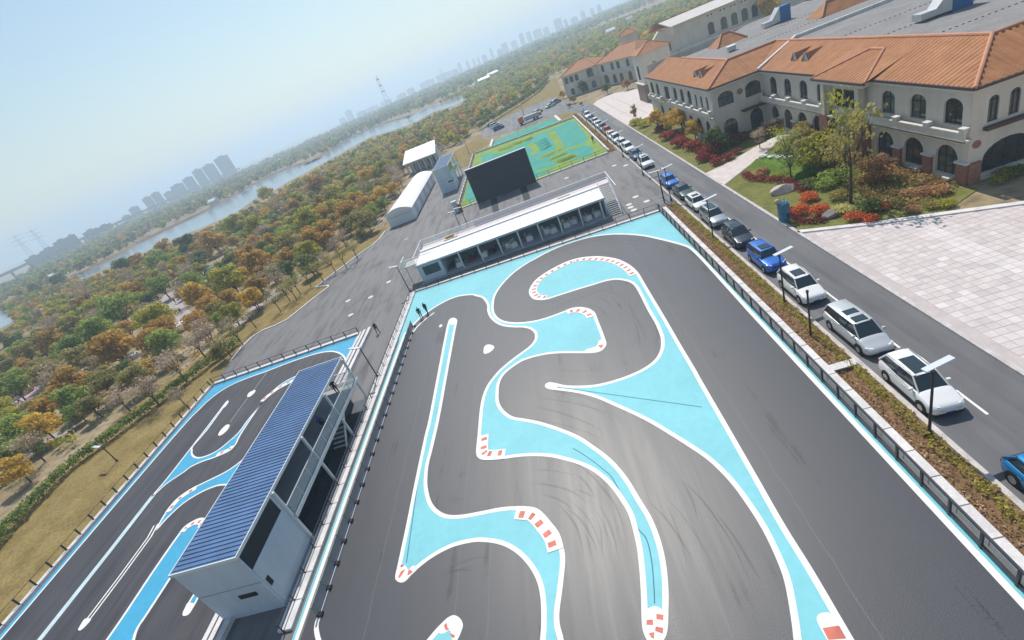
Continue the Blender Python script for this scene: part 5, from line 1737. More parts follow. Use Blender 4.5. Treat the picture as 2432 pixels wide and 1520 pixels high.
        link_mesh('number_plate', l.mesh('number_plate', M_plate), root)
        l = MB()
        l.box(-hw * .75, hw * .75, y0 + .015, y0 + .1, .24, .34)
        link_mesh('bumper_grille', l.mesh('bumper_grille', M_trimb), root)
    if roof_glass:
        for (a, b) in roof_glass:
            ya, yb_ = yw + (yr - yw) * a, yw + (yr - yw) * b
            l = MB()
            l.hexa([(-rw * .66, ya, H - .06), (rw * .66, ya, H - .06), (rw * .66, yb_, H - .05), (-rw * .66, yb_, H - .05), (-rw * .66, ya, H - .001), (rw * .66, ya, H - .001), (rw * .66, yb_, H + .006), (-rw * .66, yb_, H + .006)])
            link_mesh('sunroof', l.mesh('sunroof', M_carglass), root)
    if s['rails'] and detail:
        for x in (-1, 1):
            l = MB()
            l.tube((x * rw * .93, yw + .15, H - .02), (x * rw * .93, yr - .05, H - .03), .025, 6)
            link_mesh('roof_rail', l.mesh('roof_rail', M_rim), root)
    return root


WH, BL = ('white', (0.74, 0.74, 0.73), 0.0), ('bright blue', (0.01, 0.13, 0.52), .2)
DK, SV, GN = ('dark grey blue', (0.025, 0.035, 0.05), .3), ('silver grey', (0.36, 0.39, 0.42), .5), ('dark green grey', (0.03, 0.055, 0.06), .3)
NB, RD, TL, GY = ('navy', (0.02, 0.05, 0.12), .3), ('red', (0.42, 0.03, 0.025), .1), ('teal blue', (0.0, 0.17, 0.42), .4), ('mid grey', (0.17, 0.18, 0.20), .4)
SVV = ('pearl silver', (0.55, 0.57, 0.58), .3)
cars = [
    ('hatch', TL, None, 12.3, 'teal blue hatchback parked nearest the camera, cut by the picture edge'),
    ('suv', WH, [(.06, .68)], 20.1, 'white SUV with long black glass roof, second nearest in the row'),
    ('van', SVV, [(.05, .24), (.36, .56)], 25.9, 'pearl white minivan with two separate sunroofs in the parked row'),
    ('suv', WH, [(.12, .55)], 33.3, 'white SUV with one sunroof parked between the minivan and the blue car'),
    ('boxy', BL, [(.1, .45)], 39.4, 'bright blue boxy SUV with sunroof in the parked row'),
    ('suv', DK, [(.05, .5)], 45.6, 'dark grey-blue SUV with silver roof rails behind the bright blue one'),
    ('suv', SV, [(.1, .85)], 52.2, 'silver-grey SUV with dark roof in the parked row'),
    ('hatch', WH, [(.15, .5)], 58.3, 'white hatchback with small sunroof beside the second lamp head'),
    ('sedan', GN, None, 63.6, 'dark green-grey sedan parked in front of the light blue hatchback'),
    ('hatch', ('light blue', (0.02, 0.16, 0.56), .2), None, 69.8, 'bright blue hatchback last before the gap in the row'),
    ('suv', WH, [(.1, .5)], 83.0, 'white SUV first behind the gap in the parked row'),
    ('sedan', NB, None, 90.1, 'navy sedan second behind the gap in the parked row'),
    ('suv', WH, None, 96.6, 'white car third behind the gap in the parked row'),
    ('hatch', WH, None, 102.4, 'white car fourth behind the gap in the parked row'),
    ('suv', WH, None, 107.9, 'white car fifth behind the gap in the parked row'),
    ('sedan', WH, None, 113.2, 'white car parked just in front of the red car'),
    ('suv', RD, None, 118.6, 'red SUV in the far part of the parked row'),
    ('suv', GY, None, 124.4, 'grey car parked right behind the red SUV'),
    ('sedan', WH, None, 130.6, 'white sedan second behind the red SUV'),
    ('hatch', WH, None, 136.4, 'white hatchback third behind the red SUV'),
    ('sedan', NB, None, 142.6, 'navy car near the far end of the parked row'),
    ('van', WH, None, 149.6, 'white van near the far end of the parked row'),
    ('hatch', BL, None, 156.0, 'small blue car at the far end of the parked row'),
]
protos = {}
rv = random.Random(2)
for shape, colr, rg, yf, lab in cars:
    key = (shape, colr[0], str(rg), yf < 95)
    if key not in protos:
        o = car_proto(shape, colr, rg, yf < 95)
        protos[key] = o
    else:
        o = copy_tree(protos[key])
    o.location = (16.68 + rv.uniform(-.12, .12), yf + SHAPES[shape]['L'] / 2, 0.004)
    o.rotation_euler = (0, 0, rv.uniform(-.02, .02))
    tag(o, lab, 'car', 'cars parked along the street')
lot = [('suv', WH, -13.6, 215, 1.75, 'white car at the back of the small car park by the wood'), ('sedan', SV, -12.6, 209, 1.75, 'silver car in the middle of the small car park'), ('suv', DK, -11.8, 201.5, 1.75, 'dark SUV nearest in the small car park behind the ball court'),
       ('sedan', NB, -15.2, 222, 1.75, 'navy car farthest in the small car park'), ('sedan', WH, 9.8, 206, 2.2, 'white sedan parked by the far lawn left of the street'), ('suv', SV, 12.6, 210, 2.2, 'silver car parked by the far lawn nearest the trees'), ('hatch', WH, 4.5, 203, 2.2, 'white hatchback at the kerb of the far lawn')]
for shape, colr, x, y, rz, lab in lot:
    key = (shape, colr[0], 'None', False)
    if key not in protos:
        o = protos[key] = car_proto(shape, colr, None, False)
    else:
        o = copy_tree(protos[key])
    o.location = (x, y, 0.004)
    o.rotation_euler = (0, 0, rz)
    tag(o, lab, 'car', 'cars in the far car park')
# truck behind the ball court
trk = thing('flatbed_truck', 'orange-cabbed flatbed lorry standing behind the ball court', 'truck', (1.0, 189.5, 0), 0.0)
MB().hexa([(-3.6, 188.5, .6), (-1.7, 188.2, .6), (-1.6, 190.6, .6), (-3.5, 190.9, .6), (-3.4, 188.5, 2.7), (-1.7, 188.2, 2.9), (-1.6, 190.6, 2.9), (-3.3, 190.9, 2.7)]).build('cab', mat('orange cab', (0.55, 0.14, 0.05), rough=.4), trk)
MB().box(-3.66, -3.5, 188.8, 190.6, 1.7, 2.5).build('windscreen', M_carglass, trk)
MB().box(-1.5, 5.2, 188.1, 190.6, .9, 1.15).build('bed', M_greyp, trk)
MB().box(-1.3, 3.8, 188.2, 190.5, 1.15, 2.3).build('load', mat('grey load', (0.42, 0.46, 0.52), rough=.7), trk)
MB().box(4.0, 5.2, 188.3, 190.4, 1.15, 2.0).build('crate', mat('orange crate', (0.5, 0.15, 0.08), rough=.6), trk)
for x in (-2.7, 2.2, 3.4):
    for y in (188.2, 190.3):
        MB().tube((x, y, .45), (x, y + .3, .45), .45, 12).build('wheel', M_tyre, trk)

# ---- lamp posts
M_pole = mat('dark lamp pole', (0.045, 0.035, 0.035), rough=0.5)
M_head = mat('lamp panel', (0.62, 0.66, 0.70), rough=0.35, spec=0.5)


def lamp_proto():
    r = thing('lamp_post', '', 'lamp')
    l = MB()
    l.tube((0, 0, 0), (0, 0, 4.5), .075, 10, .055)
    l.tube((0, 0, 0), (0, 0, .35), .14, 10)
    link_mesh('pole', l.mesh('pole', M_pole, None, True), r)
    l = MB()
    l.hexa([(-.32, -.02, 4.52), (1.22, .30, 4.60), (1.16, .62, 4.60), (-.38, .30, 4.52), (-.32, -.02, 4.60), (1.22, .30, 4.68), (1.16, .62, 4.68), (-.38, .30, 4.60)])
    link_mesh('lamp_head', l.mesh('lamp_head', M_head), r)
    l = MB()
    l.box(-.08, .08, -.06, .22, 4.40, 4.54)
    link_mesh('bracket', l.mesh('bracket', M_pole), r)
    return r


lp = None
ords = ['nearest', 'second nearest', 'third nearest', 'fourth nearest', 'fifth nearest', 'sixth nearest', 'seventh nearest', 'eighth nearest', 'ninth nearest']
for k in range(9):
    y = 19.3 + 15.35 * k
    o = lp = lamp_proto() if lp is None else copy_tree(lp)
    o.location = (14.88, y, 0.05)
    tag(o, ords[k] + ' lamp post with flat panel in the strip beside the parked cars', 'lamp', 'lamp posts along the street')
for (x, y, rz, h, lab) in ((-24.9, 66.1, 2.6, 1.0, 'lamp post at the far left corner of the main track'), (-24.75, 44.2, 2.6, .95, 'lamp post on the walkway beside the viewing stand'), (-61.5, 44.7, 2.6, .62, 'short lamp post on the dry lawn left of the small track'), (-18.8, 90.6, 2.6, .7, 'left of two thin lamp posts behind the pit building'), (-17.3, 90.3, 2.6, .78, 'right of two thin lamp posts behind the pit building'), (14.3, 67.0, 2.8, .92, 'lamp post at the gate between yard and street, left one'), (-22.5, 172, 2.4, 1.1, 'lamp post on the grass beside the ball court'), (-27.5, 150, 2.4, 1.1, 'lamp post behind the small stand at the end of the yard'), (-1.0, 196, 2.4, 1.3, 'lamp post beside the orange-cabbed lorry')):
    o = copy_tree(lp)
    o.location = (x, y, 0.0)
    o.rotation_euler = (0, 0, rz)
    o.scale = (1, 1, h)
    tag(o, lab, 'lamp', 'lamp posts in the yard')
pole = thing('bare_pole', 'plain dark pole without lamp head beside the pearl white minivan', 'pole', (14.4, 29.9, 0.05))
link_mesh('shaft', MB().tube((0, 0, 0), (0, 0, 3.8), .07, 8).mesh('shaft', M_pole), pole)
link_mesh('cap', MB().tube((0, 0, 3.8), (0, 0, 3.95), .1, 8).mesh('cap', M_pole), pole)
pole = thing('bare_pole', 'dark pole with cross arms at the yard gate beside the street', 'pole', (14.0, 65.6, 0.0))
link_mesh('shaft', MB().tube((0, 0, 0), (0, 0, 3.4), .09, 8).mesh('shaft', M_pole), pole)
for z in (.5, 1.1):
    link_mesh('arm', MB().tube((-1.5, 0, z), (1.2, 0, z), .05, 6).mesh('arm', M_steelw), pole)
# utility boxes in the planting strip
ub = thing('cable_box', 'grey concrete cable box in the planting strip by the nearest white SUV', 'box', (14.3, 25.9, 0.06))
link_mesh('lid', MB().box(-.75, .85, -.3, .3, .2, .28).mesh('lid', M_conc), ub)
link_mesh('body', MB().box(-.65, .75, -.22, .22, 0, .2).mesh('body', M_greyp), ub)


# ---- people
def person_mat(name, trousers, shirt, hair=(0.015, 0.012, 0.012), skin=(0.42, 0.26, 0.19)):
    m = bpy.data.materials.new(name)
    m.use_nodes = True
    nt = m.node_tree
    b = nt.nodes['Principled BSDF']
    b.inputs['Roughness'].default_value = .85
    tc = nt.nodes.new('ShaderNodeTexCoord')
    sp = nt.nodes.new('ShaderNodeSeparateXYZ')
    nt.links.new(tc.outputs['Object'], sp.inputs[0])
    mr = nt.nodes.new('ShaderNodeMapRange')
    mr.inputs['From Max'].default_value = 1.8
    nt.links.new(sp.outputs['Z'], mr.inputs['Value'])
    rp = nt.nodes.new('ShaderNodeValToRGB')
    rp.color_ramp.interpolation = 'CONSTANT'
    e = rp.color_ramp.elements
    e[0].position, e[0].color = 0, (.03, .03, .03, 1)
    e[1].position, e[1].color = .05, (*trousers, 1)
    for p, c in ((.53, shirt), (.82, skin), (.925, hair)):
        k = e.new(p)
        k.color = (*c, 1)
    nt.links.new(mr.outputs[0], rp.inputs[0])
    nt.links.new(rp.outputs[0], b.inputs['Base Color'])
    return m


def person(label, loc, rz, trousers, shirt, stride=.12, sit=False, arm=.0, z=0.0, group=None):
    hp, kn, ft = .92, .5, .08
    if sit:
        J = {'pel': (0, 0, .52), 'ch': (0, .05, .85), 'neck': (0, .02, 1.12), 'h0': (0, -.02, 1.22), 'h1': (0, -.03, 1.36), 'sL': (.18, .04, 1.04), 'eL': (.24, -.06, .8), 'wL': (.14, -.3, .68), 'fL': (.12, -.38, .66), 'sR': (-.18, .04, 1.04), 'eR': (-.24, -.06, .8), 'wR': (-.14, -.3, .68), 'fR': (-.12, -.38, .66), 'tL': (.1, -.02, .5), 'kL': (.12, -.44, .5), 'aL': (.12, -.46, .1), 'oL': (.12, -.6, .05), 'tR': (-.1, -.02, .5), 'kR': (-.12, -.44, .5), 'aR': (-.12, -.46, .1), 'oR': (-.12, -.6, .05)}
    else:
        J = {'pel': (0, 0, .98), 'ch': (0, .01, 1.28), 'neck': (0, 0, 1.48), 'h0': (0, -.02, 1.57), 'h1': (0, -.02, 1.70), 'sL': (.19, 0, 1.42), 'eL': (.25, .03 - arm, 1.14), 'wL': (.25, -.06 - arm * 2, .90), 'fL': (.24, -.09 - arm * 2, .80), 'sR': (-.19, 0, 1.42), 'eR': (-.25, .05, 1.14), 'wR': (-.25, -.02, .90), 'fR': (-.24, -.04, .80), 'tL': (.1, 0, .92), 'kL': (.11, -stride * .6, .5), 'aL': (.11, -stride, .09), 'oL': (.12, -stride - .15, .04), 'tR': (-.1, 0, .92), 'kR': (-.11, stride * .3, .5), 'aR': (-.11, stride, .09), 'oR': (-.12, stride - .15, .04)}
    rad = {'pel': .15, 'ch': .16, 'neck': .06, 'h0': .085, 'h1': .10, 'sL': .075, 'eL': .05, 'wL': .037, 'fL': .04, 'tL': .10, 'kL': .07, 'aL': .05, 'oL': .045}
    for k in list(rad):
        if k.endswith('L'):
            rad[k[0] + 'R'] = rad[k]
    E_ = [('pel', 'ch'), ('ch', 'neck'), ('neck', 'h0'), ('h0', 'h1')]
    for s_ in 'LR':
        E_ += [('ch', 's' + s_), ('s' + s_, 'e' + s_), ('e' + s_, 'w' + s_), ('w' + s_, 'f' + s_), ('pel', 't' + s_), ('t' + s_, 'k' + s_), ('k' + s_, 'a' + s_), ('a' + s_, 'o' + s_)]
    ks = list(J)
    me = bpy.data.meshes.new('person')
    me.from_pydata([J[k] for k in ks], [(ks.index(a), ks.index(b)) for a, b in E_], [])
    o = link_mesh('person', me)
    md = o.modifiers.new('skin', 'SKIN')
    md.use_smooth_shade = True
    for i, k in enumerate(ks):
        v = me.skin_vertices[0].data[i]
        v.radius = (rad[k], rad[k])
        v.use_root = (k == 'pel')
    sb = o.modifiers.new('sub', 'SUBSURF')
    sb.levels = sb.render_levels = 1
    me.materials.append(person_mat('clothes ' + label[:24], trousers, shirt))
    o.location = (loc[0], loc[1], z)
    o.rotation_euler = (0, 0, rz)
    return tag(o, label, 'person', group)


BK = (.02, .022, .028)
person('person in dark clothes on the turquoise corner, left of the pair', G('A', 612, 772), .4, BK, BK, z=.012)
person('person in dark blue clothes on the turquoise corner, right of the pair', G('A', 655, 738), -.3, (.03, .05, .09), (.03, .04, .07), z=.012)
person('person in black walking on the yard near the small track corner', G('A', 300, 880), .9, BK, (.03, .03, .035), stride=.25)
person('person in blue jacket sitting on the deck of the near viewing stand', (-26.0, 33.6), 1.2, (.03, .03, .04), (.02, .05, .40), sit=True, z=2.86)
person('person in black standing at the far end of the viewing stand deck', (-26.2, 38.6), .6, BK, BK, z=2.86)
person('small dark figure standing at the right edge of the riding court', G('M', 1338, 600), .5, BK, (.03, .05, .05), z=.012)
pr_ = random.Random(9)
for i, (c, x, y, lab, sh) in enumerate((('F', 1150, 665, 'person in black at the left end of the park path', BK), ('F', 1310, 740, 'person in dark clothes on the park path by the trees', (.05, .05, .07)), ('F', 1265, 665, 'person in grey crossing the middle of the park path', (.18, .18, .2)), ('F', 1560, 370, 'person in red near the blue tents under the trees', (.4, .05, .05)), ('F', 1900, 200, 'person in white at the picnic under the trees', (.6, .6, .6)), ('F', 1960, 210, 'person in teal at the picnic under the trees', (.05, .35, .35)), ('F', 430, 800, 'person in white beside the park meadow', (.6, .58, .58)))):
    person(lab, G(c, x, y), pr_.uniform(0, 6), (.04, .045, .07), sh, stride=pr_.uniform(.05, .2), group='people in the park')

# ---- tents and garden objects
def tent(label, loc, r, col, rz=0.0):
    o = thing('tent', label, 'tent', (loc[0], loc[1], 0), rz, 'tents in the park')
    mt = mat('tent cloth %.2f %.2f %.2f' % col, col, rough=.7, noise=.1, nscale=1)
    mb = MB()
    n, k = 12, 5
    for j in range(k + 1):
        a = math.pi / 2 * j / k
        for i in range(n):
            t = 2 * math.pi * i / n
            rr = r * math.cos(a) ** .7 * (1 + .06 * math.cos(4 * t))
            mb.v.append((rr * math.cos(t), rr * math.sin(t) * .85, r * .72 * math.sin(a)))
    for j in range(k):
        for i in range(n):
            mb.f.append((j * n + i, j * n + (i + 1) % n, (j + 1) * n + (i + 1) % n, (j + 1) * n + i))
            mb.mi.append(0)
    link_mesh('canopy', mb.mesh('canopy', mt, None, True, 50), o)
    d = MB()
    d.add([(-.35 * r, -r * .82, .02), (.35 * r, -r * .82, .02), (.25 * r, -r * .70, .5 * r), (-.25 * r, -r * .70, .5 * r)], [(0, 1, 2, 3)])
    link_mesh('door', d.mesh('door', M_trimb), o)
    return o


for c, x, y, r, col, lab in (('F', 1520, 440, 2.3, (.03, .16, .38), 'blue dome tent left of the round yellow-green tree'), ('F', 1690, 330, 2.3, (.03, .18, .48), 'bright blue dome tent behind the orange tree'), ('F', 1620, 380, 1.8, (.05, .12, .30), 'small navy dome tent between the two bright blue tents'), ('F', 1170, 470, 2.2, (.62, .64, .66), 'white dome tent among trees near the river'), ('F', 1000, 570, 2.0, (.6, .62, .68), 'white dome tent beside the light green trees'), ('F', 1930, 205, 2.0, (.58, .40, .32), 'peach coloured tent at the picnic place'), ('F', 1980, 190, 1.8, (.08, .40, .40), 'teal tent at the picnic place'), ('F', 960, 1060, 1.7, (.62, .62, .6), 'white pointed tent beside the big brown tree'), ('F', 720, 745, 1.5, (.12, .35, .62), 'light blue tent behind the light green trees'), ('F', 290, 660, 2.4, (.05, .2, .45), 'blue tent far left by the dark green trees'), ('N', 110, 925, 1.8, (.45, .28, .26), 'pink tent near the picnic place'), ('F', 1830, 250, 1.6, (.55, .56, .6), 'white tent right of the round yellow-green tree')):
    tent(lab, G(c, x, y), r, col, pr_.uniform(-.5, .5))
gz = thing('picnic_shelter', 'low white flat shelter beside the park path', 'shelter', (*G('F', 1265, 880), 0))
gx, gy = G('F', 1265, 880)
MB().box(gx - 2.6, gx + 2.6, gy - 1.6, gy + 1.6, 1.5, 1.62).build('roof', M_panelw, gz)
for a in (-2.3, 2.3):
    for b in (-1.3, 1.3):
        MB().box(gx + a - .06, gx + a + .06, gy + b - .06, gy + b + .06, 0, 1.5).build('leg', M_steelw, gz)

# boulders
def boulder(label, x, y, sx, sy, sz, m, seed):
    bm = bmesh.new()
    bmesh.ops.create_icosphere(bm, subdivisions=3, radius=1.0)
    rr = random.Random(seed)
    cuts = [(Vector((rr.uniform(-1, 1), rr.uniform(-1, 1), rr.uniform(-.3, 1))).normalized(), rr.uniform(.55, .9)) for _ in range(9)]
    for v in bm.verts:
        for n_, d_ in cuts:
            k = v.co.dot(n_) - d_
            if k > 0:
                v.co -= n_ * k
        v.co = Vector((v.co.x * sx, v.co.y * sy, v.co.z * sz + sz * .55))
        if v.co.z < 0:
            v.co.z = -.05
    me = bpy.data.meshes.new('boulder')
    bm.to_mesh(me)
    bm.free()
    me.materials.append(m)
    o = link_mesh('boulder', me)
    o.location = (x, y, .03)
    return tag(o, label, 'rock')


M_rock = mat('pale boulder', (0.50, 0.43, 0.38), rough=.9, noise=.15, nscale=1.2, bump=.4, bscale=4)
M_rock2 = mat('grey boulder', (0.26, 0.23, 0.21), rough=.9, noise=.2, nscale=1.2, bump=.5, bscale=4)
boulder('pale flat boulder on the garden lawn', 25.3, 55.9, 1.55, 1.0, .62, M_rock, 4)
bx_, by_ = G('Q', 1170, 610)
boulder('grey boulder between the red shrubs at the plaza corner', bx_ + .3, by_ + .5, .95, .65, .45, M_rock2, 8)
boulder('small pale boulder by the far forecourt trees', 27.0, 88.0, .5, .5, .8, M_rock, 15)
# blue bottle-shaped bin sculpture on the verge
bs = thing('blue_kiosk_post', 'tall blue information post with beige ball on top beside the street', 'post', (21.75, 48.6, .03))
l = MB()
l.hexa([(-.42, -.35, 0), (.42, -.35, 0), (.42, .35, 0), (-.42, .35, 0), (-.46, -.38, 2.05), (.46, -.38, 2.05), (.46, .38, 2.05), (-.46, .38, 2.05)])
link_mesh('body', l.mesh('body', mat('blue post', (0.06, 0.20, 0.30), rough=.5, noise=.3, nscale=1.5)), bs)
l = MB()
for i in range(7):
    a = i * .9
    l.tube((.3 * math.cos(a), .25 * math.sin(a), 2.05), (.42 * math.cos(a), .36 * math.sin(a), 2.35 + .1 * (i % 2)), .13, 6, .05)
link_mesh('leaf_top', l.mesh('leaf_top', mat('pale blue top', (0.22, 0.38, 0.50), rough=.6)), bs)
bm = bmesh.new()
bmesh.ops.create_uvsphere(bm, u_segments=12, v_segments=8, radius=.27)
me = bpy.data.meshes.new('ball')
bm.to_mesh(me)
bm.free()
me.materials.append(mat('beige ball', (0.48, 0.36, 0.24), rough=.7))
o = link_mesh('ball', me, bs)
o.location = (-.45, .2, 2.35)
l = MB().box(.1, .36, -.40, -.36, .5, 1.0)
link_mesh('panel', l.mesh('panel', mat('dark blue panel', (0.02, 0.06, 0.16), rough=.4)), bs)
# white letters laid on the green bank
lt = thing('letter_sign', 'row of white slab letters on the green hedge bank before the villa', 'sign', (29.5, 62, .03))
for i in range(7):
    x, y = 27.6 + i * .5, 66.6 - i * 1.15
    l = MB()
    l.box(x - 29.5, x - 29.5 + .9, y - 62, y - 62 + .16, .95, 1.1)
    l.box(x - 29.5, x - 29.5 + .9, y - 62 + .5, y - 62 + .66, .95, 1.1)
    l.box(x - 29.5 + (.1 if i % 2 else .6), x - 29.5 + (.3 if i % 2 else .8), y - 62 + .14, y - 62 + .52, .95, 1.1)
    link_mesh('letter', l.mesh('letter', M_panelw), lt)
link_mesh('bank', MB().hexa([(-2.6, -4.5, 0), (3.0, -4.5, 0), (1.2, 6, 0), (-3, 6, 0), (-1.7, -4, .75), (2.4, -4, .95), (.6, 5.5, .95), (-2.2, 5.5, .75)]).mesh('bank', mat('clipped green', (0.10, 0.17, 0.02), rough=.95, noise=.3, nscale=3)), lt)
for x, y, lab in ((30.5, 67.5, 'white square parasol beside the villa path, left one'), (32.6, 63.2, 'white square parasol beside the villa portico, right one')):
    ps = thing('parasol', lab, 'parasol', (x, y, .03), group='parasols before the villa')
    l = MB()
    l.add([(-1.1, -1.1, 2.3), (1.1, -1.1, 2.3), (1.1, 1.1, 2.3), (-1.1, 1.1, 2.3), (0, 0, 2.8)], [(0, 1, 4), (1, 2, 4), (2, 3, 4), (3, 0, 4)])
    link_mesh('canopy', l.mesh('canopy', mat('parasol cloth', (0.62, 0.56, 0.46), rough=.8)), ps)
    link_mesh('pole', MB().tube((0, 0, 0), (0, 0, 2.7), .04, 6).mesh('pole', M_steelw), ps)
# white column with brown pot at the court corner
cp = thing('gate_post', 'white post with small brown pot at the near left corner of the riding court', 'post', (-20.4, 102.2, 0))
link_mesh('shaft', MB().box(-.45, .45, -.45, .45, 0, 2.2).mesh('shaft', M_wallw), cp)
link_mesh('cap', MB().box(-.6, .6, -.6, .6, 2.2, 2.4).mesh('cap', M_wallw), cp)
link_mesh('pot', MB().tube((.9, -.5, 0), (.9, -.5, 1.6), .35, 10, .45).mesh('pot', mat('brown pot', (0.33, 0.14, 0.07), rough=.8)), cp)
# ================================================================ vegetation
import numpy as np
LEAF = {
    'O': leaf_mat('orange brown leaves', (0.46, 0.28, 0.055), (0.66, 0.42, 0.085), (0.26, 0.19, 0.045)),
    'Y': leaf_mat('yellow green leaves', (0.37, 0.36, 0.05), (0.6, 0.54, 0.07), (0.19, 0.22, 0.04)),
    'D': leaf_mat('dark green leaves', (0.13, 0.18, 0.055), (0.24, 0.28, 0.07), (0.075, 0.12, 0.04)),
    'L': leaf_mat('fresh green leaves', (0.26, 0.35, 0.075), (0.4, 0.48, 0.11), (0.13, 0.2, 0.045)),
    'A': leaf_mat('olive leaves', (0.33, 0.29, 0.09), (0.48, 0.41, 0.13), (0.2, 0.19, 0.06)),
    'B': leaf_mat('bare pinkish twigs', (0.46, 0.35, 0.24), (0.62, 0.48, 0.35), (0.3, 0.24, 0.16), 0.2),
    'G': leaf_mat('golden leaves', (0.6, 0.4, 0.06), (0.78, 0.54, 0.085), (0.32, 0.26, 0.05)),
    'R': leaf_mat('red shrub leaves', (0.3, 0.055, 0.04), (0.42, 0.09, 0.05), (0.15, 0.03, 0.025)),
    'M': leaf_mat('crimson hedge leaves', (0.24, 0.035, 0.04), (0.34, 0.06, 0.055), (0.13, 0.02, 0.025)),
    'P': leaf_mat('orange red shrub leaves', (0.659, 0.145, 0.049), (0.800, 0.253, 0.077), (0.310, 0.077, 0.035)),
    'S': leaf_mat('pale yellow shrub leaves', (0.640, 0.542, 0.194), (0.800, 0.800, 0.330), (0.388, 0.330, 0.116)),
    'N': leaf_mat('dry brown shrub leaves', (0.426, 0.242, 0.116), (0.640, 0.388, 0.194), (0.232, 0.136, 0.068)),
}
M_bark = mat('bark', (0.085, 0.06, 0.045), rough=.95, noise=.3, nscale=6)


def leaf_cloud(rng, blobs, n, leaf, flat=0.55, core=0.2):
    """n leaf quads spread over the shells of the blobs (cx, cy, cz, rx, rz); returns verts (n*4,3) and tone (n)"""
    b = np.array(blobs, dtype=float)
    wgt = b[:, 3] ** 2
    k = rng.choice(len(b), n, p=wgt / wgt.sum())
    d = rng.normal(size=(n, 3))
    d /= np.linalg.norm(d, axis=1)[:, None]
    low = d[:, 2] < -0.35
    d[low, 2] *= -0.6
    d /= np.linalg.norm(d, axis=1)[:, None]
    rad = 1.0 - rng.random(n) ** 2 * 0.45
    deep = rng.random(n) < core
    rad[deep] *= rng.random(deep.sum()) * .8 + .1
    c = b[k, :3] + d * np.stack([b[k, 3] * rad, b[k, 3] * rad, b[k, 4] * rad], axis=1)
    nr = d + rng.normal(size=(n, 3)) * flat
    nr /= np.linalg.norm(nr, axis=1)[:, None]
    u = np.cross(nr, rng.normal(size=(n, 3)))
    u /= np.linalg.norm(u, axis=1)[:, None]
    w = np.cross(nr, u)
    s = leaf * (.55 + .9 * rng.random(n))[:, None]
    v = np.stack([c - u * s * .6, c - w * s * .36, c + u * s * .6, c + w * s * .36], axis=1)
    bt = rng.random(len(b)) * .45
    tone = .30 + bt[k] + .22 * d[:, 2] + rng.normal(size=n) * .13  # tone rises with upward direction, plus random shifts per lobe and leaf
    return v.reshape(-1, 3), np.clip(tone, 0, 1)


def cloud_mesh(name, v, tone, mats, mi=None):
    n = len(tone)
    me = bpy.data.meshes.new(name)
    me.vertices.add(len(v))
    me.vertices.foreach_set('co', v.astype(np.float32).ravel())
    me.loops.add(n * 4)
    me.loops.foreach_set('vertex_index', np.arange(n * 4, dtype=np.int32))
    me.polygons.add(n)
    me.polygons.foreach_set('loop_start', np.arange(0, n * 4, 4, dtype=np.int32))
    at = me.attributes.new('tone', 'FLOAT', 'FACE')
    at.data.foreach_set('value', tone.astype(np.float32))
    for m in (mats if isinstance(mats, (list, tuple)) else [mats]):
        me.materials.append(m)
    if mi is not None:
        me.polygons.foreach_set('material_index', mi.astype(np.int32))
    me.update(calc_edges=True)
    return me


def crown_blobs(rng, r, h, n, lean=.0):
    """lobes of a rounded crown of radius r and half-height h centred at height 0"""
    bl = []
    for i in range(n):
        a = 2 * math.pi * i / n * 1.618 * 2
        t = rng.random()
        zz = -h * .55 + h * 1.2 * t
        rr = r * math.sqrt(max(.05, 1 - (zz / h) ** 2)) * (.35 + .42 * rng.random())
        q = r * (.34 + .2 * rng.random())
        bl.append((rr * math.cos(a), rr * math.sin(a), zz, q, q * .85))
    bl.append((0, 0, h * .45, r * .5, r * .42))
    bl.append((0, 0, -.1 * h, r * .6, r * .5))
    return bl


CROWN, TRUNK = {}, {}
rng = np.random.default_rng(4)
for kind, (nv, nl, lf, hh, nb_l, fl) in {'round': (6, 1700, .44, .86, 14, .45), 'tall': (3, 1300, .40, 1.35, 13, .4), 'sparse': (4, 420, .30, 1.0, 10, .9), 'bare': (4, 1000, .26, .95, 12, 1.2)}.items():
    CROWN[kind] = []
    for q in range(nv):
        bl = crown_blobs(rng, 3.0, 3.0 * hh, nb_l)
        v, t = leaf_cloud(rng, bl, nl, lf, fl, .3 if kind in ('bare', 'sparse') else .18)
        CROWN[kind].append((v, t, bl))
CR_MESH = {}
KC = {'round': 3.5, 'tall': 4.4, 'sparse': 4.9, 'bare': 4.2}   # height of the crown's middle for a crown of radius 3
for kind in CROWN:
    for q, (v, t, bl) in enumerate(CROWN[kind]):
        CR_MESH[(kind, q)] = cloud_mesh('crown', v, t, LEAF['A'])
        mb = MB()
        top = -3.0 * .55
        mb.tube((0, 0, -KC[kind]), (.1, .05, top - .3), .17, 7, .12, cap=False)
        for i in range(min(7, len(bl))):
            c = Vector(bl[i][:3])
            mb.tube((.1, .05, top - .4), c * .8, .09, 5, .03, cap=False)
        TRUNK[(kind, q)] = mb.mesh('trunk', M_bark, None, True, 60)
TREES = []
tree_rnd = random.Random(21)


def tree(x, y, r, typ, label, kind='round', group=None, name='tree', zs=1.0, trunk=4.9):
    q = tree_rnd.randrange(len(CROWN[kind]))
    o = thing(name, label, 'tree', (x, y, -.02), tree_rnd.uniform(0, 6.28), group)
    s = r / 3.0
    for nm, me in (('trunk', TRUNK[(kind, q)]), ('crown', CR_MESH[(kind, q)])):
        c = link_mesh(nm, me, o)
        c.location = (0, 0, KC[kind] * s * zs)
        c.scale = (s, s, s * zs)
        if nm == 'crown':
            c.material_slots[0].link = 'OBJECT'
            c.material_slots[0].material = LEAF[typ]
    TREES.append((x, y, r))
    return o


def covers_water(x, y, h):
    k = CAM_H / (CAM_H - min(h, 20))
    return any(inside((x * q, y * q), pp) for q in (1.0, (1 + k) / 2, k) for pp in (river_poly, pond_poly, pond2, pond3))


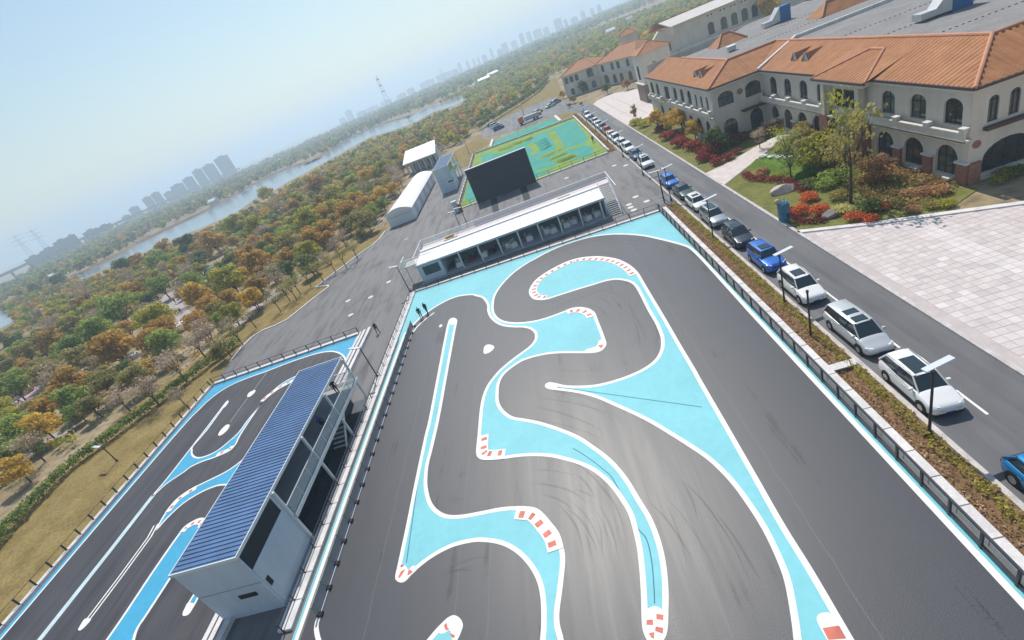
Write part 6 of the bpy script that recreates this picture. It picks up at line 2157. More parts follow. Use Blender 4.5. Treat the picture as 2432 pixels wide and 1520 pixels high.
def zone(x, y, r):
    s_ = 'large' if r > 3.1 else ('small' if r < 2.2 else 'mid-sized')
    if y < 75:
        z_ = 'beside the pink path at the near end of the park'
    elif y < 100:
        z_ = 'between the park path and the dry lawn'
    elif x > -70 and y < 160:
        z_ = 'just left of the yard kerb and long shed'
    elif y > 235:
        z_ = 'in the wood beyond the car park'
    elif x > -75:
        z_ = 'behind the white pavilion'
    elif x > -125 and y < 150:
        z_ = 'near the blue tents'
    elif x < -150:
        z_ = 'towards the river on the far left'
    else:
        z_ = 'between the tents and the river'
    return s_, z_


NAMES = {'O': 'orange-brown', 'Y': 'yellow-green', 'D': 'dark green', 'L': 'fresh green', 'A': 'olive', 'B': 'bare pinkish', 'G': 'golden'}
listed = []
for x, y, rp, t in [(1520, 215, 130, 'O'), (1340, 240, 90, 'D'), (1830, 110, 135, 'Y'), (1680, 100, 90, 'Y'), (1640, 490, 115, 'Y'), (1840, 370, 105, 'O'), (2060, 230, 90, 'A'), (2240, 200, 90, 'O'), (2200, 60, 100, 'Y'), (1860, 450, 70, 'O'), (1840, 530, 85, 'O'), (1640, 620, 75, 'O'), (1800, 630, 95, 'G'), (1480, 680, 80, 'O'), (1400, 600, 110, 'G'), (1410, 790, 90, 'O'), (1110, 770, 125, 'Y'), (800, 990, 150, 'O'), (1090, 930, 110, 'O'), (840, 700, 125, 'L'), (700, 700, 90, 'Y'), (700, 860, 120, 'L'), (520, 820, 90, 'A'), (360, 930, 100, 'O'), (500, 990, 110, 'L'), (480, 1250, 140, 'O'), (320, 1420, 110, 'O'), (90, 1480, 90, 'Y'), (80, 1270, 120, 'L'), (80, 1130, 90, 'A'), (720, 1200, 90, 'A'), (240, 560, 110, 'D'), (420, 500, 120, 'D'), (600, 600, 100, 'B'), (880, 390, 60, 'D'), (990, 360, 60, 'O'), (1130, 370, 80, 'L'), (1180, 260, 60, 'O'), (930, 500, 70, 'B'), (1150, 540, 90, 'L'), (1400, 390, 70, 'D'), (1960, 440, 70, 'L'), (2050, 420, 80, 'D'), (2050, 330, 70, 'O'), (2160, 330, 60, 'L'), (1930, 300, 60, 'L'), (1250, 1120, 125, 'B'), (1050, 1300, 125, 'B'), (1400, 960, 105, 'B'), (1500, 900, 90, 'B'), (850, 1350, 110, 'B'), (1640, 830, 75, 'B'), (1560, 1010, 80, 'A'), (1270, 1330, 80, 'B'), (650, 1400, 100, 'A')]:
    listed.append(('F', x, y, rp, t))
for x, y, rp, t in [(1130, 520, 130, 'O'), (1320, 480, 115, 'O'), (1330, 610, 125, 'A'), (800, 540, 110, 'Y'), (740, 620, 115, 'Y'), (1180, 240, 100, 'Y'), (1000, 340, 110, 'Y'), (820, 240, 110, 'O'), (970, 160, 70, 'Y'), (760, 770, 120, 'O'), (930, 690, 100, 'O'), (500, 820, 125, 'Y'), (1480, 350, 95, 'G'), (1330, 170, 90, 'G'), (1520, 80, 100, 'Y'), (1690, 60, 80, 'A'), (640, 390, 90, 'Y'), (300, 340, 110, 'Y'), (420, 480, 90, 'B'), (880, 420, 80, 'O'), (1650, 250, 80, 'B'), (520, 990, 80, 'O'), (230, 1020, 125, 'O'), (250, 1150, 90, 'O'), (220, 1280, 105, 'O'), (160, 1400, 115, 'G'), (400, 1170, 80, 'L'), (520, 1110, 90, 'D'), (1080, 800, 100, 'B'), (1000, 880, 85, 'B'), (900, 1000, 75, 'B'), (1270, 750, 70, 'A'), (600, 560, 80, 'R')]:
    listed.append(('N', x, y, rp, t))
for c, x, y, rp, t in listed:
    sc_ = CROPS[c][2]
    gx, gy = G(c, x, y, 4.0)
    r = min(4.6, rp / sc_ * depth(gx, gy, 4) / F_PX)
    gx, gy = G(c, x, y, 1.2 * r)
    if t == 'R':
        t, lab = 'O', 'small reddish tree in the wood'
    kind = 'bare' if t == 'B' else 'round'
    zz_ = zone(gx, gy, r)
    tree(gx, gy, r, t, zz_[0] + ' ' + NAMES[t] + ' tree ' + zz_[1], kind, 'park trees left of the yard')
# saplings along the lawn strip
for c, x, y in (('N', 700, 1180), ('N', 830, 1130), ('N', 960, 1040), ('N', 1070, 990), ('N', 1190, 900), ('N', 590, 1260), ('N', 480, 1330), ('F', 1960, 640), ('F', 1780, 760), ('F', 1680, 880), ('F', 1590, 960), ('F', 2080, 560)):
    gx, gy = G(c, x, y, 2.6)
    tree(gx, gy, 1.7, 'A', 'thin young tree on the lawn strip beside the yard kerb', 'sparse', 'young trees along the yard kerb', zs=1.05)

# random fill of the park: the largest as single trees, the rest as one wood
paths_ = [T('F', [(1110, 660), (1270, 540), (1450, 440), (1470, 460), (1330, 560), (1290, 620), (1330, 700), (1400, 740), (1300, 830), (1250, 760), (1180, 690)]), T('F', [(0, 1000), (200, 890), (420, 800), (450, 850), (300, 960), (150, 1060), (0, 1110)]), T('N', [(100, 530), (400, 410), (550, 335), (560, 390), (430, 440), (140, 555)]), T('F', [(1440, 460), (1560, 330), (1760, 260), (1900, 160), (2000, 190), (1800, 330), (1560, 470)])]
park = [(-73, 62), (-62, 70), (-50, 98), (-44, 114), (-44, 152), (-50, 192), (-27, 204), (-24, 236), (-10, 262), (8, 300), (24, 345), (40, 330), (55, 250), (75, 225), (190, 240), (300, 480), (100, 900), (-60, 640), (-125, 520), (-195, 440), (-215, 330), (-300, 285), (-390, 310), (-330, 140), (-190, 70), (-118, 34), (-80, 36)]
far_park = [(-330, 335), (-360, 415), (-300, 480), (-290, 590), (-215, 560), (-190, 720), (-120, 640), (0, 700), (150, 950), (300, 900), (420, 700), (700, 1000), (400, 1900), (-500, 1700), (-900, 1000), (-620, 450), (-430, 340)]
cand = []
rf_ = random.Random(33)
grid = {}


def ok_spot(x, y, r):
    sp_ = .95 if y < 110 else (.75 if y < 180 else .62)
    gi, gj = int(x // 8), int(y // 8)
    for a in (-1, 0, 1):
        for b in (-1, 0, 1):
            for (u, w, q) in grid.get((gi + a, gj + b), ()):
                if (u - x) ** 2 + (w - y) ** 2 < (sp_ * (q + r)) ** 2:
                    return False
    return True


def put(x, y, r):
    grid.setdefault((int(x // 8), int(y // 8)), []).append((x, y, r))


for (x, y, r) in TREES:
    put(x, y, r)
xs0, xs1 = -400, 320
for _ in range(30000):
    y = 34 + 870 * rf_.random() ** 1.7
    x = rf_.uniform(-400, 300)
    if not inside((x, y), park) or not in_view(x, y, 4, 20):
        continue
    if inside((x, y), river_poly) or inside((x, y), pond_poly) or any(inside((x, y), p) for p in paths_):
        continue
    r = rf_.uniform(1.7, 3.4) * (1.0 if y < 160 else .85)
    if covers_water(x, y, 2.0 * r):
        continue
    if ok_spot(x, y, r):
        put(x, y, r)
        cand.append((x, y, r))
cand.sort(key=lambda c: -c[2] / max(20, depth(c[0], c[1])))
N_SINGLE = 300 - len(TREES)


def pick_type(x, y, u):
    w = {'O': 20, 'Y': 24, 'D': 10, 'L': 14, 'A': 18, 'B': 12, 'G': 9}
    if y > 330:
        w = {'O': 5, 'Y': 18, 'D': 22, 'L': 18, 'A': 30, 'B': 6, 'G': 1}
    s = u * sum(w.values())
    for k in w:
        s -= w[k]
        if s <= 0:
            return k
    return 'A'


for (x, y, r) in cand[:N_SINGLE]:
    t = pick_type(x, y, rf_.random())
    zz_ = zone(x, y, r)
    tree(x, y, r, t, zz_[0] + ' ' + NAMES[t] + ' tree ' + zz_[1], 'bare' if t == 'B' else 'round', 'park trees left of the yard')


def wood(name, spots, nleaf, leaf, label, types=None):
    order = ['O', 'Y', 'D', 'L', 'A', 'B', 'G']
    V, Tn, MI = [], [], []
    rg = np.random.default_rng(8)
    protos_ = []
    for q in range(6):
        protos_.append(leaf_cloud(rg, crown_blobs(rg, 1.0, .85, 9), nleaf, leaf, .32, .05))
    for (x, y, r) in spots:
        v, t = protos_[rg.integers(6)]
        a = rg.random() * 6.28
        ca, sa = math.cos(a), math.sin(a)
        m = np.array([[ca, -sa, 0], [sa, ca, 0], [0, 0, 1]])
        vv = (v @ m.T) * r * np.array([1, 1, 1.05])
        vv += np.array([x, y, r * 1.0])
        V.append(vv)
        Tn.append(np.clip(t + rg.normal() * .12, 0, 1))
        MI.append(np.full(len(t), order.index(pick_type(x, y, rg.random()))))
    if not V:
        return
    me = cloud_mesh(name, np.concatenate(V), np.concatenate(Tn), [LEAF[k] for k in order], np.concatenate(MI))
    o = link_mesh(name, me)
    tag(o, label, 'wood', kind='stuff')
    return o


rest_ = cand[N_SINGLE:]
nearw = [c for c in rest_ if c[1] < 300]
farw = [c for c in rest_ if c[1] >= 300]
wood('park_wood', nearw, 230, .30, 'dense mixed wood filling the park between the yard and the river')
wood('middle_wood', farw, 70, .42, 'mixed green and brown wood beyond the court and the villa')
under = []
for _ in range(9000):
    y = 36 + 200 * rf_.random() ** 1.3
    x = rf_.uniform(-260, -40)
    if inside((x, y), park) and in_view(x, y, 1, 20) and not any(inside((x, y), q) for q in paths_) and not covers_water(x, y, 2):
        under.append((x, y, rf_.uniform(.45, 1.15)))
wood('undergrowth', under[:1500], 60, .34, 'low mixed shrubs and dry undergrowth between the park trees')
spots = []
for _ in range(26000):
    y = rf_.uniform(300, 1900)
    x = rf_.uniform(-900, 700)
    if inside((x, y), far_park) and not inside((x, y), park) and in_view(x, y, 3, 20) and not inside((x, y), river_poly):
        r = rf_.uniform(1.6, 3.4) * (1 + y / 1500)
        if rf_.random() < min(1, 420 / y) * 1.0 and not covers_water(x, y, 2.2 * r):
            spots.append((x, y, r))
wood('far_wood', spots[:6500], 34, .62, 'hazy far wood stretching to the skyline')
print('trees', len(TREES), 'near wood', len(nearw), 'mid', len(farw), 'far', len(spots))


# ---- shrubs and hedges: leaf mass over a low shape
def shrub_mesh(seed, n, leaf):
    rg = np.random.default_rng(seed)
    bl = [(math.cos(i * 2.4) * .42, math.sin(i * 2.4) * .42, .35 + .22 * rg.random(), .45 + .15 * rg.random(), .42) for i in range(8)] + [(0, 0, .55, .55, .45)]
    v, t = leaf_cloud(rg, bl, n, leaf, .6, .12)
    v[:, 2] = np.maximum(v[:, 2], .02)
    return cloud_mesh('shrub', v, t, LEAF['A'])


SHR = [shrub_mesh(s_, 520, .17) for s_ in (1, 2, 3)]
SHR_G = [shrub_mesh(s_, 380, .14) for s_ in (5, 6)]


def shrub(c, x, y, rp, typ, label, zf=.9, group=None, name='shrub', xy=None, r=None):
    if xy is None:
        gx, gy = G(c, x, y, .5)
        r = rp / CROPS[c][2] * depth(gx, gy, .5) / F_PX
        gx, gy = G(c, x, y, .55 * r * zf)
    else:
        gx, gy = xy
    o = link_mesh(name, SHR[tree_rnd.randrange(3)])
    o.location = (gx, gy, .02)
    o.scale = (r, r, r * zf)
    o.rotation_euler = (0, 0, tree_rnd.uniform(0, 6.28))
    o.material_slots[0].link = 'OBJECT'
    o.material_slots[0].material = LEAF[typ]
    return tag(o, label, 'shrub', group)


for c, x, y, rp, t, lab in (
        ('U', 2080, 930, 105, 'P', 'upper orange-red dome shrub beside the boulder lawn'), ('U', 1985, 1065, 110, 'P', 'left orange-red dome shrub beside the blue post'), ('U', 2175, 1065, 120, 'P', 'right orange-red dome shrub by the plaza corner'),
        ('Q', 1290, 500, 105, 'S', 'pale yellow shrub behind the grey boulder'), ('Q', 1570, 470, 145, 'D', 'round dark green shrub at the plaza edge'), ('Q', 1420, 570, 110, 'P', 'low orange-red shrub right of the grey boulder'), ('Q', 1590, 590, 90, 'P', 'low orange-red shrub below the round dark green one'), ('Q', 1700, 480, 80, 'P', 'small orange-red shrub right of the round dark green one'),
        ('Q', 1600, 190, 125, 'N', 'brown dome shrub behind the round dark green one'), ('Q', 1740, 180, 80, 'A', 'olive shrub right of the brown dome shrub'),
        ('Q', 1860, 420, 95, 'A', 'olive shrub left of the dry brown shrubs'), ('Q', 2000, 330, 110, 'N', 'dry brown shrub before the first brick pier'), ('Q', 2150, 310, 105, 'N', 'dry brown shrub before the second brick pier'), ('Q', 2310, 300, 110, 'N', 'dry brown shrub before the villa corner'), ('Q', 2010, 500, 90, 'N', 'dry brown shrub near the plaza kerb'), ('Q', 2200, 460, 85, 'A', 'olive shrub near the plaza kerb'), ('Q', 2370, 440, 90, 'Y', 'yellow-green shrub at the right end of the garden'),
        ('RR', 2250, 1760, 120, 'A', 'olive shrub at the villa side wall, left one'), ('RR', 2380, 1740, 120, 'D', 'dark green shrub at the villa side wall, right one'), ('RR', 2150, 1840, 90, 'Y', 'low yellow-green shrub below the villa corner'),
        ('U', 620, 300, 95, 'R', 'red shrub nearest the golden trees'), ('U', 740, 370, 100, 'R', 'red shrub second along the verge bed'), ('U', 870, 400, 100, 'R', 'red shrub third along the verge bed'), ('U', 1080, 430, 130, 'R', 'large red shrub in front of the dark green tree'), ('U', 990, 530, 90, 'M', 'low crimson shrub at the verge edge'), ('U', 1130, 570, 80, 'M', 'crimson shrub near the start of the path'), ('U', 1250, 520, 80, 'M', 'crimson shrub beside the pale path'), ('U', 1340, 320, 100, 'R', 'red leafed bush before the wing end wall'), ('U', 550, 230, 70, 'M', 'crimson shrub under the golden trees'), ('U', 1340, 470, 60, 'M', 'small crimson shrub by the path bend'), ('U', 1150, 565, 45, 'Y', 'small yellow-green shrub among the red ones'),
        ('U', 300, 160, 75, 'Y', 'bright green shrub at the corner of the far forecourt'), ('U', 380, 185, 75, 'Y', 'bright green shrub under the golden trees'),
        ('U', 1780, 590, 80, 'A', 'olive shrub by the hedge bend'), ('U', 1900, 680, 90, 'A', 'olive shrub above the crimson hedge'), ('U', 1600, 670, 80, 'N', 'brown shrub inside the crimson hedge curve'), ('U', 1740, 720, 70, 'Y', 'yellow-green shrub inside the crimson hedge curve'), ('U', 2080, 800, 110, 'D', 'dark green shrub at the foot of the tall tree'), ('U', 2250, 800, 120, 'L', 'fresh green shrub at the foot of the tall tree'), ('U', 1830, 500, 80, 'L', 'fresh green shrub at the edge of the letter bank'), ('Q', 1180, 160, 150, 'L', 'large fresh green shrub below the tall tree'), ('Q', 1250, 350, 110, 'A', 'olive shrub beside the yellow shrub')):
    shrub(c, x, y, rp, t, lab)


def hedge(name, label, pts, w, h, typ, n, leaf, kind=None, typ2=None, cat='hedge'):
    """leaf mass along a path"""
    rg = np.random.default_rng(len(label))
    L = [0]
    for a, b in zip(pts, pts[1:]):
        L.append(L[-1] + math.dist(a, b))
    bl = []
    k = max(2, int(L[-1] / (w * .55)))
    for i in range(k + 1):
        s = L[-1] * i / k
        for j in range(len(pts) - 1):
            if s <= L[j + 1] + 1e-6:
                t = (s - L[j]) / max(1e-6, L[j + 1] - L[j])
                x, y = pts[j][0] + (pts[j + 1][0] - pts[j][0]) * t, pts[j][1] + (pts[j + 1][1] - pts[j][1]) * t
                break
        bl.append((x + rg.normal() * w * .08, y + rg.normal() * w * .08, h * .5, w * .5, h * .55))
    v, t = leaf_cloud(rg, bl, n, leaf, .6, .1)
    v[:, 2] = np.maximum(v[:, 2], .02)
    mats_, mi = [LEAF[typ]], None
    if typ2:
        mats_.append(LEAF[typ2])
        mi = (rg.random(len(t)) < .4).astype(int)
    o = link_mesh(name, cloud_mesh(name, v, t, mats_, mi))
    return tag(o, label, cat, kind=kind)


hedge('hedge', 'curving low crimson hedge on the garden lawn', T('U', [(1425, 735), (1470, 765), (1600, 780), (1750, 790), (1880, 800), (1960, 850), (2010, 890)]), 1.2, .7, 'M', 2600, .14)
hedge('hedge', 'low crimson hedge round the orange-red dome shrubs', T('U', [(1900, 1090), (1910, 1150), (1990, 1195), (2100, 1210), (2220, 1195)]), .9, .5, 'M', 1500, .13)
hedge('hedge', 'olive clipped hedge row beside the parked cars', [(14.75, 2), (14.75, 63.6)], .8, .45, 'A', 6500, .13, 'stuff', 'Y')
hedge('ground_cover', 'reddish-brown low planting between hedge and fence wall', [(13.95, 2), (13.95, 63.6)], .85, .22, 'N', 4500, .11, 'stuff', 'B')
hedge('hedge', 'dark green hedge along the edge of the dry lawn', [(-70, 22), (-68.9, 34), (-70.6, 46), (-66.5, 53.5), (-61.0, 64), (-58, 70)], 2.0, 1.5, 'D', 7000, .30, 'stuff', 'L')
hedge('hedge', 'long dark hedge behind the car park and far lawn', [(-21, 222), (-16.5, 232), (-2, 256), (9.5, 282), (18.5, 325)], 3.0, 3.0, 'D', 6000, .55, 'stuff')
hedge('hedge', 'brown shrub border along the street side of the riding court', [(14.4, 104), (14.4, 165)], .9, .4, 'N', 2500, .3, 'stuff', 'A')
hedge('ground_cover', 'mixed low planting under the villa front', [(34.2, 45), (34.2, 56), (33.5, 60), (33, 68)], 2.4, .6, 'N', 3500, .22, 'stuff', 'A')
hedge('ground_cover', 'mixed low green planting before the brick piers', [(31.0, 44), (31.2, 52), (30.5, 58)], 3.2, .5, 'A', 3500, .22, 'stuff', 'N')
hedge('ground_cover', 'shaded planting before the wing end wall', [(26, 78.5), (30, 79.8), (34.5, 79.5)], 3.0, 1.0, 'D', 2600, .25, 'stuff', 'M')
hedge('ground_cover', 'red planting bed between verge and wing', [(24.6, 76), (25, 84), (25, 92), (25.2, 100)], 2.2, .5, 'M', 4200, .22, 'stuff', 'R')

# garden and verge trees
for c, x, y, rp, t, kind, zs, lab in (
        ('U', 510, 90, 105, 'G', 'round', 1.0, 'golden tree nearest the far forecourt in the verge bed'), ('U', 640, 130, 90, 'G', 'round', 1.0, 'golden tree second in the verge bed'), ('U', 750, 70, 120, 'G', 'round', 1.0, 'largest golden tree in the verge bed'), ('U', 890, 190, 105, 'G', 'round', 1.0, 'golden tree right of the largest one in the verge bed'),
        ('U', 1110, 280, 130, 'D', 'round', 1.0, 'round dark green tree before the wing corner'), ('U', 1770, 290, 120, 'Y', 'sparse', 1.0, 'yellow-green tree at the end of the pale path'), ('U', 2010, 230, 130, 'A', 'round', 1.0, 'olive tree before the villa portico'),
        ('U', 285, 60, 42, 'N', 'tall', 1.7, 'narrow dark brown cypress by the far forecourt'), ('U', 1560, 300, 100, 'B', 'bare', 1.0, 'bare grey tree in the shade of the wing'), ('U', 1690, 170, 90, 'B', 'bare', 1.0, 'bare twiggy tree before the inner corner of the villa'),
        ('K3', 330, 720, 60, 'G', 'round', 1.0, 'small golden tree left of the far villa wing'), ('K3', 600, 620, 60, 'A', 'tall', 1.2, 'olive tree before the far villa wing'), ('K3', 480, 790, 60, 'A', 'round', 1.0, 'olive tree at the far end of the street'), ('K3', 960, 620, 80, 'D', 'round', 1.0, 'dark green tree before the far villa wing'), ('K3', 1250, 560, 80, 'N', 'round', 1.0, 'brown tree between the far wing and the tower'), ('K3', 1290, 360, 70, 'Y', 'tall', 1.3, 'tall yellow-green tree beside the villa tower'), ('K3', 430, 890, 45, 'A', 'round', .8, 'low olive bush-tree at the street bend'), ('K3', 600, 870, 40, 'A', 'round', .8, 'low bush-tree right of the street bend'),
        ('RL', 1830, 70, 60, 'G', 'round', 1.0, 'golden tree in front of the hall behind the villa')):
    gx, gy = G(c, x, y, 4.0)
    if c == 'RL':
        gx, gy = G(c, x, y, 9.0)
        r = 2.6
        gy = 184.0
        gx = onY(c, x, y, gy)[0]
        tree(gx, gy, 3.6, t, lab, kind, 'garden trees', zs=1.5)
        continue
    r = rp / CROPS[c][2] * depth(gx, gy, 4) / F_PX
    gx, gy = G(c, x, y, 1.6 * r * zs)
    tree(gx, gy, r, t, lab, kind, 'garden trees', zs=zs)
gx, gy = G('Q', 1385, 445)
tree(gx, gy, 3.0, 'A', 'tall sparse olive tree in the middle of the garden before the villa', 'sparse', 'garden trees', zs=1.35)
gx, gy = G('Q', 1330, 330)
tree(gx + 1.5, gy + 2.5, 2.4, 'Y', 'second tall sparse yellow-green tree behind the first in the garden', 'sparse', 'garden trees', zs=1.7)
for q_, (x_, y_, r_, t_, l_) in enumerate(((29.6, 53.2, 2.0, 'A', 'olive tree right of the tall sparse tree in the garden'), (30.5, 58.0, 2.3, 'Y', 'yellow-green tree before the left end of the portico'), (27.4, 58.6, 1.7, 'D', 'dark green tree above the curving crimson hedge'), (31.8, 50.2, 1.6, 'N', 'brown tree before the second ground floor arch'), (29.2, 63.0, 1.9, 'L', 'fresh green tree beside the letter bank'), (31.5, 64.8, 2.0, 'A', 'olive tree before the right end of the portico'), (28.6, 49.6, 1.5, 'L', 'fresh green small tree behind the pale yellow shrub'))):
    tree(x_, y_, r_, t_, l_, 'round' if q_ % 2 else 'sparse', 'garden trees', zs=.95)
gx, gy = G('Q', 980, 80)
tree(gx, gy, 2.0, 'A', 'small olive tree above the crimson hedge', 'round', 'garden trees')

# ================================================================ far things
M_far = [mat('far facade grey', (0.13, 0.135, 0.15), rough=.8, noise=.1, nscale=.03), mat('far facade pale', (0.22, 0.22, 0.23), rough=.8, noise=.1, nscale=.03), mat('far facade dark', (0.08, 0.085, 0.10), rough=.8, noise=.1, nscale=.03)]


def tower_block(c, x, y, wpx, hpx, D, label, k, group):
    b = far(c, x, y, D)
    sc_ = CROPS[c][2]
    dist = FW.dot(Vector((b.x, b.y, -CAM_H)))
    rr = ray(c, x, y).normalized()
    k_s = dist * (1.0 / FW.dot(rr)) / F_PX
    w = wpx / sc_ * dist / F_PX * .78
    h = hpx / sc_ * dist / F_PX * FW.dot(rr) ** .4 * .9 + 2
    ang = math.atan2(b.y, b.x) - math.pi / 2
    r = thing('tower_block', label, 'building', (b.x, b.y, 0), ang, group)
    l = MB()
    d = w * .6
    l.box(-w / 2, w / 2, -d / 2, d / 2, -1, h)
    link_mesh('wall', l.mesh('wall', M_far[k % 3]), r)
    l = MB()
    l.box(-w * .18, w * .2, -d * .2, d * .25, h, h + max(2.5, h * .06))
    link_mesh('roof_house', l.mesh('roof_house', M_far[(k + 1) % 3]), r)
    l = MB()
    n = max(2, int(h / 9))
    for i in range(1, n):
        z = h * i / n
        l.box(-w / 2 - .5, w / 2 + .5, -d / 2 - .6, -d / 2, z - .6, z + .6)
    link_mesh('balconies', l.mesh('balconies', M_far[1]), r)
    for i in (-.3, 0, .3):
        l = MB()
        l.box(w * i - w * .05, w * i + w * .05, -d / 2 - .3, -d / 2 + .1, 1, h - 2)
        link_mesh('stair_window', l.mesh('stair_window', M_far[2]), r)
    return r


sk = random.Random(6)
Z0B = lambda x: 1196 + (1700 - x) * .435
for i, (x, w, h, lab) in enumerate(((1645, 125, 165, 'rightmost and tallest hazy tower block beyond the river'), (1545, 105, 150, 'hazy tower block left of the tallest one beyond the river'), (1465, 85, 150, 'third tower block from the right in the tall cluster'), (1385, 90, 125, 'fourth tower block from the right in the tall cluster'), (1300, 110, 110, 'broad block at the left end of the tall cluster'), (1225, 80, 85, 'low block left of the tall cluster'), (1150, 75, 120, 'right of the pair of slim blocks left of the cluster'), (1085, 75, 115, 'left of the pair of slim blocks left of the cluster'), (975, 85, 85, 'single square block between the slim pair and the long row'), (900, 70, 50, 'low block at the right end of the long row'))):
    tower_block('Z0', x, Z0B(x) + 8, w, h, 1700, lab, 0, 'tower blocks beyond the river')
FB = lambda x: 455 - x * .415
for i, (x, w, h, lab) in enumerate(((250, 130, 75, 'leftmost block of the long hazy row'), (365, 130, 85, 'second block of the long hazy row'), (470, 120, 105, 'third and taller block of the long hazy row'), (545, 70, 105, 'narrow block before the gap in the long hazy row'), (670, 120, 80, 'first block right of the gap in the long hazy row'), (765, 120, 70, 'last block of the long hazy row'))):
    tower_block('F', x, FB(x), w, h, 1350, lab, 0, 'long row of blocks beyond the river')
Z1B = lambda x: 838 - x * .43
ORD = 'leftmost second third fourth fifth sixth seventh eighth ninth tenth eleventh twelfth thirteenth fourteenth fifteenth sixteenth seventeenth eighteenth nineteenth twentieth twenty-first twenty-second twenty-third twenty-fourth twenty-fifth twenty-sixth twenty-seventh twenty-eighth twenty-ninth'.split()
for kk, (x, w, h) in enumerate(((30, 60, 40), (85, 65, 75), (160, 90, 35), (240, 120, 30), (340, 110, 30), (450, 90, 35), (520, 70, 45), (640, 140, 45), (760, 150, 45), (840, 60, 45), (880, 30, 72), (935, 26, 62), (980, 26, 56), (1012, 22, 52), (1055, 45, 55), (1110, 26, 78), (1165, 50, 50), (1205, 55, 75), (1270, 55, 62), (1330, 42, 92), (1380, 42, 82), (1440, 80, 72), (1500, 55, 62), (1590, 72, 88), (1640, 32, 62), (1700, 65, 52), (1765, 40, 66), (1830, 32, 60), (1880, 32, 66))):
    tower_block('Z1', x, Z1B(x) + 14, w, h, 2900 + sk.uniform(-300, 300), ORD[kk] + ' pale block from the left on the distant skyline above the woods', sk.randrange(2), 'distant skyline blocks')

M_lattice = mat('lattice steel', (0.16, 0.16, 0.17), rough=.6)
M_mastred = mat('mast red', (0.45, 0.08, 0.06), rough=.6)


def pylon(c, x, y, D, h, label, red=False, arms=True):
    b = far(c, x, y, D)
    r = thing('pylon', label, 'pylon', (b.x, b.y, 0), math.atan2(b.y, b.x))
    w = h * .09
    for sx in (-1, 1):
        for sy in (-1, 1):
            link_mesh('leg', MB().tube((sx * w, sy * w, 0), (sx * w * .15, sy * w * .15, h), .3, 4, .16).mesh('leg', M_lattice), r)
    n = 7
    for i in range(n):
        z0, z1 = h * i / n, h * (i + 1) / n
        a, b_ = w * (1 - .85 * i / n), w * (1 - .85 * (i + 1) / n)
        l = MB()
        for sx, sy, tx, ty in ((-1, -1, 1, -1), (1, -1, 1, 1), (1, 1, -1, 1), (-1, 1, -1, -1)):
            l.tube((sx * a, sy * a, z0), (tx * b_, ty * b_, z1), .16, 3)
        link_mesh('bracing', l.mesh('bracing', M_mastred if red and i % 2 else M_lattice), r)
    if arms:
        for z in (.72, .84, .95):
            link_mesh('cross_arm', MB().tube((0, -h * .17, h * z), (0, h * .17, h * z), .22, 4).mesh('cross_arm', M_lattice), r)
    if red:
        for z in (.6, .75, .9):
            link_mesh('platform', MB().tube((0, 0, h * z), (0, 0, h * z + 1.5), 2.6, 8).mesh('platform', M_mastred), r)
    return r


pylon('Z1', 372, 745, 900, 62, 'red and white lattice mast beyond the river', True, False)
pylon('F', 235, 330, 1250, 62, 'left of two hazy power pylons at the left skyline')
pylon('F', 345, 280, 1250, 60, 'right of two hazy power pylons at the left skyline')
pylon('Z1', 760, 545, 1800, 50, 'small distant power pylon above the wood')
pylon('Z1', 1760, 110, 2400, 60, 'thin distant pylon at the right skyline')
# elevated road
ev = thing('elevated_road', 'long grey elevated road crossing the plain before the hazy blocks', 'bridge', (0, 0, 0))
pts_ = [far('F', -200, 560, 1000), far('F', 0, 472, 1060), far('F', 400, 300, 1180), far('F', 900, 92, 1350), far('Z0', 1300, 1375, 1480), far('Z0', 1700, 1195, 1650)]
for p, q in zip(pts_, pts_[1:]):
    p, q = Vector((p.x, p.y, 13)), Vector((q.x, q.y, 13))
    MB().beam(p, q, 12, 3.6).build('deck', M_far[0], ev)
    n = max(2, int((q - p).length / 45))
    for i in range(n):
        w = p.lerp(q, (i + .5) / n)
        MB().box(w.x - 1.2, w.x + 1.2, w.y - 1.2, w.y + 1.2, 0, 11.2).build('pier', M_far[0], ev)
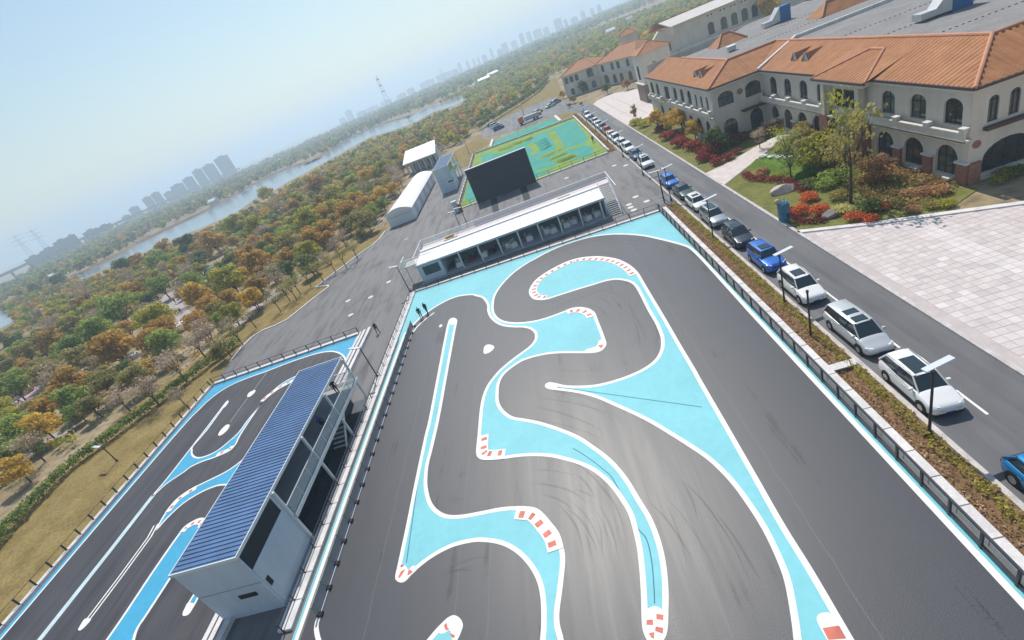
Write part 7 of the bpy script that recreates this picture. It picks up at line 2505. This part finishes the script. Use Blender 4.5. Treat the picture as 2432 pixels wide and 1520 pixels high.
# pale low roofs scattered over the plain
for i, (c, x, y, D, w, lab) in enumerate((('Z1', 1040, 530, 640, 14, 'white low shed in the far clearing, left one'), ('Z1', 1110, 505, 700, 14, 'white low shed in the far clearing, right one'), ('Z1', 1160, 470, 760, 24, 'long dark shed in the far clearing'), ('Z0', 1500, 1400, 560, 9, 'small white house on the far river bank'), ('F', 300, 400, 520, 10, 'small white roofed house far left on the plain'), ('Z0', 1820, 1175, 1400, 26, 'white shed below the tallest hazy tower'), ('Z1', 1960, 200, 520, 8, 'small pale roof in the wood'), ('Z1', 2100, 140, 620, 6, 'small white roof high in the wood'))):
    p = far(c, x, y, D)
    r = thing('shed', lab, 'shed', (p.x, p.y, 0), sk.uniform(-.3, .3))
    l = MB().box(-w / 2, w / 2, -w * .3, w * .3, 0, 4.5)
    link_mesh('wall', l.mesh('wall', M_wallw if 'dark' not in lab else M_far[2]), r)
    l = MB()
    l.add([(-w * .55, -w * .36, 4.5), (w * .55, -w * .36, 4.5), (w * .55, w * .36, 4.5), (-w * .55, w * .36, 4.5), (-w * .5, 0, 6.5), (w * .5, 0, 6.5)], [(0, 1, 5, 4), (1, 2, 5), (2, 3, 4, 5), (3, 0, 4)])
    link_mesh('roof', l.mesh('roof', M_canopy if 'dark' not in lab else M_far[2]), r)

# ---- air: one closed box of even haze round everything
hz = MB().box(-5300, 4300, -500, 7100, -1.03, 150).build('haze', mat('haze carrier', (1, 1, 1)))
hm = bpy.data.materials.new('haze')
hm.use_nodes = True
nt = hm.node_tree
nt.nodes.clear()
ho = nt.nodes.new('ShaderNodeOutputMaterial')
pv = nt.nodes.new('ShaderNodeVolumePrincipled')
pv.inputs['Color'].default_value = (0.66, 0.83, 1.0, 1)
pv.inputs['Density'].default_value = 0.00062
pv.inputs['Anisotropy'].default_value = 0.4
nt.links.new(pv.outputs[0], ho.inputs['Volume'])
hz.data.materials.clear()
hz.data.materials.append(hm)
hz['kind'] = 'stuff'
hz['label'] = 'thin pale haze in the air over the whole place'
hz['category'] = 'haze'
